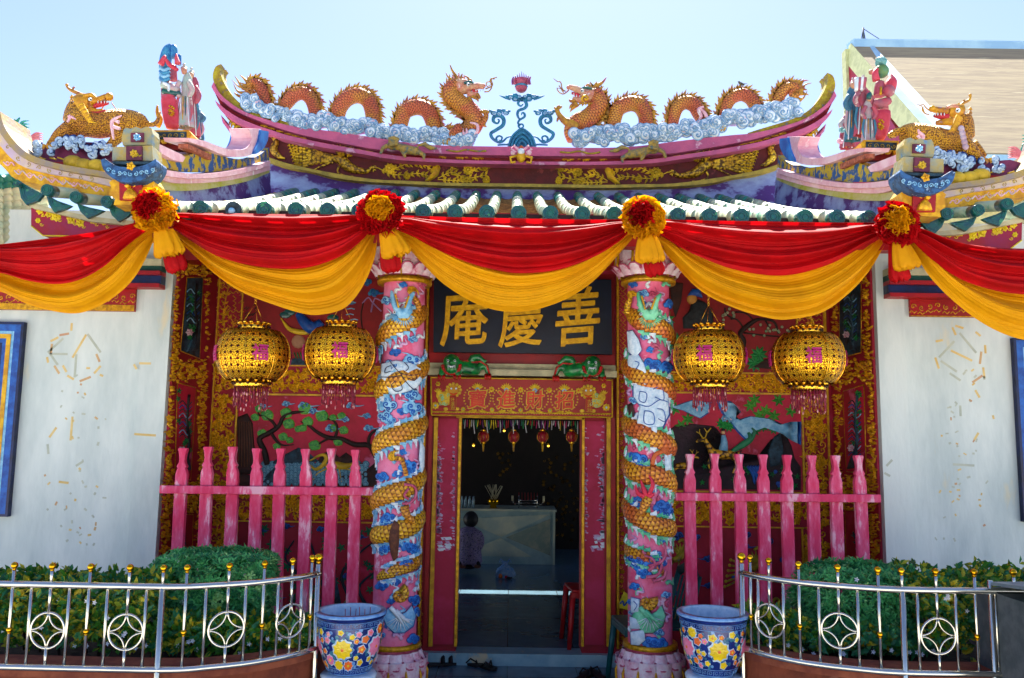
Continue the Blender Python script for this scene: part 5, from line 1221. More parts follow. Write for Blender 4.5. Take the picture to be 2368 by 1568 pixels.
    # wing roof tile rows, seen beyond the board
    for k in range(10):
        m=MB(); y=415+k*15; a=P(108,y-8,6.9); b=P(-200,y+22,6.3); n=14; pts=[];rad=[]
        for i in range(n):
            for f_,q in ((0,1.1),(.1,1.02),(.95,.92)): pts.append(a.lerp(b,(i+f_)/n)); rad.append(.05*q)
        m.tube(pts,rad,cover if k>1 else covg,n=10); pute(m,'tile_row')
# ------------------------------------------------------------------ festoon cloth, rosettes
def clothmat(name,c1,c2,tr_):
    m=mat(name,c1,c2,rough=.7,scale=3,bump=.08,bscale=60,sheen=.0,trans=tr_,spec=.2,stretch=(1,1,1)); return m
redc=clothmat('red_satin','#c4030e','#a8020b',.28)
yelc=clothmat('yellow_satin','#eaa600','#dc9800',.3)
def resample(L,n):
    q=cr(L,8); d=[0]
    for a,b in zip(q,q[1:]): d.append(d[-1]+math.hypot(b[0]-a[0],b[1]-a[1]))
    out=[]
    for i in range(n+1):
        t=d[-1]*i/n; out.append((interp(d,[p[0] for p in q],t),interp(d,[p[1] for p in q],t)))
    return out
def swag(m,top,bot,mt,Y,folds,amp,seed,ns=64,nt=72,taper=.09):
    """cloth between two traced hanging edges, folds run from gather to gather"""
    A=resample(top,ns); B=resample(bot,ns); r=random.Random(seed)
    ph=[r.uniform(-.6,.6) for _ in range(6)]; V=[]
    ks=[(folds*(1+.15*r.random()),1,r.random()*6),(folds*2.3,.28,r.random()*6),(folds*.55,.7,r.random()*6)]
    for i in range(ns+1):
        s=i/ns; e=min(1,min(s,1-s)/taper); e=math.sin(e*PI/2)
        sk=.05*sin(PI*s)*sin(2*PI*s+ph[0])
        for j in range(nt+1):
            t=j/nt
            w_=0
            for f,a,p in ks:
                x=f*(t**.85)*2*PI+p+.9*sin(PI*s+ph[1])*t+2.6*(s-.5)*(t-.35)
                q_=(x/(2*PI))%1; c_=(q_/.72*2-1) if q_<.72 else (1-(q_-.72)/.28*2); w_+=a*sin(c_*PI/2)
            w_+=.22*sin(t*2*PI*13+ph[2]*9)*(1-e)+.07*sin(t*2*PI*17+s*5+ph[3]*9)
            edge=min(1,min(t,1-t)*8)
            x,y=A[i][0]*(1-t)+B[i][0]*t,A[i][1]*(1-t)+B[i][1]*t
            yo=-(w_*amp*(.35+.65*e))*edge - .05*sin(PI*t)*e
            dy=w_*1.6*e*edge
            V.append(P(x,y+dy*.5,Y)+Vector((0,yo,0)))
    k=nt+1
    m.add(V,[(i*k+j,i*k+j+1,(i+1)*k+j+1,(i+1)*k+j) for i in range(ns) for j in range(nt)],mt,True)
SW=[ # red top, red bottom, yellow bottom
 ([(-330,512),(-200,545),(-60,575),(0,571),(150,552),(250,536),(345,512)],[(-330,540),(-200,590),(-100,620),(0,631),(60,648),(124,657),(181,648),(242,615),(302,560),(345,528)],[(-330,560),(-230,610),(-100,655),(0,674),(60,702),(120,719),(172,725),(211,716),(257,692),(302,653),(332,608),(356,555)]),
 ([(402,498),(520,499),(640,501),(760,502),(850,503)],[(402,530),(440,556),(500,591),(570,612),(650,622),(720,617),(790,591),(840,552),(858,528)],[(405,548),(440,582),(500,636),(560,676),(640,707),(700,725),(740,728),(790,716),(820,690),(848,645),(868,590),(872,545)]),
 ([(915,504),(1050,508),(1200,511),(1340,513),(1450,513)],[(915,530),(960,550),(1000,572),(1080,606),(1150,625),(1205,632),(1290,624),(1370,596),(1430,560),(1455,535)],[(905,550),(940,570),(970,602),(1020,652),(1080,692),(1130,713),(1180,721),(1240,716),(1310,691),(1370,652),(1425,595),(1462,552)]),
 ([(1525,513),(1650,516),(1780,518),(1900,520),(2025,521)],[(1525,540),(1560,562),(1600,586),(1690,621),(1780,637),(1850,632),(1930,606),(2000,566),(2035,545)],[(1520,558),(1550,600),(1620,672),(1700,713),(1780,736),(1830,738),(1900,723),(1960,681),(2010,627),(2045,568)]),
 ([(2100,524),(2200,562),(2290,577),(2368,581),(2450,584),(2600,566),(2700,545)],[(2098,545),(2130,578),(2160,604),(2220,645),(2300,672),(2368,681),(2450,684),(2580,650),(2700,580)],[(2095,560),(2120,595),(2150,640),(2200,692),(2270,746),(2340,779),(2400,788),(2480,785),(2600,720),(2700,600)])]
names=['leftmost swag, red over yellow, hanging in front of the left wing wall','red over yellow swag hanging above the two left lanterns','middle red over yellow swag hanging over the name board','red over yellow swag hanging above the two right lanterns','rightmost swag, red over yellow, hanging in front of the right wing wall']
YD=5.68
for i,(a,b,c) in enumerate(SW):
    Yd=YD if i in (1,2,3) else YD-.1
    mid=a[len(a)//2]
    t=thing('swag',names[i],'swag',P(mid[0],mid[1],Yd),'swags along the eave')
    up=[(x,y-14) for x,y in b]
    m=MB(); swag(m,[(x,y-6) for x,y in a],b,redc,Yd,2.3,.045,i+1); m.obj('red_cloth',t)
    bb=[(b[0][0]-4,b[0][1]-10)]+[(x,y-16) for x,y in b[1:-1]]+[(b[-1][0]+4,b[-1][1]-10)]
    m=MB(); swag(m,bb,c,yelc,Yd+.11,1.35,.042,i+11); m.obj('yellow_cloth',t)
# rosettes
def ruffle(m,c,r0,r1,n,mt,rnd,dep=.1,Rb=.15):
    for k in range(n):
        a=rnd.uniform(0,2*PI); q=math.sqrt(rnd.uniform(r0*r0,r1*r1)); base=c+Vector((q*cos(a),-dep*math.sqrt(max(0,1-(q/Rb)**2)),q*sin(a)))
        n_=(base-(c+Vector((0,.06,0)))).normalized(); u=n_.cross(Vector((rnd.uniform(-1,1),rnd.uniform(-1,1),rnd.uniform(-1,1)))).normalized(); w_=n_.cross(u)
        L=rnd.uniform(.07,.12); H=rnd.uniform(.026,.046); pts=[]
        for i in range(7):
            s=i/6-.5; cv=rnd.uniform(-.01,.01)
            p=base+u*(s*L)+w_*(.35*L*sin(s*5+k)+cv); pts.append(p)
        V=[]
        for i,p in enumerate(pts):
            e=sin(PI*(i+.6)/7.2); V+= [p-n_*.012, p+n_*H*e*.6+w_*.004, p+n_*H*e+w_*(.008*sin(i*2+k))]
        m.add(V,[(i*3+j,i*3+j+1,(i+1)*3+j+1,(i+1)*3+j) for i in range(6) for j in range(2)],mt,True)
def puff(m,c,ang,L,w0,w1,mt,seed,n=18):
    """hanging pleated bag of cloth"""
    r=random.Random(seed); V=[]; rows=12; cols=28
    d=Vector((sin(ang),0,-cos(ang))); s_=Vector((cos(ang),0,sin(ang)))
    for i in range(rows+1):
        t=i/rows; w_=w0+(w1-w0)*(t**.7); 
        if t>.8: w_*=1-.35*((t-.8)/.2)**2
        for j in range(cols):
            a=2*PI*j/cols; pl=1+.13*sin(a*7+seed)+.06*sin(a*11+2*seed+t*3)
            if t>.95: pl*=.75
            V.append(c+d*(L*t+.012*sin(a*7+seed)*t)+s_*(w_*cos(a)*pl)+Vector((0,-w_*.55*sin(a)*pl,0)))
    m.add(V,[(i*cols+j,i*cols+(j+1)%cols,(i+1)*cols+(j+1)%cols,(i+1)*cols+j) for i in range(rows) for j in range(cols)]+[tuple(range(rows*cols,(rows+1)*cols))],mt,True)
RO=[(365,490,51,(382,545),(405,600),0),(883,497,52,(908,545),(905,600),1),(1484,507,50,(1490,560),(1520,610),0),(2066,524,51,(2085,575),(2092,622),1)]
lab=['rosette of yellow cloth with a red heart at the left end of the eave','rosette of red cloth with a yellow heart above the left dragon column','rosette of yellow cloth with a red heart above the right dragon column','rosette of red cloth with a yellow heart at the right end of the eave']
for i,(x,y,rp,tp,rp2,inv) in enumerate(RO):
    Y=YD-.1; c=P(x,y,Y); rr=rp*Y/F; t=thing('rosette',lab[i],'rosette',c,'cloth rosettes on the eave'); rnd=random.Random(i)
    o,n_=(redc,yelc) if inv else (yelc,redc)
    m=MB(); m.ball(c+Vector((0,.02,0)),rr*.8,o,n=14,sc=(1,.55,1)); ruffle(m,c,rr*.45,rr*.86,110,o,rnd,dep=.1,Rb=rr); m.obj('ruffle_ring',t)
    off=Vector((rr*(-.12 if i!=1 else .02),0,rr*(.08)))
    m=MB(); m.ball(c+off+Vector((0,-.04,0)),rr*.45,n_,n=12,sc=(1,.6,1)); ruffle(m,c+off+Vector((0,-.02,0)),0,rr*.42,60,n_,rnd,dep=.11,Rb=rr*.8); m.obj('ruffle_heart',t)
    # tail bags
    k=P(x+8,y+34,Y); e=P(tp[0]+6,tp[1]+48,Y); v=e-k; ang=math.atan2(v.x,-v.z)
    m=MB(); puff(m,k+Vector((0,-.02,0)),ang,v.length,.035,.085,yelc,i+3); puff(m,k+Vector((.06,0,-.02)),ang+.12,v.length*.85,.02,.055,yelc,i+8); m.obj('yellow_tail',t)
    e=P(rp2[0],rp2[1]+24,Y); v=e-k; ang=math.atan2(v.x,-v.z)
    m=MB(); puff(m,k+Vector((0,.05,0)),ang,v.length,.03,.075,redc,i+5); m.obj('red_tail',t)
# ------------------------------------------------------------------ lanterns
def perf():
    m=bpy.data.materials.new('perforated_brass'); m.use_nodes=True; N=m.node_tree.nodes; L=m.node_tree.links; b=N['Principled BSDF']
    b.inputs['Metallic'].default_value=.9; b.inputs['Roughness'].default_value=.24
    tc=N.new('ShaderNodeTexCoord'); v=N.new('ShaderNodeTexVoronoi'); v.voronoi_dimensions='2D'; v.inputs['Scale'].default_value=1; v.inputs['Randomness'].default_value=0
    mp=N.new('ShaderNodeMapping'); mp.inputs['Scale'].default_value=(32,22,1); L.new(tc.outputs['UV'],mp.inputs[0]); L.new(mp.outputs[0],v.inputs[0])
    rp=N.new('ShaderNodeValToRGB'); e=rp.color_ramp.elements; e[0].position=.2; e[0].color=C('#5a0a12'); e[1].position=.24; e[1].color=C('#ffbf2a')
    L.new(v.outputs['Distance'],rp.inputs[0])
    v2=N.new('ShaderNodeTexVoronoi'); v2.voronoi_dimensions='2D'; v2.inputs['Scale'].default_value=1; mp2=N.new('ShaderNodeMapping'); mp2.inputs['Scale'].default_value=(150,105,1); L.new(tc.outputs['UV'],mp2.inputs[0]); L.new(mp2.outputs[0],v2.inputs[0])
    r2=N.new('ShaderNodeValToRGB'); r2.color_ramp.elements[0].position=.26; r2.color_ramp.elements[0].color=C('#4a2a08'); r2.color_ramp.elements[1].position=.5; r2.color_ramp.elements[1].color=(1,1,1,1); L.new(v2.outputs['Distance'],r2.inputs[0])
    mx=N.new('ShaderNodeMix'); mx.data_type='RGBA'; mx.blend_type='MULTIPLY'; mx.inputs[0].default_value=.75; L.new(rp.outputs[0],mx.inputs[6]); L.new(r2.outputs[0],mx.inputs[7]); L.new(mx.outputs[2],b.inputs['Base Color'])
    bp=N.new('ShaderNodeBump'); bp.inputs['Strength'].default_value=.5; bp.inputs['Distance'].default_value=.01; L.new(r2.outputs[0],bp.inputs['Height']); L.new(bp.outputs[0],b.inputs['Normal'])
    return m
brass=perf(); brassr=mat('brass_rim','#ffcf4a','#d99a1c',rough=.2,metal=.95,scale=40,bump=.3,bscale=90); magenta=mat('magenta_print','#b8146a','#8e0f50',rough=.4,bump=0)
tassr=mat('lantern_tassel','#6a0f24','#8e1a3a',rough=.6,bump=.3,scale=30,c3='#c98a5a'); beadw=mat('tassel_bead','#d9a898','#c97a8a',rough=.4,bump=0)
def lantern(rot):
    t=thing('lantern','x','lantern',(0,0,0),'gold lanterns under the eave')
    Rr,Hh=.266,.186; prof=[]
    for k in range(17):
        a=-1.02+2.04*k/16; prof.append((Rr*(cos(a)**.62),Hh*sin(a)/sin(1.02)))
    m=MB(); m.lathe(prof,brass,n=48); m.obj('globe',t)
    m=MB()
    for g_ in range(8):
        a=rot+2*PI*g_/8; m.tube([(r_*1.01*sin(a),-r_*1.01*cos(a),z) for r_,z in prof],.0035,brassr,n=5)
    m.obj('rib',t)
    m=MB()
    for z,r_,h in ((Hh,.105,.05),(-Hh-.045,.125,.045)):
        m.lathe([(r_*.98,z-.002),(r_,z),(r_*1.03,z+h),(r_*.99,z+h)],brassr,n=36)
        for k in range(14):
            a=2*PI*k/14; m.ball((r_*1.02*sin(a),-r_*1.02*cos(a),z+h+.002),.016,brassr,n=7,sc=(1,1,.8)); m.ball((r_*1.03*sin(a),-r_*1.03*cos(a),z+h*.5),.011,mat('lantern_hole','#3a0f10','#200808',bump=0),n=6)
    m.lathe([(.15,-Hh-.02),(.135,-Hh-.005),(.12,-Hh+.003)],brassr,n=36); m.lathe([(.11,Hh-.0),(.14,Hh-.015),(.16,Hh-.035)],brassr,n=36)
    m.obj('rim',t)
    m=MB()
    for g_ in range(0,4):
        a0=rot+2*PI*(g_*2+.5)/8
        def fn(u,v,h,a0=a0):
            z=-.055+.115*v; a=a0+(u-.5)*.4; rr=interp([p[1] for p in prof],[p[0] for p in prof],z)+.006+h; return Vector((rr*sin(a),-rr*cos(a),z))
        put_text(m,'福',fn,magenta,bold=.02,ext=.01,zs=.3)
    m.obj('fortune_character',t)
    m=MB(); r=random.Random(3)
    for k in range(34):
        a=2*PI*k/34+r.uniform(-.05,.05); x,y=.12*sin(a),-.12*cos(a); l=r.uniform(.1,.17); z=-Hh-.045
        m.tube([(x,y,z),(x+r.uniform(-.006,.006),y,z-l*.5),(x+r.uniform(-.01,.01),y,z-l)],[.0035,.005,.003],tassr,n=5); m.ball((x,y,z-l*.45),.008,beadw if k%3==0 else tassr,n=6,sc=(.8,.8,1.9)); m.ball((x,y,z-l),.007,tassr if k%4 else beadw,n=5,sc=(.8,.8,2))
    m.obj('tassels',t)
    m=MB()
    for k in range(3):
        a=2*PI*k/3+.4; m.tube([(.1*sin(a),-.1*cos(a),Hh+.04),(.004*sin(a),0,Hh+.2)],.002,brassr,n=4)
    z=Hh+.2
    while z<Hh+.62: m.tube([(.007*cos(j*PI/4),.003*sin(j*PI/4) if 0 else 0,z+.013+.013*sin(j*PI/4)) for j in range(9)],.0022,brassr,n=4); z+=.024
    m.obj('chain',t)
    return t
LAN=[(585,822,6.05,.05,'leftmost of the four gold perforated lanterns, hanging nearest the left wing wall'),(787,818,6.12,.35,'gold perforated lantern hanging close to the left side of the left dragon column'),(1640,825,6.12,.9,'gold perforated lantern hanging just right of the right dragon column'),(1867,830,6.1,.72,'rightmost gold perforated lantern, hanging nearest the right wing wall')]
proto=None
for x,y,Y,rot,lb in LAN:
    if proto is None: proto=lantern(0); o=proto; o['label']=lb
    else: o=copy_tree(proto,None,None,lb)
    o.location=P(x,y,Y); o.rotation_euler=(0,0,-rot+PI/8-.25)
for o in [proto]:
    for ch in o.children: ch.matrix_parent_inverse=Matrix()
# ------------------------------------------------------------------ pink picket fences
def picket_fence(s):
    Y=6.42; t=thing('picket_fence','weathered pink wooden picket fence between the %s wing wall and the %s dragon column'%(('left','left') if s<0 else ('right','right')),'fence',(0,Y,0),'pink picket fences')
    t.location=P(610 if s<0 else 1800,1400,Y)
    t.matrix_basis=Matrix.Translation(t.location)
    if s<0: tops=[(422,1036),(480,1033),(536,1033),(592,1037),(648,1037),(705,1038),(765,1037),(821,1040)]; bots=[(408,1330),(468,1400),(526,1400),(582,1420),(640,1420),(697,1440),(756,1440),(812,1450)]
    else: tops=[(1597,1050),(1654,1049),(1710,1050),(1766,1051),(1822,1052),(1879,1053),(1934,1053),(1987,1053)]; bots=[(1604,1450),(1660,1440),(1717,1430),(1774,1420),(1831,1410),(1889,1400),(1943,1380),(2003,1330)]
    for (x,y),(bx,by) in zip(tops,bots):
        T=P(x,y,Y); B=P(bx,by,Y); u=Y/F; jx=R.uniform(-.002,.002)
        prof=[(-9.5,0),(-10,4),(-7.5,14),(-6,26),(-7,34),(-11.5,42),(-8.5,46),(-11,52),(-13,60),(-13,110)]
        def PT(dx,dy):
            f=dy*u/(T.z-B.z); cx=T.x+(B.x-T.x)*f+jx*dy/20; return (cx+dx*u,T.z-dy*u)
        L=[PT(a,b) for a,b in prof]+[(P(bx,by,Y).x-13*u,0.0),(P(bx,by,Y).x+13*u,0.0)]+[PT(-a,b) for a,b in prof[::-1]]
        m=MB(); q=[Vector((a,Y-.0,b)) for a,b in L]; m.prism(q,[v+Vector((0,.05,0)) for v in q],pink_wood)
        m.obj('picket',t,bevel=.004)
    m=MB()
    a,b=((368,1132),(862,1137)) if s<0 else ((1562,1149),(2038,1153))
    A=P(*a,Y-.04); B=P(*b,Y-.04); h=.03
    m.hexa([A+Vector((0,0,-h)),B+Vector((0,0,-h)),B+Vector((0,0,h)),A+Vector((0,0,h))],[A+Vector((0,.035,-h)),B+Vector((0,.035,-h)),B+Vector((0,.035,h)),A+Vector((0,.035,h))],pink_wood); m.obj('rail',t,bevel=.005)
    m=MB(); z0=.14; m.box((min(A.x,B.x),Y-.04,z0-.03),(max(A.x,B.x),Y-.005,z0+.03),pink_wood); m.obj('rail',t,bevel=.005)
for s in (-1,1): picket_fence(s)
# ------------------------------------------------------------------ polished steel garden rails
steel=mat('polished_steel','#d6d2c6','#c4c2b8',rough=.17,metal=1,scale=3,bump=0); brassb=mat('brass_ball','#e8b020','#c98f14',rough=.15,metal=1,bump=0,scale=4)
def garden_rail(s):
    t=thing('metal_railing','curved polished steel railing with round medallions and brass balls around the %s flower bed'%('left' if s<0 else 'right'),'railing',P(300 if s<0 else 2150,1530,4.6),'steel railings around the flower beds')
    # traced rail line: (x display, y top rail, distance)
    if s<0: K=[(-260,1348,4.55),(0,1353,4.52),(376,1359,4.5),(500,1352,4.57),(600,1343,4.68),(690,1333,4.85),(738,1327,5.0)]
    else: K=[(1713,1330,5.0),(1760,1338,4.85),(1850,1350,4.68),(1960,1357,4.57),(2086,1364,4.5),(2290,1362,4.5),(2600,1358,4.52)]
    q=cr(K,6); zr=[P(x,y,Y) for x,y,Y in q]
    zt=sum(p.z for p in zr)/len(zr); zb=zt-.425
    xs=[k[0] for k in q]
    def at(x): 
        Y=interp(xs,[k[2] for k in q],x); p=P(x,interp(xs,[k[1] for k in q],x),Y); return p
    line=[at(xs[0]+(xs[-1]-xs[0])*i/60) for i in range(61)]
    for z_ in (0,-.425):
        m=MB(); m.tube([Vector((p.x,p.y,zt+z_)) for p in line],.0178,steel,n=12); m.obj('rail',t)
    def vert(p,z0,z1,r,name='bar'):
        m=MB(); m.tube([(p.x,p.y,z0),(p.x,p.y,z1)],r,steel,n=8); return m.obj(name,t)
    def ballp(p,z,r,name='brass_ball'):
        m=MB(); m.ball((p.x,p.y,z),r,brassb,n=12); m.tube([(p.x,p.y,z-r*1.3),(p.x,p.y,z-r*.8)],r*.55,brassb,n=8); m.obj(name,t)
    if s<0:
        long=[(30,0),(118,1),(207,0),(298,1),(431,0),(529,1),(611,0),(676,1),(721,0)]; short=[76,160,252,340,382+95-40,482,570,645,700]
        long=[(30,0),(118,1),(207,0),(298,1),(431,0),(529,1),(611,0),(676,1),(721,0),(-55,1)]; short=[74,162,250,340,478,570,645,699,-10,-100]; posts=[(376,.03,0),(736,.03,1)]
    else:
        long=[(1735,0),(1778,1),(1847,0),(1938,1),(2031,0),(2165,1),(2254,0),(2345,1)]; short=[1752,1810,1892,1982,2120,2208,2300]; posts=[(2086,.03,0),(1715,.03,1),(2290,.025,2)]
    for x,ring_ in long:
        p=at(x); r=.0085; zc_=zt-.235
        if ring_:
            e=at(x+4)-at(x-4); e=Vector((e.x,e.y,0)).normalized(); rr=.092
            vert(p,zt,zt+.085,r); vert(p,zt,zc_+rr,r); vert(p,zc_-rr,zb,r)
            C_=Vector((p.x,p.y,zc_))
            m=MB(); m.tube([C_+e*rr*cos(a*PI/12)+Vector((0,0,rr*sin(a*PI/12))) for a in range(25)],.0072,steel,n=7,cap=False)
            for sx in (-1,1):
                for sz in (-1,1):
                    K_=C_+e*rr*sx*.96+Vector((0,0,rr*sz*.96)); pts=[]
                    for j in range(9):
                        a=PI/2*j/8; pts.append(K_-e*sx*rr*.92*cos(a)-Vector((0,0,sz*rr*.92*sin(a))))
                    m.tube(pts,.005,steel,n=6)
            m.obj('medallion',t)
        else:
            vert(p,zb,zt+.085,r); ballp(p,zc_,.0155)
        ballp(p,zt+.098,.0185)
    for x in short: vert(at(x),zb,zt,.0085)
    for x,r,k in posts:
        p=at(x); vert(p,.0 if k!=2 else 0,zt+(.0 if k==0 else .055),r*.55,'post')
        if k==1: ballp(p,zt+.092,.026)
        if k==0: vert(p,zt,zt+.085,.0085); ballp(p,zt+.098,.0175)
    # brick planter under the rail
    bedm=mat('planter_brick','#7a3a22','#5a2818',rough=.85,scale=4,bump=.5,bscale=16,c3='#8a5a4a')
    bed=thing('planter_wall','low weathered terracotta planter wall under the %s steel railing'%('left' if s<0 else 'right'),'planter',(line[30].x,line[30].y,0),'planters beside the entrance')
    m=MB(); zt2=zb-.03
    off=lambda p,d:Vector((p.x*(1 if 1 else 1),p.y+d,0))
    for a,b in zip(line,line[1:]):
        m.hexa([(a.x,a.y+.06,-.055),(b.x,b.y+.06,-.055),(b.x,b.y+.06,zt2-.03),(a.x,a.y+.06,zt2-.03)],[(a.x,a.y+.2,-.055),(b.x,b.y+.2,-.055),(b.x,b.y+.2,zt2-.03),(a.x,a.y+.2,zt2-.03)],bedm)
    e=line[-1] if s<0 else line[0]
    m.box((e.x-.02,e.y+.15,-.055),(e.x-.16*s*-1,6.3,zt2-.03) if s<0 else (e.x+.16,6.3,zt2-.03),bedm)
    m.obj('wall',bed)
    m=MB()
    for a,b in zip(line,line[1:]):
        m.hexa([(a.x,a.y+.03,zt2-.028),(b.x,b.y+.03,zt2-.028),(b.x,b.y+.03,zt2+.03),(a.x,a.y+.03,zt2+.03)],[(a.x,a.y+.24,zt2-.028),(b.x,b.y+.24,zt2-.028),(b.x,b.y+.24,zt2+.03),(a.x,a.y+.24,zt2+.03)],mat('planter_coping','#8a4a30','#6a3020',rough=.8,scale=6,bump=.6,bscale=12))
    m.obj('coping',bed)
    m=MB(); q=[(p.x,p.y+.2,zt2-.08) for p in line]; back=[(p.x,6.45,zt2-.08) for p in line]; 
    m.add(q+back,[(i,i+1,len(q)+i+1,len(q)+i) for i in range(len(q)-1)],mat('bed_soil','#2a1a12','#1a100c',rough=.95,scale=20,bump=1)); m.obj('soil',bed)
    return line,zt,zt2
LN,ztL,zsL=garden_rail(-1); RN,ztR,zsR=garden_rail(1)
# grey counter at the right edge
ctr=thing('counter','grey stone counter with an overhanging slab top at the right edge','counter',P(2368,1568,4.2))
m=MB(); a=PZ(2282,1346,1.17); 
zc_t=P(2300,1346,4.55).z
m.hexa([P(2380,1366,4.0),P(2700,1366,4.0),P(2700,1358,4.0),P(2380,1358,4.0)],[P(2282,1352,4.55),P(2600,1352,4.75),P(2600,1345,4.75),P(2282,1345,4.55)],mat('grey_slab','#6f8088','#5a6a74',rough=.4,scale=8,bump=.1)); m.obj('slab_top',ctr)
b=P(2302,1568,4.55)
m=MB(); zc0=P(2302,1356,4.6).z; m.box((b.x,4.12,-.055),(b.x+1.5,4.7,zc0-.02),mat('grey_stone','#4f565a','#3d464a',rough=.6,scale=12,bump=.2)); m.obj('body',ctr)
# ------------------------------------------------------------------ roof dragons
rds=scales('roof_dragon_scales','#c98a2a','#c4603a','#6a2c1a',scale=30,rough=.5,metal=.1,depth=.8)
rdf=mat('dragon_fin_gold','#b98a22','#8a5a2a',rough=.55,scale=12,bump=.4,c3='#a84a5a'); rdp=mat('dragon_face','#c9a080','#b96a5a',rough=.6,scale=14,bump=.5,c3='#cfc0c0')
cl1=mat('cloud_cream','#e6eef2','#cddbe6',rough=.65,scale=12,bump=.3,c3='#d9b0b8'); cl2=mat('cloud_blue','#9dbdd6','#6f9cc4',rough=.65,scale=12,bump=.2)
def spikes(m,pts,rad,side,mt,L,every=1):
    """row of fins along the outer edge; pts world, side: +1/-1 picks the edge in the picture plane"""
    for i in range(1,len(pts)-1,every):
        t=(pts[i+1]-pts[i-1]).normalized(); n=Vector((t.z,0,-t.x))*side
        b=pts[i]+n*rad[i]*.85; l=L*(.8+.5*((i//every)%3)/2); w=l*.55
        tip=b+n*l+t*l*.75
        q=[b-t*w,b-t*w*.2+n*l*.35,tip,b+t*w*.75+n*l*.2,b+t*w]
        m.prism([v+Vector((0,-.012,0)) for v in q] if side*1>0 else [v+Vector((0,-.012,0)) for v in q][::-1],[v+Vector((0,.012,0)) for v in q] if side>0 else [v+Vector((0,.012,0)) for v in q][::-1],mt)
def roof_dragon(zz,s,segs,head,arm,tail,label,flip,Y=9.2,extra=None):
    u=Y/F/ s
    W=lambda x,y,d=0:P(*zz((x,y)),Y-d)
    t=thing('dragon_statue',label,'statue',W(*segs[1][0][:2]),'gold dragons on the roof ridge')
    fm=MB()
    for k,(seg,side) in enumerate(zip(segs,tail['sides'])):
        q=cr(seg,6); pts=[W(a,b) for a,b,r in q]; rad=[r*u for a,b,r in q]
        m=MB(); m.tube(pts,rad,rds,n=14); m.obj('body',t)
        spikes(fm,pts,rad,side,rdf,tail['L']*u,1)
        # pale belly lining inside each loop
    fm.obj('back_fin',t)
    # tail flames
    m=MB()
    for L,w in tail['flames']:
        q=cr(L,4); k=len(q); m.tube([W(a,b) for a,b in q],[w*u*(1-(i/(k-1))**1.5)+.002 for i in range(k)],rdf,n=6)
    m.tube([W(a,b,.05) for a,b in spiral(*tail['curl'],1.5,n=16)],[24*u*(1-i/22) for i in range(17)],rds,n=8)
    m.obj('tail_tuft',t)
    m=MB(); head(m,W,u); m.obj('head',t,smoothmod=0)
    m=MB(); arm(m,W,u); m.obj('claw_arm',t)
    return t,W,u
def st(m,W,u,L,w,mt,d=0,n=8,k=4):
    if not isinstance(w,(list,tuple)): w=[w]*len(L)
    q=cr([(a,b,c) for (a,b),c in zip(L,w)],k); m.tube([W(a,b,d) for a,b,c in q],[max(.001,c*u) for a,b,c in q],mt,n=n)
redm=mat('mouth_red','#c0283a','#8e1828',rough=.5,bump=0)
def head_l(m,W,u):
    st(m,W,u,[(2120,300),(2180,300),(2230,320)],[70,72,52],rdp); 
    st(m,W,u,[(2210,305),(2260,300),(2310,292),(2350,305)],[40,34,28,20],rdp,.02)       # upper jaw
    st(m,W,u,[(2210,360),(2260,365),(2300,350)],[34,26,14],rdp,.02)                       # lower jaw
    st(m,W,u,[(2250,335),(2300,335)],[18,10],redm,.03); m.ball(W(2345,292,.02),20*u,rdp,n=8)
    for x in (2280,2300,2320,2340): m.ball(W(x,328,.05),7*u,whitep,n=6,sc=(.6,.6,1.6))
    m.ball(W(2215,280,.14),16*u,whitep,n=8); m.ball(W(2220,280,.17),8*u,black,n=6)
    st(m,W,u,[(2180,270),(2230,258),(2260,270)],[12,14,6],greenp,.1)
    st(m,W,u,[(2170,265),(2120,220),(2080,160),(2062,112)],[16,15,10,3],rdf); st(m,W,u,[(2140,265),(2080,235),(2045,215),(2026,178)],[14,11,8,2],rdf,-.05)
    for L in ([(2190,270),(2180,230),(2150,205)],[(2220,265),(2215,225),(2170,200)],[(2245,270),(2235,240),(2205,225)]): st(m,W,u,L,[14,10,2],rdf)
    for k in range(8): a=-2.9+k*.28; st(m,W,u,[(2130,320),(2130+90*cos(a)*.8,320+110*sin(a)),(2130+140*cos(a)*.8,320+130*sin(a)-10)],[14,10,2],[rdf,rdp][k%2],.03)
    for L in ([(2250,380),(2290,400),(2300,430)],[(2220,390),(2250,430),(2290,470)],[(2290,360),(2310,390),(2318,400)],[(2200,400),(2210,440),(2260,470)]): st(m,W,u,L,[18,14,2],rdf,.03)
    # whiskers
    zW=lambda L:[((p[0]/2.24)*2.153+900*2.153/1.0*1 if 0 else (1700+p[0]/2.24-800)*2.153,(p[1]/2.24)*2.153) for p in L]
    for L in ([(430,355),(470,350),(495,310),(480,270),(450,275),(455,310),(490,290)],[(440,330),(500,300),(490,250),(515,235),(540,228)],[(480,265),(490,240),(520,245)]): st(m,W,u,zW(L),[7,6,6,5,5,4,3][:len(L)],rdf)
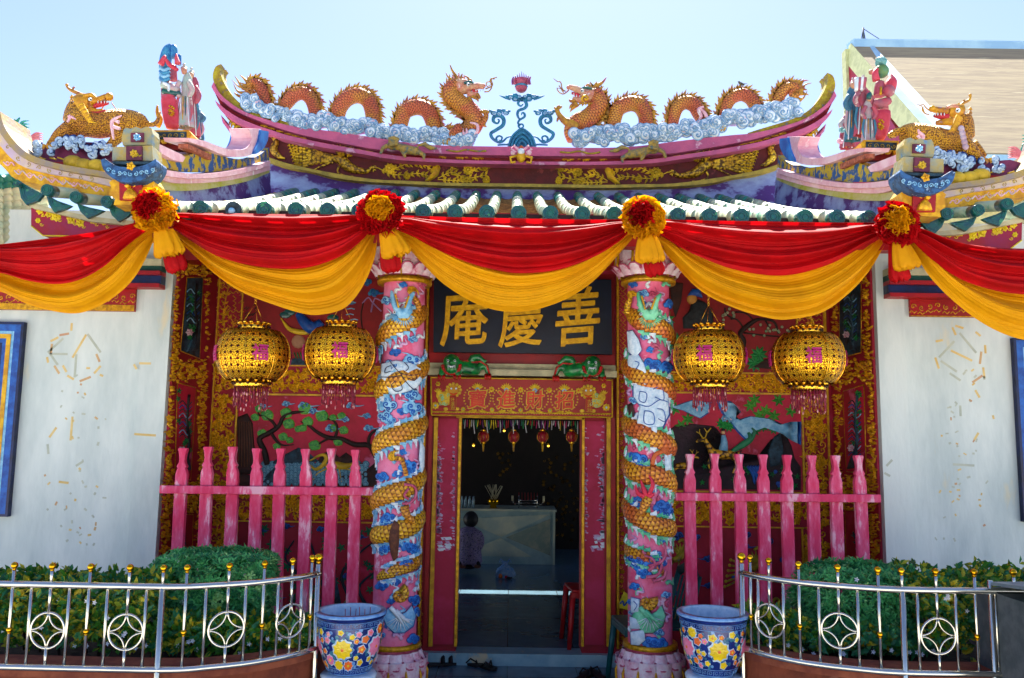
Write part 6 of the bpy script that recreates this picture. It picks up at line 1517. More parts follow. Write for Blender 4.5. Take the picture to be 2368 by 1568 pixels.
def arm_l(m,W,u):
    zW=lambda L:[((1700+p[0]/2.24-800)*2.153,(p[1]/2.24)*2.153) for p in L]
    st(m,W,u,zW([(360,660),(400,640),(440,590),(445,545)]),[34,30,24,22],rds,.05)
    for L in ([(445,545),(415,530),(400,515)],[(445,545),(430,520),(420,512)],[(445,545),(450,525),(445,512)],[(445,545),(462,535),(465,520)],[(440,600),(415,620),(410,665)],[(430,610),(430,650),(450,660)]): st(m,W,u,zW(L),[16,13,5],rdf,.05)
    st(m,W,u,[(2150,640),(2080,700),(2050,740)],[46,36,20],rds,.12); 
    for k in range(4): st(m,W,u,[(2050,740),(2010+k*30,750+k*4),(2005+k*34,790)],[14,12,4],rdf,.16)
    for L in ([(2230,600),(2290,620),(2290,680),(2250,710)],[(2170,650),(2180,700),(2210,690)],[(2200,650),(2205,690)]): st(m,W,u,L,[6,13,13,6][:len(L)],pinklt,.13)
segsL=[([(400,330,20),(385,290,34),(430,275,50),(480,330,55),(510,420,52),(530,520,48)],-1),
       ([(640,520,40),(690,440,56),(745,375,62),(810,352,62),(870,375,62),(915,450,60),(935,560,55)],-1),
       ([(1050,640,40),(1110,560,60),(1140,470,66),(1200,400,68),(1285,372,70),(1365,405,70),(1405,490,68),(1420,620,64)],-1),
       ([(1640,680,60),(1655,590,64),(1690,505,66),(1785,470,70),(1870,500,70),(1915,590,66),(1930,680,60)],-1),
       ([(1950,690,24),(2060,680,36),(2150,690,60),(2230,660,78),(2270,590,82),(2235,510,82),(2150,445,80),(2085,385,78),(2080,320,74),(2130,285,66)],-1)]
tl=dict(sides=[-1]*4+[-1],L=46,curl=(378,335,32),flames=[([(390,300),(340,290),(290,300),(225,240)],16),([(380,330),(320,310),(280,250),(250,205)],15),([(400,280),(350,250),(320,220),(292,200)],15),([(420,270),(390,240),(370,225),(355,208)],14),([(370,350),(310,350),(270,330),(240,270)],15),([(370,370),(300,380),(260,360),(248,342)],16),([(400,380),(340,400),(290,380),(255,350)],16),([(440,270),(430,240),(400,220)],14)])
D1,W1,u1=roof_dragon(z2,3.636,[a for a,b in segsL],head_l,arm_l,tl,'gold scaled dragon on the left half of the roof ridge, head raised beside the pearl','l')
z4=zc(2100,200,1.9733)
def head_r(m,W,u):
    st(m,W,u,[(430,345),(380,340),(330,340)],[62,62,48],rdp); st(m,W,u,[(350,320),(290,290),(240,275)],[34,28,18],rdp,.02); m.ball(W(238,280,.02),18*u,rdp,n=8)
    st(m,W,u,[(350,380),(300,370),(270,360)],[34,24,12],rdp,.02); st(m,W,u,[(320,345),(260,320)],[18,10],redm,.03)
    for x,y in ((300,345),(280,335),(260,320)): m.ball(W(x,y,.05),7*u,whitep,n=6,sc=(.6,.6,1.6))
    m.ball(W(345,305,.14),14*u,whitep,n=8); m.ball(W(341,305,.17),7*u,black,n=6); st(m,W,u,[(340,290),(370,280),(420,290)],[8,12,8],greenp,.1)
    m.tube([W(a,b,.12) for a,b in spiral(370,365,34,1.3,a0=2,n=14)],[9*u]*15,yellowp,n=6)
    st(m,W,u,[(400,310),(450,270),(500,240),(532,198)],[16,18,11,2],rdf); st(m,W,u,[(350,300),(375,265),(405,248)],[12,10,2],rdf,-.04); st(m,W,u,[(420,310),(440,265),(455,235)],[14,10,2],rdf)
    for L in ([(450,330),(500,310),(530,315)],[(460,350),(510,345),(530,342)],[(440,310),(480,290),(510,270)],[(300,400),(260,420),(245,445)],[(310,410),(270,440),(250,470)],[(290,380),(255,385),(243,368)],[(380,300),(400,270),(380,250)]): st(m,W,u,L,[18,13,2],rdf,.02)
    for L in ([(240,300),(200,330),(165,315),(150,285),(180,290)],[(215,310),(190,290),(178,240),(150,232),(122,210)],[(200,320),(175,280),(165,265)]): st(m,W,u,L,[6,5,5,4,2][:len(L)],rdf)
    for k in range(6): st(m,W,u,[(330+k*22,400),(320+k*24,415+(k%2)*8)],[14,4],rdf,.08)
def arm_r(m,W,u):
    st(m,W,u,[(300,600),(250,560),(200,530),(160,480),(150,445)],[50,42,28,20,18],rdf,.06)
    for L in ([(150,445),(135,440),(132,430)],[(150,445),(160,425),(172,420)],[(155,445),(180,430),(190,428)],[(170,500),(155,525),(150,545)],[(185,515),(185,540),(192,552)]): st(m,W,u,L,[13,10,4],rdf,.06)
    for L in ([(1280,430),(1240,450),(1260,500),(1240,530)],[(1250,440),(1290,480),(1310,530)]): st(m,W,u,L,[8,14,14,6][:len(L)],pinklt,.12)
    st(m,W,u,[(1280,540),(1330,550),(1400,555)],[34,26,16],rdf,.1)
    for k in range(4): st(m,W,u,[(1370,560),(1385+k*18,585),(1380+k*18,612)],[12,11,5],yellowp,.14)
segsR=[[(275,690,50),(265,620,66),(300,560,76),(380,520,76),(440,470,78),(470,410,76),(455,350,66),(430,340,60)],
       [(570,640,52),(590,540,55),(620,450,60),(705,405,62),(785,420,64),(830,500,60),(830,600,56)],
       [(1040,610,40),(1050,510,48),(1080,430,54),(1145,395,56),(1210,420,58),(1245,480,56),(1290,560,48)],
       [(1420,540,34),(1445,450,44),(1490,370,50),(1570,335,52),(1640,365,52),(1690,450,48),(1720,500,40)],
       [(1810,500,40),(1840,420,46),(1875,330,46),(1930,280,44),(1980,280,34),(1995,315,20)]]
tr2=dict(sides=[1,-1,-1,-1,-1],L=44,curl=(1972,318,34),flames=[([(1990,290),(2040,300),(2060,260),(2112,245)],14),([(1980,270),(2020,270),(2050,230),(2088,225)],14),([(1960,260),(2000,240),(2030,235),(2052,212)],13),([(1990,330),(2040,330),(2070,330),(2090,338)],14),([(1980,350),(2020,370),(2050,360),(2080,300)],14),([(1960,360),(2000,385),(2030,380),(2045,350)],15),([(1940,255),(1970,235),(1990,215)],13)])
D2,W2,u2=roof_dragon(z4,3.333,segsR,head_r,arm_r,tr2,'gold scaled dragon on the right half of the roof ridge, open mouth facing the pearl','r')
# banks of curled clouds
def bank(lines,W,u,name,label,seed,r0=38):
    t=thing('cloud_bank',label,'statue',W(*lines[0]))
    r=random.Random(seed); q=cr(lines,6); 
    m=MB()
    for (x,y) in q[::1]:
        m.ball(W(x,y+20,0),r0*.8*u,cl2,n=8)
        for k in range(3):
            cx,cy=x+r.uniform(-26,26),y+r.uniform(-58,36); R_=r.uniform(.5,1.25)*r0; d=r.uniform(.08,.16)
            c=W(cx,cy,d); m.ball(c,R_*u,cl1,n=10,sc=(1,.55,1)); sp=spiral(cx,cy,R_*.78,1.35,a0=r.random()*6,n=10,d=r.choice([-1,1]))
            m.tube([W(a,b,d+R_*u*.45+.002*i) for i,(a,b) in enumerate(sp)],R_*u*.13,cl2,n=5)
            m.tube([W(a,b,d+.01) for a,b in disc(cx,cy,R_*.96,12)+[disc(cx,cy,R_*.96,12)[0]]],R_*u*.14,cl2,n=5)
    m.obj('cloud_swirls',t)
bank([(335,430),(440,460),(560,530),(680,535),(790,600),(900,620),(1020,600),(1120,640),(1250,660),(1370,650),(1480,690),(1620,700),(1740,720),(1870,715),(2000,720),(2120,770),(2240,750)],W1,u1,'c','bank of pale blue curled clouds under the left roof dragon',5)
bank([(290,690),(400,660),(500,670),(600,640),(720,660),(840,640),(960,650),(1080,620),(1200,610),(1300,620),(1440,540),(1530,530),(1640,520),(1760,490),(1880,470),(2000,440)],W2,u2,'c','bank of pale blue curled clouds under the right roof dragon',6)
# ------------------------------------------------------------------ flaming pearl
z3=zc(1700,200,2.24); Y=9.2; u=Y/F/3.783; W=lambda x,y,d=0:P(*z3((x,y)),Y-d)
t=thing('flaming_pearl','blue scrolling cloud stand with a pink flaming pearl in the middle of the ridge','statue',W(760,830))
m=MB()
def fan(m,cx,by,w,h):
    for k,q in enumerate((1,.78,.55,.32)):
        L=[(cx-w*q,by),(cx-w*q*.75,by-h*q*.55),(cx-w*q*.3,by-h*q*.9),(cx,by-h*q),(cx+w*q*.3,by-h*q*.9),(cx+w*q*.75,by-h*q*.55),(cx+w*q,by)]
        st(m,W,u,L,[11]*7,teal,.02+k*.015,k=3)
    gp=[(cx-w,by),(cx-w*.75,by-h*.55),(cx-w*.3,by-h*.9),(cx,by-h),(cx+w*.3,by-h*.9),(cx+w*.75,by-h*.55),(cx+w,by)]
    m.slab([z3(p) for p in gp],Y-.02,.08,teal)
fan(m,760,835,118,155); st(m,W,u,[(545,822),(650,815),(760,830),(870,815),(985,822)],[8,12,14,12,8],teal)
m.obj('stand',t)
m=MB()
for s in (-1,1):
    X=lambda x:760+s*(x-760)
    st(m,W,u,[(X(672),745),(X(630),755),(X(590),790),(X(550),795),(X(500),760),(X(488),720),(X(530),690),(X(590),650),(X(600),600),(X(570),565),(X(520),570),(X(508),610),(X(545),630),(X(560),605),(X(545),595)],[6,8,11,13,15,16,17,18,19,19,18,15,11,8,5],teal,n=10)
    st(m,W,u,[(X(545),790),(X(535),760),(X(560),740),(X(585),755),(X(575),780),(X(555),775)],[9,10,10,9,7,4],teal)
    for x,y,r_ in ((560,545,32),(510,540,30),(480,525,18),(620,540,30),(648,525,14),(600,520,22),(560,520,24)): m.ball(W(X(x),y),r_*u,teal,n=9,sc=(1,.6,.8))
    for x,y in ((560,545),(515,540),(615,540)): m.tube([W(a,b,.07) for a,b in spiral(X(x),y,18,1.3,n=9,d=s)],5*u,skyp if 0 else MATS['cloud_blue'],n=5)
m.obj('side_scroll',t)
m=MB()
st(m,W,u,[(750,680),(730,660),(735,640),(765,640),(770,665),(752,668)],[8,9,9,9,7,4],teal); st(m,W,u,[(745,650),(725,630),(740,600),(780,575),(780,545),(760,540),(755,560)],[10,10,11,12,11,8,4],teal); st(m,W,u,[(740,600),(720,560),(730,520),(780,500),(800,470),(780,430),(740,430),(725,460),(750,480),(770,460)],[8,12,14,15,16,15,13,12,9,5],teal)
for s in (-1,1):
    for x,y,r_ in ((760,420,30),(730,400,26),(700,420,30),(660,400,30),(700,385,24),(630,400,20)): m.ball(W(760+s*(x-760),y),r_*u,teal,n=9,sc=(1.1,.6,.8))
    st(m,W,u,[(760+s*-100,415),(760+s*-150,405),(760+s*-198,388)],[18,12,2],teal)
    for x,y in ((700,415),(735,395),(660,400)): m.tube([W(a,b,.08) for a,b in spiral(760+s*(x-760),y,15,1.2,n=8,d=s)],4.5*u,MATS['cloud_blue'],n=5)
m.obj('cloud_scroll',t)
m=MB()
pk=mat('pearl_pink','#b5506a','#8a3a58',rough=.5,scale=6,bump=.3)
c=W(753,320); m.ball(c,55*u,pk,n=16,sc=(1,1,.85)); m.lathe([(56*u,-.01),(60*u,.0),(56*u,.012)],teal,c+Vector((0,0,.015)),n=20); m.lathe([(50*u,.03),(58*u,.045),(64*u,.075),(60*u,.1)],pk,c,n=20)
for k in range(9):
    x=680+k*18.5; st(m,W,u,[(x,290),(x-4,255),(x+5,225),(x,175+abs(k-4)*13)],[12,10,6,1],MATS['pearl_pink'] if k%2 else mat('plum_flame','#9a3a68','#5a4a80',bump=0),.05 if k%2 else -.02)
m.obj('pearl',t)
# ------------------------------------------------------------------ beasts on the wing ridges
bsc=scales('beast_scales','#e3a92a','#cf8f30','#7a4a1c',scale=72,uv=False,rnd=.6,rough=.45,metal=.2,depth=.9)
def beast(zz,s,parts,hd,label,Y=6.45):
    u=Y/F/s; W=lambda x,y,d=0:P(*zz((x,y)),Y-d)
    t=thing('beast_statue',label,'statue',W(600,1000),'gold scaled beasts on the wing roofs')
    m=MB()
    for L,w,d in parts: st(m,W,u,L,w,bsc,d,n=12)
    m.obj('body',t,remesh=.016,smoothmod=2)
    m=MB(); hd(m,W,u); m.obj('head',t)
    return t,W,u
hm=mat('beast_gold_face','#c9981c','#a8701c',rough=.45,metal=.15,scale=16,bump=.6,c3='#8a6a70')
def hd_l(m,W,u):
    st(m,W,u,[(600,610),(650,590),(700,590)],[75,78,62],hm); st(m,W,u,[(700,580),(760,570),(820,550),(850,560)],[40,30,30,22],hm,.03); m.ball(W(835,545,.05),34*u,hm,n=9)
    st(m,W,u,[(690,650),(740,660),(790,650)],[36,26,16],hm,.03); st(m,W,u,[(720,620),(780,600),(830,595)],[16,22,10],redm,.04); st(m,W,u,[(700,665),(750,668),(810,650)],[10,12,10],redm,.06)
    for x in (750,775,800,820): m.ball(W(x,585,.08),7*u,whitep,n=6,sc=(.6,.6,1.6))
    st(m,W,u,[(640,540),(700,530),(740,560)],[14,16,8],hm,.14); m.ball(W(690,565,.2),14*u,whitep,n=8); m.ball(W(696,565,.225),7*u,black,n=6)
    for k in range(9): y=600+k*14; st(m,W,u,[(640+k*8,y),(600+k*10,y+20),(640+k*12,y+50-k*2)],[14,12,2],[yellowp,hm][k%2],.18)
    st(m,W,u,[(640,535),(590,515),(545,495),(515,470),(510,450)],[14,15,14,10,8],rdf); st(m,W,u,[(560,500),(560,480),(572,468)],[8,8,6],rdf); m.ball(W(512,455),14*u,rdf,n=7)
    st(m,W,u,[(855,590),(875,620),(900,655)],[4,4,2],rdf); st(m,W,u,[(800,610),(780,640),(800,660)],[4,4,2],rdf)
    for k in range(9): y=540+k*25; st(m,W,u,[(560-k*3,y),(535-k*2,y+14)],[16,5],rdf)
    for L in ([(870,870),(855,760),(870,720),(930,690)],[(855,760),(880,780),(920,790)],[(880,730),(910,740)]): st(m,W,u,L,[8,13,12,5][:len(L)],pinklt,.24)
    for L in ([(515,740),(545,700),(580,720)],[(520,700),(540,690)]): st(m,W,u,L,[8,12,4][:len(L)],pinklt,.2)
    for x,y in ((370,930),(340,935),(395,935),(790,960),(820,965),(850,955)): st(m,W,u,[(x,y-25),(x-6,y),(x-2,y+12)],[14,12,4],hm,.14)
partsL=[([(560,760),(620,740),(760,765),(900,740),(1020,750),(1100,770)],[110,115,105,105,105,80],0),([(560,740),(570,660),(600,610)],[80,70,68],0),([(540,780),(460,830),(410,890),(370,930)],[62,48,38,30],.08),([(600,820),(590,880),(560,940)],[56,40,30],-.05),([(930,820),(880,880),(820,940)],[60,42,30],.1),([(1060,800),(1080,870),(1060,940)],[60,42,34],0),([(1110,740),(1160,760),(1200,740),(1230,650)],[28,22,20,8],0)]
B1,WB1,uB1=beast(z1,3.311,partsL,hd_l,'gold scaled beast looking back over its shoulder on the left wing roof')
z5=zc(3000,100,1.96)
def hd_r(m,W,u):
    st(m,W,u,[(1480,660),(1420,660),(1370,660)],[62,64,50],hm); st(m,W,u,[(1370,660),(1310,650),(1260,640)],[34,30,24],hm,.03); m.ball(W(1258,635,.05),26*u,hm,n=9)
    st(m,W,u,[(1400,730),(1340,740),(1290,745)],[38,28,18],hm,.03); st(m,W,u,[(1380,700),(1320,695),(1270,690)],[24,24,12],redm,.04)
    for x in (1350,1325,1300,1280): m.ball(W(x,678,.08),8*u,whitep,n=6,sc=(.6,.6,1.6))
    m.ball(W(1455,650,.18),18*u,whitep,n=8); m.ball(W(1450,650,.205),8*u,black,n=6); st(m,W,u,[(1370,630),(1410,615),(1460,625)],[10,14,10],rdp,.14)
    st(m,W,u,[(1465,620),(1500,590),(1540,570),(1552,535)],[10,12,11,8],rdf); m.ball(W(1548,532),13*u,rdf,n=7); st(m,W,u,[(1505,590),(1500,570)],[8,9],rdf); m.ball(W(1462,598),9*u,rdf,n=6)
    for k in range(10): y=690+k*10; st(m,W,u,[(1440-k*4,y),(1480-k*6,y+25),(1440-k*8,y+40)],[13,11,2],[yellowp,hm][k%2],.17)
    for L in ([(1235,680),(1200,670),(1180,620),(1150,605),(1122,612)],[(1250,660),(1210,630),(1190,605),(1165,608),(1145,638)],[(1200,670),(1180,645),(1190,620)]): st(m,W,u,L,[5,5,4,3,2][:len(L)],rdf)
    for k in range(9): y=630+k*28; st(m,W,u,[(1540+k,y),(1562,y+16)],[16,5],rdf)
    for k in range(5): y=790+k*34; m.ball(W(1480+k*8,y,.2),26*u,mat('collar_white','#c9c3cf','#a88a9a',bump=.3),n=8,sc=(1,.5,1.1))
    for L in ([(1165,900),(1190,850),(1160,820),(1150,795)],[(1170,870),(1145,840)]): st(m,W,u,L,[8,13,12,5][:len(L)],pinklt,.24)
    for x,y in ((1640,1040),(1670,1045),(1700,1040)): st(m,W,u,[(x,y-25),(x+6,y),(x+2,y+12)],[14,12,4],hm,.14)
partsR=[([(1040,850),(1100,840),(1220,860),(1350,890),(1460,880),(1500,850)],[85,100,105,100,95,80],0),([(1500,850),(1510,760),(1490,690)],[80,66,62],0),([(1500,920),(1560,960),(1610,1010),(1660,1040)],[70,52,38,28],.06),([(1560,900),(1620,960),(1660,1010)],[44,34,26],-.1),([(1180,900),(1160,960),(1130,1000)],[60,45,30],.08),([(1050,900),(1040,960),(1060,1010)],[50,40,30],0),([(1010,800),(960,830),(920,850)],[30,34,22],0)]
B2,WB2,uB2=beast(z5,3.311,partsR,hd_r,'gold scaled beast with open red mouth on the right wing roof')
def bank2(L,W,u,label,seed,n=26):
    t=thing('cloud_bank',label,'statue',W(*L[0])); r=random.Random(seed); m=MB(); q=cr(L,5)
    dk=mat('cloud_navy','#2a4f94','#16306a',rough=.5,bump=.2); lt=mat('cloud_pale','#b9cfe3','#8fb0d3',rough=.5,scale=10,bump=.2)
    for k in range(n):
        x,y=r.choice(q); cx,cy=x+r.uniform(-40,40),y+r.uniform(-50,45); R_=r.uniform(22,36)
        m.tube([W(a,b,.14+.004*i) for i,(a,b) in enumerate(spiral(cx,cy,R_,1.2,a0=r.random()*6,n=12,d=r.choice([-1,1])))],[R_*u*.34]*13,lt,n=7)
        m.ball(W(cx,cy,.1),R_*1.1*u,dk,n=9,sc=(1,.4,1))
    m.obj('cloud_swirls',t)
bank2([(280,945),(360,965),(470,920),(560,880),(640,930),(760,960),(860,910)],WB1,uB1,'blue and white curled clouds under the left wing beast',3,34)
bank2([(1260,960),(1320,1020),(1420,1030),(1520,1050),(1620,1060),(1780,1070)],WB2,uB2,'blue and white curled clouds under the right wing beast',4,34)
# ------------------------------------------------------------------ figure groups on the side ridges
robes=[mat('robe_pink','#b0485a','#8f5a6a',rough=.6,scale=8,bump=.5,c3='#c9b0a8'),mat('robe_teal','#3f7f94','#2f5f7f',rough=.6,scale=8,bump=.5,c3='#8fb0a8'),mat('robe_pale','#9fb5ad','#b9909a',rough=.6,scale=7,bump=.5,c3='#7f9fb5')]
blueh=mat('hood_blue','#1f5f9f','#3f8fb5',rough=.5,scale=8,bump=.4); vasem=mat('vase_red','#b5283c','#c9485a',rough=.5,scale=5,bump=.3,c3='#b56a7a')
def robe_fig(m,W,u,x,y0,y1,w,mt,hood,seed,d=0):
    """standing robed figure: draped skirt with folds, sleeves, sash, head and cap"""
    r=random.Random(seed); H=y1-y0
    c=W(x,y1,d); h=W(x,y0,d).z-c.z
    prof=[(w*1.15,0),(w*1.05,.12),(w*.8,.35),(w*.62,.55),(w*.72,.68),(w*.55,.8),(w*.2,.87)]
    V=[];n=30
    for r_,z in prof:
        for j in range(n):
            a=2*PI*j/n; q=r_*u*(1+.16*sin(a*6+seed+z*2)*(1-z)); V.append(c+Vector((q*cos(a),q*.7*sin(a),z*h)))
    m.add(V,[(i*n+j,i*n+(j+1)%n,(i+1)*n+(j+1)%n,(i+1)*n+j) for i in range(len(prof)-1) for j in range(n)],mt,True)
    m.ball(W(x,y0+H*.1,d+.02),w*.42*u,mat('statue_skin','#c99a7a','#a87060',bump=.2),n=10,sc=(.9,.9,1.15)); m.ball(W(x,y0+H*.065,d-.02),w*.47*u,hood,n=9,sc=(1,1,.8)); m.ball(W(x,y0+H*.0,d),w*.22*u,hood,n=7)
    for s in (-1,1): st(m,W,u,[(x+s*w*.5,y0+H*.26),(x+s*w*1.0,y0+H*.4),(x+s*w*.55,y0+H*.52)],[w*.3,w*.34,w*.26],robes[(seed+1)%3],d+.05); st(m,W,u,[(x+s*w*.7,y0+H*.5),(x+s*w*.95,y0+H*.72),(x+s*w*.7,y0+H*.9)],[w*.16,w*.2,w*.05],robes[(seed+2)%3],d+.05)
    for k in range(4): st(m,W,u,[(x-w*.4+k*w*.27,y0+H*.5),(x-w*.5+k*w*.33,y0+H*.75),(x-w*.6+k*w*.4,y0+H*.98)],[w*.06,w*.08,w*.08],[whitep,gold,greenp][k%3],d+w*u*.6)
def group(zz,s,F_,label):
    Y=6.9; u=Y/F/s; W=lambda x,y,d=0:P(*zz((x,y)),Y-d); t=thing('figure_group',label,'statue',W(*F_['base']),'figure groups on the side ridges')
    for k,(x,y0,y1,w,mi,hi,d) in enumerate(F_['figs']):
        m=MB(); robe_fig(m,W,u,x,y0,y1,w,robes[mi],[blueh,MATS['robe_pale'],greenp][hi],k+F_['seed'],d); m.obj('robed_figure',t,remesh=0)
    (vx,y0,y1,w,tilt)=F_['vase']; m=MB()
    V=[]; n=20
    for q,z in ((.75,0),(.95,.15),(1.05,.5),(1.0,.8),(.85,.97),(.6,1)):
        for j in range(n):
            a=2*PI*j/n; ca,sa=cos(a),sin(a); ca=math.copysign(abs(ca)**.6,ca); V.append(W(vx+tilt*(z),y1+(y0-y1)*z,.05)+Vector((w*u*q*ca,w*u*.55*q*sa,0)))
    m.add(V,[(i*n+j,i*n+(j+1)%n,(i+1)*n+(j+1)%n,(i+1)*n+j) for i in range(5) for j in range(n)]+[tuple(range(n))[::-1],tuple(range(5*n,6*n))],vasem,True)
    r=random.Random(4); cx,cy=vx+tilt*.5,(y0+y1)/2-10
    for k in range(12): a=r.random()*6.28; q=r.uniform(0,36); m.ball(W(cx+q*cos(a),cy+q*sin(a)*1.1,.05+w*u*.58),10*u,gold,n=6)
    for k in range(5): rleaf(m,lambda X,Y_,H:P(X,Y_,Y-.06-w*u*.58-H),*zz((cx+10,cy+20)),9,4,-1+k*.8,gold,.01)
    m.obj('red_vase',t)
    m=MB(); F_['top'](m,W,u); m.obj('bundle',t)
def top_l(m,W,u):
    st(m,W,u,[(1265,330),(1268,260),(1290,190),(1320,155)],[50,48,44,26],blueh); st(m,W,u,[(1330,250),(1335,180),(1325,150)],[24,26,14],blueh,.05); st(m,W,u,[(1370,300),(1372,250),(1375,225)],[20,18,14],blueh)
    st(m,W,u,[(1230,300),(1262,240),(1270,230)],[26,16,2],vasem,.12); st(m,W,u,[(1265,250),(1300,300),(1360,340)],[10,18,14],vasem,.12); st(m,W,u,[(1360,290),(1352,250),(1350,215)],[24,16,4],vasem,.1)
    for k in range(4): st(m,W,u,[(1225,320+k*26),(1255,345+k*25),(1300,325+k*26)],[13,15,13],[skyp,blueh][k%2],.1)
    st(m,W,u,[(1260,300),(1260,420)],[38,44],blueh,.0); st(m,W,u,[(1320,310),(1330,420)],[34,30],MATS['robe_pink'])
    st(m,W,u,[(1240,450),(1300,470),(1370,500)],[30,34,26],MATS['robe_pale'],.05); st(m,W,u,[(1245,500),(1310,520),(1380,520)],[22,28,22],greenp,.05); st(m,W,u,[(1250,440),(1290,460),(1290,500)],[12,12,8],whitep,.15)
    st(m,W,u,[(1210,780),(1225,720),(1205,660),(1205,610)],[16,24,16,6],yellowp,.0)
    st(m,W,u,[(1270,430),(1280,545)],[40,50],MATS['robe_pink'],-.02)
group(z1,3.311,dict(base=(1300,800),seed=1,figs=[(1410,300,780,62,2,1,0),(1465,330,850,60,0,1,-.25),(1500,600,870,60,1,0,-.4)],vase=(1320,530,790,62,-32),top=top_l),'robed figures with a blue hooded bundle and red vase, left side ridge')
def top_r(m,W,u):
    m.ball(W(865,280,0),46*u,greenp if 0 else mat('cap_teal','#4f8f8f','#7fb0b0',rough=.6,bump=.5),n=10); 
    for k in range(7): a=-2.6+k*.36; st(m,W,u,[(865,280),(865+50*cos(a),275+34*sin(a))],[16,5],MATS['cap_teal'],.04)
    m.ball(W(870,350,.03),56*u,mat('gourd_green','#5f7f3a','#3f7f6f',rough=.5,bump=.2),n=12); st(m,W,u,[(835,330),(820,370),(830,420)],[14,26,30],vasem,.08); m.ball(W(790,355,0),22*u,MATS['statue_skin'],n=8)
    st(m,W,u,[(930,480),(945,430),(940,370)],[50,44,6],vasem,.02); m.ball(W(925,500,.08),48*u,MATS['robe_pink'],n=12,sc=(1,1,1)); st(m,W,u,[(850,540),(855,460),(860,430)],[46,40,30],MATS['robe_pink']); st(m,W,u,[(865,470),(862,530)],[10,10],gold,.13)
    st(m,W,u,[(800,590),(860,600),(930,570)],[30,42,30],MATS['robe_pink'],.05); st(m,W,u,[(770,560),(775,530),(770,515)],[18,22,14],greenp,.12); st(m,W,u,[(870,600),(870,650)],[50,56],MATS['robe_pink'],-.02)
    for k in range(4): st(m,W,u,[(680+k*20,400),(675+k*18,500)],[18,16],[whitep,MATS['robe_pink']][k%2],.06)
    m.tube([W(a,b,.1) for a,b in spiral(565,795,24,1.3,n=10)],[9*u]*11,MATS['cap_teal'],n=6); m.tube([W(a,b,.1) for a,b in spiral(550,880,24,1.3,n=10)],[9*u]*11,pinklt,n=6)
group(z5,3.311,dict(base=(860,870),seed=5,figs=[(730,390,840,62,0,1,0),(650,410,880,58,1,1,-.15),(610,640,940,56,0,2,-.3),(775,520,900,52,2,0,.05)],vase=(835,650,880,70,45),top=top_r),'robed figures with a green capped gourd and red vase, right side ridge')
# green tail feathers and coral plume far left
Wf=lambda x,y,d=0:P(*z1((x,y)),7.2-d); uf=7.2/F/3.311
for s in (-1,1):
    t=thing('plume_ornament','green and coral plume ornament behind the outer ridge at the %s edge'%('left' if s<0 else 'right'),'statue',(Wf(100,880).x if s<0 else 2*XC-Wf(100,880).x,7.2,Wf(100,880).z))
    m=MB()
    for k in range(6): st(m,Wf,uf,[(100,870),(150+k*6,800-k*6+k*k),(170+k*10,740+k*18),(225,728+k*26)],[18,16,11,2],mat('plume_green','#1f7a5f','#3f9f8f',rough=.5,bump=.4))
    for k in range(4): st(m,Wf,uf,[(80,880-k*8),(70+k*14,800-k*12),(50+k*34,740-k*12)],[22,18,5],MATS['plume_green'])
    (m if s<0 else mirror(m,XC)).obj('green_plume',t)
    m=MB()
    for k in range(6): st(m,Wf,uf,[(200,900),(240,860+k*8),(280,825+k*14),(330,828+k*16)],[18,15,10,2],mat('plume_coral','#d98a8f','#c9606a',rough=.5,bump=.4))
    (m if s<0 else mirror(m,XC)).obj('coral_plume',t)
    m=MB(); q=[z1(p) for p in [(130,880),(240,900),(240,960),(130,930)]]; m.slab(q,7.2,.2,cream); (m if s<0 else mirror(m,XC)).obj('plinth',t)
# ------------------------------------------------------------------ bird
c=P(*z4((1570,250)),9.15); t=thing('bird','small dark bird perched on the back of the right roof dragon','bird',c)
m=MB(); bm=mat('bird_grey','#3a3a34','#6a6450',rough=.8,scale=40,bump=.2); u=9.15/F/3.333; W=lambda x,y,d=0:P(*z4((x,y)),9.15-d)
st(m,W,u,[(1553,240),(1562,248),(1580,256),(1595,256)],[9,11,11,5],bm); m.ball(W(1553,238),9*u,bm,n=8); st(m,W,u,[(1590,252),(1614,250)],[4,2],bm); st(m,W,u,[(1547,236),(1541,232)],[2.5,.6],bm); m.obj('body',t,remesh=0)
m=MB(); 
for x in (1568,1575): st(m,W,u,[(x,262),(x-4,285)],[1.5,1.2],bm)
m.obj('legs',t)
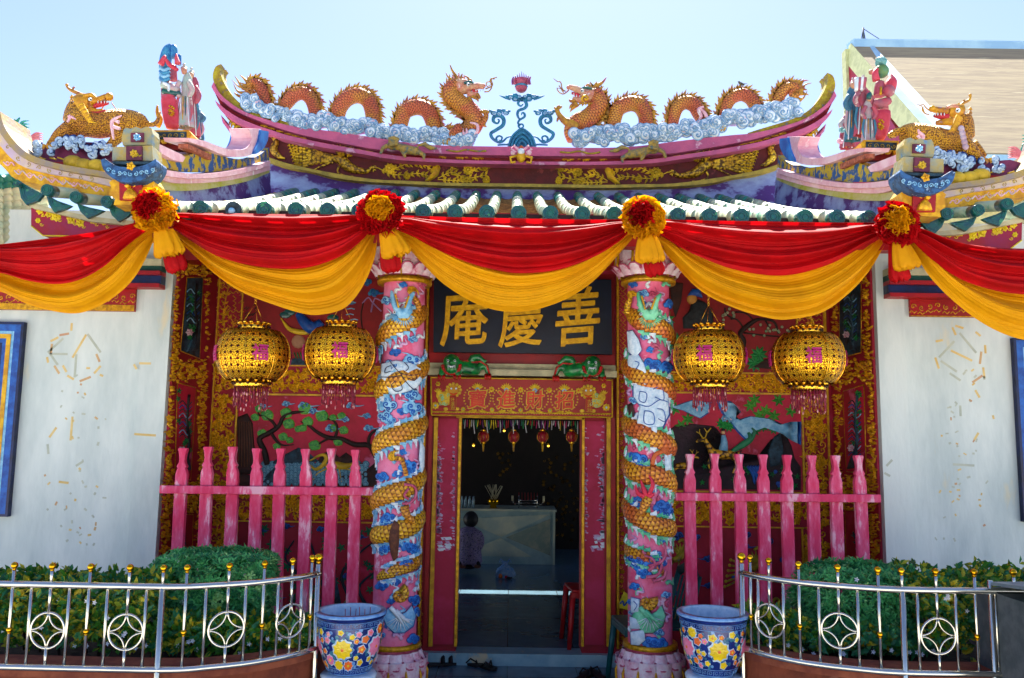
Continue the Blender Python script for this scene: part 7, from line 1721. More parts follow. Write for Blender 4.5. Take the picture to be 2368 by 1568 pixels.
# ------------------------------------------------------------------ porcelain pots
pn=mat('porcelain_navy','#0f2a7a','#0b1f60',rough=.15,coat=.6,bump=.03,scale=8); pb=mat('porcelain_blue','#6f9fd0','#4f80bd',rough=.15,coat=.6,bump=.03,scale=25); pw=mat('porcelain_pale','#c3d8e8','#9fc0d9',rough=.15,coat=.6,bump=.03,scale=20)
fy=mat('enamel_yellow','#f0d010','#d9b80a',rough=.2,coat=.5,bump=.02); fp=mat('enamel_pink','#e38aa8','#d96a90',rough=.2,coat=.5,bump=.02); fo=mat('enamel_orange','#e8801c','#d9601c',rough=.2,coat=.5,bump=.02); ft=mat('enamel_leaf','#3a7a8f','#1f5a7f',rough=.2,coat=.5,bump=.02)
def pot(x,yr,Yp,seed,label):
    c=P(x,yr,Yp); rr=80*Yp/F; H=rr*1.66; z0=c.z-H
    t=thing('flower_pot',label,'pot',(c.x,Yp,z0),'painted porcelain pots in front of the dragon columns')
    prof=[(.0,.0),(.56,.0),(.6,.05),(.62,.12),(.72,.35),(.83,.7),(.88,1.1),(.9,1.38),(.905,1.45),(.97,1.5),(1.0,1.56),(1.0,1.6),(.97,1.64),(.84,1.645),(.83,1.6),(.82,1.3),(.72,.5),(.5,.3),(0,.28)]
    prof=[(a*rr,b*rr) for a,b in prof]; cc=(c.x,Yp,z0)
    def band(i0,i1,mt,name):
        m=MB(); m.lathe(prof[i0:i1+1],mt,cc,n=48); return m
    m=MB(); m.lathe(prof[2:9],pn,cc,n=48); m.lathe(prof[12:],pw,cc,n=48); m.lathe(prof[0:3],pb,cc,n=48); m.obj('bowl',t)
    m=MB(); m.lathe(prof[8:11],pn,cc,n=48); m.lathe(prof[10:14],pb,cc,n=48); m.obj('rim',t)
    rad=lambda z:interp([p[1] for p in prof[:10]],[p[0] for p in prof[:10]],z)
    S=lambda a,z,h:Vector((c.x+(rad(z)+h)*sin(a),Yp-(rad(z)+h)*cos(a),z0+z))
    M=lambda X,Z_,h:S(X/rr/.85,-Z_,h+.001)     # X arc length, Z down
    r=random.Random(seed); m=MB(); done=[]
    def flower(a,z,q,mt,mc,n=5):
        X,Zc=a*rr*.85,-z
        rflower(m,lambda x_,y_,h:M(x_,y_,h*.3+.0004),X,Zc,q*1.18,pw,pw,n=n,h=.004,w=.75); rflower(m,lambda x_,y_,h:M(x_,y_,h*.4+.0025),X,Zc,q,mt,mc,n=n,h=.005,w=.62)
        if q>.03: rflower(m,lambda x_,y_,h:M(x_,y_,h*.4+.005),X,Zc,q*.6,mt,mc,n=n,h=.005,w=.62,a0=.4)
    tries=0
    for a in (-2.5,-1.2,-.05,1.15,2.4): flower(a,.75*rr,.056,[fy,fp,fy,fo,fp][int(a+3)%5],fo,9); done.append((a,.75*rr,.06))
    while tries<900:
        tries+=1; a=r.uniform(-PI,PI); z=r.uniform(.28,1.22)*rr; q=r.choice([.015,.017,.02,.024,.03])
        if any(((a-b)*rr*.85)**2+(z-zz_)**2<(q+qq)**2*.98 for b,zz_,qq in done): continue
        done.append((a,z,q)); flower(a,z,q,r.choice([fy,fp,fo,fy,fo,fp]),r.choice([fo,fy]),5 if q<.03 else 8)
    for k in range(260):
        a=r.uniform(-PI,PI); z=r.uniform(.25,1.28)*rr; gpillow(m,lambda x_,y_,h:M(x_,y_,h),disc(a*rr*.85,-z,r.uniform(.008,.013),7),.0012,r.choice([ft,ft,pb]),.4)
    m.obj('painted_flowers',t)
    m=MB()
    for zc_,h_ in ((1.36*rr,.1*rr),(.12*rr,.13*rr)):
        for s_ in (-1,1): m.tube([S(2*PI*k/40,zc_+s_*h_*.75,.001) for k in range(41)],.0022,pb,n=4)
        for k in range(26):
            a=2*PI*k/26; w=.09
            L=[(-.0,-.4),(.0,.4),(.9,.4),(.9,-.2),(.35,-.2),(.35,.12),(.6,.12)]
            m.tube([S(a+u_*w*2,zc_+v_*h_,.001) for u_,v_ in L],.0018,pb,n=4)
    m.obj('key_pattern',t)
    # stand
    sz=z0-.002
    st_=thing('pot_stand','blue and white porcelain stand carrying the %s painted pot'%('left' if x<1200 else 'right'),'stand',(c.x,Yp,0),'porcelain pot stands')
    m=MB(); cs=(c.x,Yp,0); m.lathe([(0,sz),(.7*rr,sz),(.78*rr,sz-.012),(.76*rr,sz-.04),(.64*rr,sz-.075),(.55*rr,sz-.1)],pw,cs,n=40); m.lathe([(.55*rr,sz-.1),(.56*rr,sz-.13),(.6*rr,sz-.25),(.6*rr,.12),(.72*rr,.04),(.75*rr,-.05)],pb,cs,n=40); m.obj('pedestal',st_)
    m=MB(); r2=lambda z:.585*rr
    M5=lambda X,Z_,h:Vector((c.x+(r2(0)+h+.004)*sin(X/rr/.6),Yp-(r2(0)+h+.004)*cos(X/rr/.6),-Z_))
    for k in range(26): a=r.uniform(-PI,PI); rflower(m,lambda x_,y_,h:M5(x_,y_,h*.3),a*rr*.6,-r.uniform(.16,sz-.15),r.uniform(.02,.035),r.choice([fy,fp,pw,ft]),fo,n=6,h=.004)
    m.obj('painted_flowers',st_)
pot(812,1408,5.05,1,'round navy porcelain pot with painted flowers, left of the steps, large yellow bloom in front')
pot(1648,1412,5.05,2,'round navy porcelain pot with painted flowers, right of the steps beside the teal chair')
# ------------------------------------------------------------------ plants
def leafm(name,c1,c2,c3,tr_=.25,rough=.4):
    m=mat(name,c1,c2,rough=rough,scale=9,bump=0,c3=c3,trans=tr_+.12,lo=.42,hi=.56); return m
lg=leafm('bush_leaf','#6cc878','#45a25c','#b0e494'); lgd=leafm('bush_leaf_deep','#3a9058','#28704a','#66b870')
lv=leafm('croton_leaf','#4f9028','#2a6020','#d9c02c'); lvy=leafm('croton_yellow','#cfc030','#86a02c','#e8da4a'); twig=mat('twig','#3a2a1c','#241a12',rough=.9)
def leafq(m,p,d,n_,l,w,mt):
    s_=d.cross(n_).normalized()*w; mid=p+d*l*.5+n_*l*.06; tip=p+d*l-n_*l*.08
    m.add([p,mid-s_*.5,tip,mid+s_*.5,mid-n_*l*.1],[(0,1,4),(1,2,4),(2,3,4),(3,0,4)],mt)
def bush(name,label,c,rad,n,L,W_,mats,seed,group,flat=1.0,whorl=5,flowers=0,sq=2.6):
    r=random.Random(seed); t=thing(name,label,name,(c[0],c[1],c[2]-rad[2]),group); m=MB()
    for k in range(n):
        # points on and under a lumpy rounded box surface
        a=r.uniform(0,2*PI); zz_=r.uniform(-1,1); q=math.sqrt(1-zz_*zz_); v=Vector((q*cos(a),q*sin(a),zz_))
        s=(abs(v.x)**sq+abs(v.y)**sq+abs(v.z)**sq)**(-1/sq); nz=noise.noise(v*2.3+Vector((seed,0,0)))
        dep=r.random()**2*.28
        p=Vector((c[0]+v.x*s*rad[0]*(1-dep+.1*nz),c[1]+v.y*s*rad[1]*(1-dep+.1*nz),c[2]+v.z*s*rad[2]*(1-dep+.16*nz)))
        out=Vector((v.x/rad[0],v.y/rad[1],v.z/rad[2])).normalized()
        mt=r.choice(mats)
        ax=(out+Vector((r.uniform(-.5,.5),r.uniform(-.5,.5),r.uniform(-.1,.8)))).normalized(); o=ax.orthogonal().normalized(); b_=ax.cross(o)
        ph=r.random()*6
        for j in range(whorl):
            an=ph+2*PI*j/whorl+r.uniform(-.3,.3); d=(o*cos(an)+b_*sin(an)+ax*r.uniform(.2,.9)).normalized(); leafq(m,p,d,ax,L*r.uniform(.7,1.25),W_*r.uniform(.8,1.2),mt)
    m.obj('foliage',t)
    m=MB()
    for k in range(9):
        a=r.uniform(0,6.28); e=Vector((c[0]+rad[0]*.6*cos(a),c[1]+rad[1]*.6*sin(a),c[2]+rad[2]*r.uniform(-.2,.5))); b0=Vector((c[0]+r.uniform(-.06,.06),c[1]+r.uniform(-.04,.04),c[2]-rad[2]*1.3)); m.tube([b0,b0.lerp(e,.5)+Vector((0,0,.04)),e],[.012,.008,.003],twig,n=5)
    m.obj('stem',t)
    if flowers:
        m=MB(); wf=mat('jasmine_white','#f0f0f4','#dfe3f0',rough=.5,bump=0)
        for k in range(flowers):
            a=r.uniform(-2.6,-.5); z=r.uniform(-.4,.95); p=Vector((c[0]+rad[0]*1.02*cos(a),c[1]+rad[1]*1.03*sin(a),c[2]+rad[2]*z))
            for j in range(5): an=j*1.257; d=Vector((cos(an),-.3,sin(an))); leafq(m,p,d,Vector((0,-1,0)),.018,.009,wf)
        m.obj('white_flowers',t)
    return t
cb=P(488,1330,5.55); 
bush('bush','clipped round green bush with small white flowers behind the left railing, before the pickets',(cb.x,5.65,P(488,1358,5.5).z),(.355,.29,.20),3400,.045,.015,[lg,lg,lg,lgd],1,'clipped bushes in the flower beds',flowers=9,sq=7)
bush('bush','clipped green bush with narrow drooping leaves behind the right railing, before the pickets',(P(2000,1400,5.5).x,5.6,P(2000,1448,5.4).z),(.385,.31,.33),4200,.05,.015,[lg,lg,lg,lgd],2,'clipped bushes in the flower beds',flowers=6,sq=5)
def hedge(x0,x1,yt,Y0,Y1,zb,n,mats,seed,label,L=.06,W_=.026):
    r=random.Random(seed); a=P(x0,yt,Y0); b=P(x1,yt,Y0); t=thing('hedge',label,'hedge',((a.x+b.x)/2,(Y0+Y1)/2,zb)); m=MB()
    zt=a.z
    for k in range(n):
        x=r.uniform(a.x,b.x); y=r.uniform(Y0,Y1); top=zt+.05*noise.noise(Vector((x*4,y*4,seed)))-.0
        z=zb+(top-zb)*(r.random()**.55); 
        if z<top-.1: y=Y0+(Y1-Y0)*(r.random()**3)
        d=Vector((r.uniform(-1,1),r.uniform(-1,.4),r.uniform(-.7,.9))).normalized(); nn=Vector((r.uniform(-.4,.4),-1,r.uniform(.2,1))).normalized()
        for j in range(3):
            dd=(d+Vector((r.uniform(-.7,.7),r.uniform(-.5,.2),r.uniform(-.6,.6)))).normalized(); leafq(m,Vector((x,y,z)),dd,nn,L*r.uniform(.6,1.3),W_*r.uniform(.8,1.2),r.choice(mats))
    m.obj('foliage',t)
    m=MB()
    for k in range(int((b.x-a.x)*9)):
        x=r.uniform(a.x,b.x); y=r.uniform(Y0,Y1); m.tube([(x,y,zb-.05),(x+r.uniform(-.06,.06),y,(zb+zt)/2),(x+r.uniform(-.1,.1),y-.02,zt-.08)],[.008,.006,.003],twig,n=5)
    m.obj('stem',t)
    m=MB(); wf=mat('jasmine_white','#f0f0f4','#dfe3f0',rough=.5,bump=0)
    for k in range(int((b.x-a.x)*12)):
        p=Vector((r.uniform(a.x,b.x),Y0-.03,r.uniform(zb,zt-.05)))
        for j in range(5): an=j*1.257; leafq(m,p,Vector((cos(an),-.3,sin(an))),Vector((0,-1,0)),.016,.008,wf)
    m.obj('white_flowers',t)
hedge(-200,345,1345,4.95,5.5,zsL,2600,[lv,lv,lvy,lgd],3,'yellow and green variegated hedge behind the left railing, before the left wing wall')
hedge(345,700,1448,5.0,5.35,zsL,1500,[lv,lv,lvy,lgd],4,'low speckled hedge in front of the left clipped bush',.07,.03)
hedge(2165,2560,1342,4.95,5.6,zsR,2200,[lv,lv,lvy,lgd],5,'yellow and green variegated hedge behind the right railing beside the grey counter')
hedge(1742,1870,1440,5.1,5.5,zsR,650,[lv,lv,lvy,lgd],6,'small speckled plants at the near end of the right flower bed',.08,.03)
hedge(1870,2165,1475,5.0,5.3,zsR,500,[lgd,lv,lgd],7,'dark low plants in front of the right clipped bush',.06,.03)
# ------------------------------------------------------------------ inside the hall
YA=12.75
alt=thing('altar_table','large steel faced offering table with diamond panels inside the hall','table',P(1175,1295,YA))
met=mat('altar_steel','#a8c4be','#8bacac',rough=.5,metal=.1,scale=3,bump=.05); met2=mat('altar_steel_light','#c3c9ae','#a3b5a8',rough=.4,metal=.2,scale=3,bump=.05)
Zf=zf; 
m=MB(); aL=P(1025,1290,YA); aR=P(1283,1292,YA); zt_=P(1170,1182,YA).z; m.box((aL.x,YA,Zf),(aR.x,YA+.7,zt_),met); m.obj('body',alt)
m=MB(); q=lambda x,y,d:P(x,y,YA-d)
for tri,mt in (([(1062,1200),(1160,1242),(1272,1190)],met2),([(1062,1285),(1158,1244),(1230,1288)],met2),([(1272,1200),(1272,1285),(1170,1243)],mat('altar_steel_warm','#8f9480','#6f7f74',rough=.4,metal=.5,bump=.05))): m.slab(tri,YA-.008,.008,mt)
m.slab([(1062,1190),(1062,1280),(1150,1243)],YA-.006,.006,met); m.obj('diamond_panels',alt)
m=MB(); m.box((aL.x-.02,YA-.03,zt_),(aR.x+.02,YA+.72,zt_+.03),met2); m.box((aR.x-.03,YA-.02,Zf),(aR.x,YA-.001,zt_),met2); m.obj('table_top',alt)
# incense urn, bottles, candle rack
ur=thing('incense_urn','brass incense bowl with joss sticks on the altar table','urn',(P(1140,1178,YA).x,YA+.2,zt_+.03)); cx,cy=P(1140,1178,YA).x,YA+.2
m=MB(); m.lathe([(.03,zt_+.031),(.06,zt_+.035),(.04,zt_+.06),(.09,zt_+.1),(.1,zt_+.15),(.085,zt_+.165),(.08,zt_+.15),(0,zt_+.14)],brassb,(cx,cy,0),n=20); m.obj('bowl',ur)
m=MB(); r=random.Random(5)
for k in range(14): a=r.uniform(-.5,.5); m.tube([(cx+r.uniform(-.05,.05),cy,zt_+.14),(cx+sin(a)*.3,cy+r.uniform(-.05,.05),zt_+.14+.25*cos(a))],.0035,cream,n=4)
m.obj('joss_sticks',ur)
glassm=bpy.data.materials.new('bottle_glass'); glassm.use_nodes=True; b=glassm.node_tree.nodes['Principled BSDF']; b.inputs['Base Color'].default_value=C('#bfe0e8'); b.inputs['Roughness'].default_value=.1; b.inputs['Transmission Weight'].default_value=.5
for k in range(8):
    x=P(1066+(k%4)*9,1176,YA).x; y=YA+.12+(k//4)*.14
    m=MB(); m.lathe([(0,zt_+.031),(.022,zt_+.031),(.022,zt_+.14),(.01,zt_+.17),(.01,zt_+.2),(0,zt_+.2)],glassm,(x,y,0),n=10); o=m.obj('water_bottle'); tag(o,'small clear bottle in the cluster at the left end of the altar table','bottle','bottles on the altar table')
rk=thing('candle_rack','thin metal candle rack standing on the right half of the altar table','rack',(P(1222,1176,YA).x,YA+.2,zt_+.03))
m=MB(); xl,xr=P(1200,1176,YA).x,P(1243,1176,YA).x
for x in (xl,xr): m.tube([(x,YA+.2,zt_+.031),(x,YA+.2,zt_+.22)],.008,steel,n=6)
for z in (.06,.11,.15): m.tube([(xl,YA+.2,zt_+z),(xr,YA+.2,zt_+z)],.005,steel,n=5)
for x,s in ((xl,-1),(xr,1)): m.tube([(x,YA+.2,zt_+.11),(x+s*.06,YA+.2,zt_+.09),(x+s*.1,YA+.2,zt_+.14)],.006,steel,n=5); m.tube([(x+s*.1,YA+.2,zt_+.14),(x+s*.1,YA+.2,zt_+.22)],.016,cream,n=8)
for k in range(7): x=xl+(xr-xl)*k/6; m.tube([(x,YA+.2,zt_+.15),(x,YA+.2,zt_+.27)],.004,mat('candle_red','#a8201c'),n=5)
m.obj('frame',rk)
# kneeling person seen from behind
per=thing('person','person kneeling with back to the camera in a purple patterned shirt','person',(P(1087,1312,12.0).x,12.0,Zf))
Yk=12.0; u=Yk/F; Wp=lambda x,y,d=0:P(x,y,Yk-d)
shirt=mat('patterned_shirt','#7a6a98','#a99ab0',rough=.85,scale=45,bump=.2,lo=.45,hi=.52,c3='#2a2a4a'); skin=mat('skin','#7a4a34','#6a3f2c',rough=.6,bump=.1); hair=mat('black_hair','#0a0a0c','#121014',rough=.5,scale=60,bump=.6,stretch=(1,1,.2)); trous=mat('dark_trousers','#14141c','#0e0e14',rough=.8)
m=MB()
for L,w,d in (([(1084,1302),(1084,1285),(1085,1262),(1086,1240),(1087,1228),(1088,1219)],[31,30,27,30,26,12],0),([(1072,1232),(1066,1250),(1070,1270)],[12,11,9],.05),([(1102,1232),(1110,1250),(1106,1268)],[12,11,9],.05),([(1088,1222),(1088,1212)],[7,7],0),([(1088,1210),(1088,1200)],[11,12],0),([(1072,1300),(1062,1306),(1060,1310)],[12,9,6],.1),([(1098,1300),(1106,1306),(1110,1310)],[12,9,6],.1)): st(m,Wp,u,L,w,shirt,d,n=12)
m.obj('body',per,'kneeling body in a purple patterned shirt',remesh=.018,smoothmod=3)
m=MB(); m.ball(Wp(1089,1201,-.0),17*u,hair,n=16,sc=(1,1.05,1.1)); m.obj('hair',per)
m=MB(); st(m,Wp,u,[(1068,1306),(1085,1309),(1104,1306)],[7,8,7],trous,.02,n=10); st(m,Wp,u,[(1062,1302),(1070,1306)],[9,9],trous,.12); st(m,Wp,u,[(1110,1302),(1102,1306)],[9,9],trous,.12); m.obj('trousers',per,remesh=.02)
for sx in (1063,1098):
    m=MB(); st(m,Wp,u,[(sx,1308),(sx+5,1311),(sx+12,1311)],[3.4,4,2.6],skin,.2,n=8)
    for k in range(5): st(m,Wp,u,[(sx+11,1309.5+k*.8),(sx+14.5-k*.5,1310+k*.9)],[1.1,.7],skin,.2,n=6)
    m.obj('foot',per)
# plastic bag
bg_=thing('plastic_bag','translucent blue plastic bag of food lying on the hall floor','bag',(P(1167,1322,11.5).x,11.5,Zf))
bagm=mat('bag_blue','#7fb5e8','#b9d9f5',rough=.25,scale=20,bump=1,bscale=14,trans=.4); u=11.5/F; Wb=lambda x,y,d=0:P(x,y,11.5-d)
m=MB(); r=random.Random(8)
V=[];n=18
cB=Wb(1168,1322)
for i,(q,z) in enumerate(((18,0),(22,5),(21,13),(16,21),(9,27),(5,31),(9,36))):
    for j in range(n): a=2*PI*j/n; rr=q*u*(1+.22*sin(a*5+i)+.1*sin(a*9-i)); V.append(Vector((cB.x+rr*cos(a),cB.y+rr*.7*sin(a),Zf+.003+z*u)))
m.add(V,[(i*n+j,i*n+(j+1)%n,(i+1)*n+(j+1)%n,(i+1)*n+j) for i in range(6) for j in range(n)],bagm,True)
for s in (-1,1): m.tube([Vector((cB.x+s*5*u,cB.y,Zf+36*u)),Vector((cB.x+s*10*u,cB.y,Zf+42*u)),Vector((cB.x+s*14*u,cB.y-.02,Zf+34*u))],[.012,.01,.004],bagm,n=6)
m.obj('bag_film',bg_)
m=MB(); m.ball((cB.x-.06,cB.y-.06,Zf+.035),.035,fo,n=8); m.ball((cB.x+.02,cB.y-.07,Zf+.03),.03,MATS['coral_paint'] if 'coral_paint' in MATS else fo,n=8); m.ball((cB.x+.05,cB.y-.08,Zf+.02),.04,black,n=8,sc=(1.3,.6,.5)); m.obj('contents',bg_)
# small red lanterns, lamps and ribbon fringe inside
rl=mat('small_lantern_red','#b5183a','#8e0f2a',rough=.4,scale=8,bump=0)
for k,(x,lb) in enumerate(((1118,'first small red lantern from the left inside the doorway'),(1188,'second small red lantern from the left inside the doorway'),(1255,'third small red lantern from the left inside the doorway'),(1322,'fourth small red lantern inside the doorway, at the far right'))):
    c=P(x,1010,8.3); t=thing('small_lantern',lb,'lantern',c,'small red lanterns inside the door')
    m=MB(); rr=13*8.3/F; m.lathe([(rr*cos(a)**.7,rr*sin(a)) for a in [-1.2+2.4*i/10 for i in range(11)]],rl,c,n=18); m.obj('globe',t)
    m=MB()
    for g_ in range(10):
        a=2*PI*g_/10; m.tube([(c.x+rr*1.01*cos(b)**.7*sin(a),c.y-rr*1.01*cos(b)**.7*cos(a),c.z+rr*sin(b)) for b in [-1.2+2.4*i/8 for i in range(9)]],.0025,goldm,n=4)
    m.lathe([(rr*.5,rr),(rr*.5,rr*1.25)],goldm,c,n=12); m.lathe([(rr*.5,-rr*1.2),(rr*.5,-rr*.93)],goldm,c,n=12); m.tube([c+Vector((0,0,-rr*1.2)),c+Vector((0,0,-rr*2.6))],[.014,.006],yellowp,n=6); m.tube([c+Vector((0,0,rr)),c+Vector((0,0,.8))],.003,goldm,n=4); m.obj('trim',t)
fr=thing('ribbon_fringe','row of coloured ribbon tassels hanging across the top of the doorway','fringe',P(1203,968,7.85))
m=MB(); m.tube([P(1062,969,7.85),P(1345,973,7.85)],.006,black,n=5); m.obj('cord',fr)
cols=[mat('ribbon_'+k,v,rough=.6,bump=0) for k,v in (('white','#c9ccd3'),('green','#1f8a4a'),('yellow','#c9b81c'),('magenta','#b8286a'),('red','#a8181c'),('teal','#1c7a6a'),('purple','#6a2a7a'))]
m=MB(); r=random.Random(2)
for k in range(56): x=1066+k*5; a=P(x,970+(x-1200)*.0145,7.85); l=r.uniform(.05,.1)*(1.5 if k%6==0 else 1); m.tube([a,a+Vector((r.uniform(-.006,.006),0,-l*.4)),a+Vector((r.uniform(-.01,.01),0,-l))],[.003,.006,.005],cols[r.randrange(7)] if k%6 else cols[0],n=5)
m.obj('ribbons',fr)
lampm=mat('lamp_glow','#ffc040',emit=.8,bump=0)
for x,y,lb in ((1166,996,'warm glowing altar lamp seen behind the left pair of small lanterns'),(1095,1030,'tiny warm lamp at the left inside the hall'),(1268,1031,'tiny orange lamp at the right inside the hall')):
    m=MB(); c=P(x,y,14.2); m.ball(c,.022,lampm,n=8); m.tube([c,c+Vector((0,0,.06))],.02,brassb,n=6); m.tube([c+Vector((0,0,.06)),Vector((c.x,c.y,3.6))],.004,black,n=4); o=m.obj('hanging_lamp'); tag(o,lb,'lamp')
# dark gilded altar screen at the back
sc_=thing('altar_screen','dim gilded carved screen and statues at the back of the hall','altar',(P(1200,1170,14.6).x,14.6,Zf))
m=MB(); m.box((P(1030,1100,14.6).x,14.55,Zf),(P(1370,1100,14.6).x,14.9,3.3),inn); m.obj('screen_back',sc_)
m=MB(); Mx=planeM(14.54)
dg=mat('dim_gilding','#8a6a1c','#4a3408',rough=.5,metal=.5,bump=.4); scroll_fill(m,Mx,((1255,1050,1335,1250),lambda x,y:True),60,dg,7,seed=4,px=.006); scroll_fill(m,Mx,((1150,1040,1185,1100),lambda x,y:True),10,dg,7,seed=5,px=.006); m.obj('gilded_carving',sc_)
# ------------------------------------------------------------------ chairs
def chair(name,label,mt,x,y,Yc,rz,seat_z,red=False):
    c=P(x,y,Yc); t=thing('plastic_chair' if not red else 'plastic_stool',label,'chair',(c.x,Yc,0 if not red else Zf)); zb=0 if not red else Zf
    R_=Matrix.Rotation(rz,3,'Z'); o=Vector((c.x,Yc,zb)); T=lambda a,b,c_:o+R_@Vector((a,b,c_))
    w=.2 if red else .25
    for sx in (-1,1):
        for sy in (-1,1):
            m=MB(); m.tube([T(sx*w*1.12,sy*w*1.1,0),T(sx*w*.92,sy*w*.9,seat_z)],[.016,.022],mt,n=6,sq=(1.3,.8)); m.obj('leg',t)
    m=MB(); q=[T(-w,-w,seat_z),T(w,-w,seat_z),T(w,w,seat_z),T(-w,w,seat_z)]; m.hexa(q,[v+Vector((0,0,.025)) for v in q],mt); q=[T(-w,-w,seat_z-.05),T(w,-w,seat_z-.05),T(w,-w+.012,seat_z-.05),T(-w,-w+.012,seat_z-.05)]; m.hexa(q,[v+Vector((0,0,.05)) for v in q],mt); m.obj('seat',t,bevel=.006)
    if not red:
        m=MB()
        for k in range(6): a=-w+.04+k*(2*w-.08)/5; m.tube([T(a,w,seat_z+.02),T(a*1.03,w+.04,seat_z+.2),T(a*1.02,w+.09,seat_z+.37)],.011,mt,n=5)
        for a in (-w,w): m.tube([T(a,w-.0,seat_z),T(a*1.08,w+.04,seat_z+.2),T(a*1.0,w+.1,seat_z+.42)],.02,mt,n=6)
        m.tube([T(-w,w+.09,seat_z+.38),T(-w*.5,w+.11,seat_z+.44),T(0,w+.12,seat_z+.455),T(w*.5,w+.11,seat_z+.44),T(w,w+.09,seat_z+.38)],.03,mt,n=8,sq=(.5,1.3)); m.obj('backrest',t)
    return t
tealp=mat('chair_teal','#0f5f5f','#0a4a4f',rough=.4,bump=.05); redpl=mat('chair_red','#b5181c','#8e1014',rough=.4,bump=.05)
chair('c','teal plastic chair behind the right dragon column',tealp,1500,1500,6.95,-1.45,.5)
chair('c','red plastic chair partly hidden by the right jamb inside the hall',redpl,1362,1400,7.95,.1,.5,True)
# ------------------------------------------------------------------ sandals on the porch
blk=mat('sandal_black','#0c0c10','#16161c',rough=.6,bump=.2)
def sandal(x,y,rz,label,strap=1):
    c=PZ(x,y,.002); t=thing('sandal',label,'sandal',c,'black sandals on the porch floor'); R_=Matrix.Rotation(rz,3,'Z'); T=lambda a,b,z:Vector(c)+R_@Vector((a,b,z))
    L=[(-.045,-.13),(-.038,-.02),(-.05,.06),(-.04,.12),(0,.14),(.04,.12),(.048,.05),(.036,-.04),(.04,-.12),(0,-.14)]
    m=MB(); q=[T(a,b,.022) for a,b in L]; m.prism(q[::-1],[v-Vector((0,0,.021)) for v in q][::-1],blk); m.obj('sole',t,bevel=.003)
    m=MB()
    if strap==1: m.tube([T(-.048,0,.02),T(-.03,.04,.06),T(0,.09,.03),T(.03,.04,.06),T(.046,0,.02)],.008,blk,n=6)
    else:
        for yy in (.0,.07): m.tube([T(-.048,yy,.02),T(-.025,yy,.07),T(.025,yy,.07),T(.046,yy,.02)],.02,blk,n=6,sq=(.35,1.2))
    m.obj('strap',t)
for a in ((1022,1538,-1.3,'black sandal farthest left on the porch floor',2),(1052,1530,-1.2,'black sandal behind the leftmost one, nearest the step',2),(1086,1536,-2.3,'black strap sandal left of the right-hand sandal of its pair',1),(1122,1544,-2.4,'black strap sandal farthest right of the four beside the left column',1),(1352,1566,-.4,'black sandal at the bottom edge, left one of the pair by the right column',1),(1378,1562,.3,'black sandal at the bottom edge, right one of the pair by the right column',1)): sandal(*a)
# ------------------------------------------------------------------ neighbouring hall at upper right
YN_=20.0; nb=thing('temple_hall','neighbouring hall with a big tan shingled roof and pale blue ridge','building',(12,18,0))
sh=mat('tan_shingle','#a89878','#8f8068',rough=.85,scale=2.5,bump=.4,bscale=14,stretch=(.25,1,4),c3='#b9ab88')
A=P(1969,100,YN_); Xg=A.x; E=PX(2172,352,Xg); 
top=P(2500,125,YN_); far=Vector((24,YN_,A.z)); fe=Vector((24,E.y,E.z))
def slabq(m,a,b,c,d,th,mt): m.hexa([a,b,c,d],[v-Vector((0,0,th)) for v in (a,b,c,d)],mt)
n_=(E-A)
m=MB(); slabq(m,A,E,fe,far,.25,sh); m.obj('roof',nb)
m=MB(); wr_=mat('ridge_pale_blue','#a9cfe3','#8fb9d9',rough=.5,scale=1,bump=.05)
m.hexa([A+Vector((0,-.15,-.3)),far+Vector((0,-.15,-.3)),far+Vector((0,-.15,.05)),A+Vector((0,-.15,.05))],[A+Vector((0,.3,-.3)),far+Vector((0,.3,-.3)),far+Vector((0,.3,.05)),A+Vector((0,.3,.12))],wr_)
m.hexa([A+Vector((.1,-.2,-.45)),far+Vector((0,-.2,-.45)),far+Vector((0,-.2,-.31)),A+Vector((.1,-.2,-.31))],[A+Vector((.1,.25,-.33)),far+Vector((0,.25,-.33)),far+Vector((0,.25,-.21)),A+Vector((.1,.25,-.21))],mat('ridge_mint','#a8cfae','#93bfa0',bump=.05)); m.obj('ridge_cap',nb)
m=MB(); m.hexa([A+Vector((0,0,-.1)),E+Vector((0,-.1,-.1)),E+Vector((.5,-.1,.12)),A+Vector((.5,0,.02))],[A+Vector((0,.15,.05)),E+Vector((0,.05,.15)),E+Vector((.5,.05,.2)),A+Vector((.5,.15,.05))],wr_)
m.hexa([A+Vector((-.06,0,-.55)),E+Vector((-.06,-.1,-.45)),E+Vector((-.01,-.1,.1)),A+Vector((-.01,0,.0))],[A+Vector((-.06,.15,-.5)),E+Vector((-.06,.05,-.4)),E+Vector((-.01,.05,.1)),A+Vector((-.01,.15,.0))],mat('barge_cream','#cfd3a0','#b9bf8f',bump=.05)); m.obj('barge_board',nb)
m=MB(); wallc=mat('hall_wall_cream','#cfc98f','#b9b27a',rough=.8,bump=.1)
m.box((Xg-.03,E.y+.6,0),(24,YN_+.2,E.z-.25),wallc); m.obj('wall',nb)
m=MB(); V=[(Xg-.05,E.y+.4,E.z-.3),(Xg-.05,YN_+.2,E.z-.3),(Xg-.05,YN_+.2,A.z-.3)]; m.prism([Vector(v) for v in V],[Vector(v)+Vector((.2,0,0)) for v in V],MATS['gable_red']); m.box((Xg-.12,YN_+.1,E.z-4),(Xg+.1,YN_+.35,A.z-.1),MATS['barge_cream']); m.obj('gable',nb)
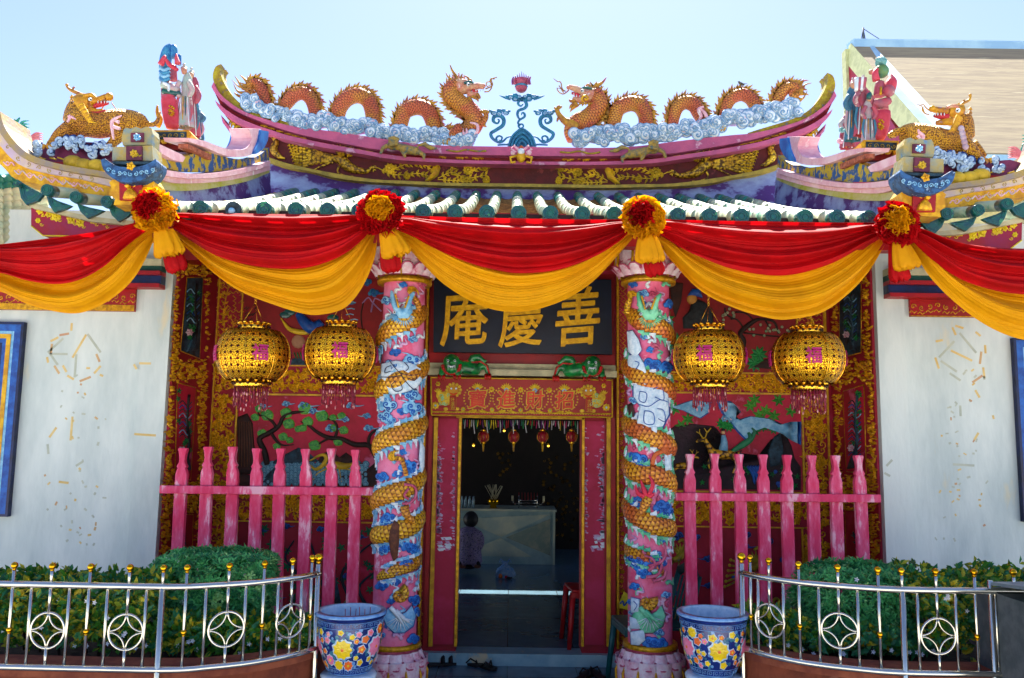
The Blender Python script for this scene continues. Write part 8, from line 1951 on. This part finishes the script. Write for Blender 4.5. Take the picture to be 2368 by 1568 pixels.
m=MB(); m.box((Xg+.1,E.y+.0,E.z-.75),(24,E.y+.15,E.z-.28),MATS['gable_red']); m.box((Xg+.1,E.y-.05,E.z-.27),(24,E.y+.2,E.z-.05),wr_); m.obj('fascia',nb)
m=MB()
for yy in (17.2,18.6): m.box((Xg-.16,yy,E.z-1.9),(Xg-.101,yy+.35,E.z-1.2),MATS['orange_paint'])
m.obj('window',nb)
ant=thing('lightning_wire','thin lightning mast and sagging wire along the neighbouring ridge','wire',P(1996,100,YN_))
wm=mat('wire_dark','#5a6470',rough=.6,bump=0); m=MB(); a=P(1996,64,YN_); m.tube([P(1997,100,YN_),a],.025,wm,n=5); m.tube([P(1991,100,YN_),a],.012,wm,n=4); m.tube([P(2003,102,YN_),a],.012,wm,n=4); m.obj('mast',ant)
m=MB(); L=cr([(1996,66),(2030,88),(2057,102),(2105,103),(2160,106),(2210,108),(2270,110),(2330,113),(2420,116)],4); m.tube([P(x,y,YN_) for x,y in L],.014,wm,n=4)
for x in (2057,2105,2160,2210,2270,2330): y=interp([p[0] for p in L],[p[1] for p in L],x); m.tube([P(x,y,YN_),P(x,y+6,YN_)],.02,wm,n=4)
m.obj('wire',ant)

# small poster and joss sticks
pst=thing('poster','small yellow poster with blue squiggled print on the wall beside the right dragon column','poster',P(1438,1410,YB-.06))
m=MB(); m.slab([(1443,1368),(1458,1378),(1456,1412),(1427,1404)],YB-.05,.006,mat('poster_yellow','#d9c81c','#b9a818',rough=.5,bump=0)); m.obj('sheet',pst)
m=MB(); gstroke(m,planeM(YB-.05),cr([(1434,1396),(1440,1390),(1443,1400),(1450,1392)],4),2,bluep,h=.002,px=.004); m.obj('print',pst)
js=thing('joss_stick_bundle','few thin red joss stick stubs standing inside the left porcelain pot','incense',P(825,1402,5.05))
m=MB()
for k in range(6): a=P(800+k*11,1408,5.06+.02*(k%3)); m.tube([a+Vector((0,0,-.12)),a+Vector((.004*(k%3-1),0,.0+.01*(k%2)))],.0022,redpl,n=5)
m.obj('sticks',js)
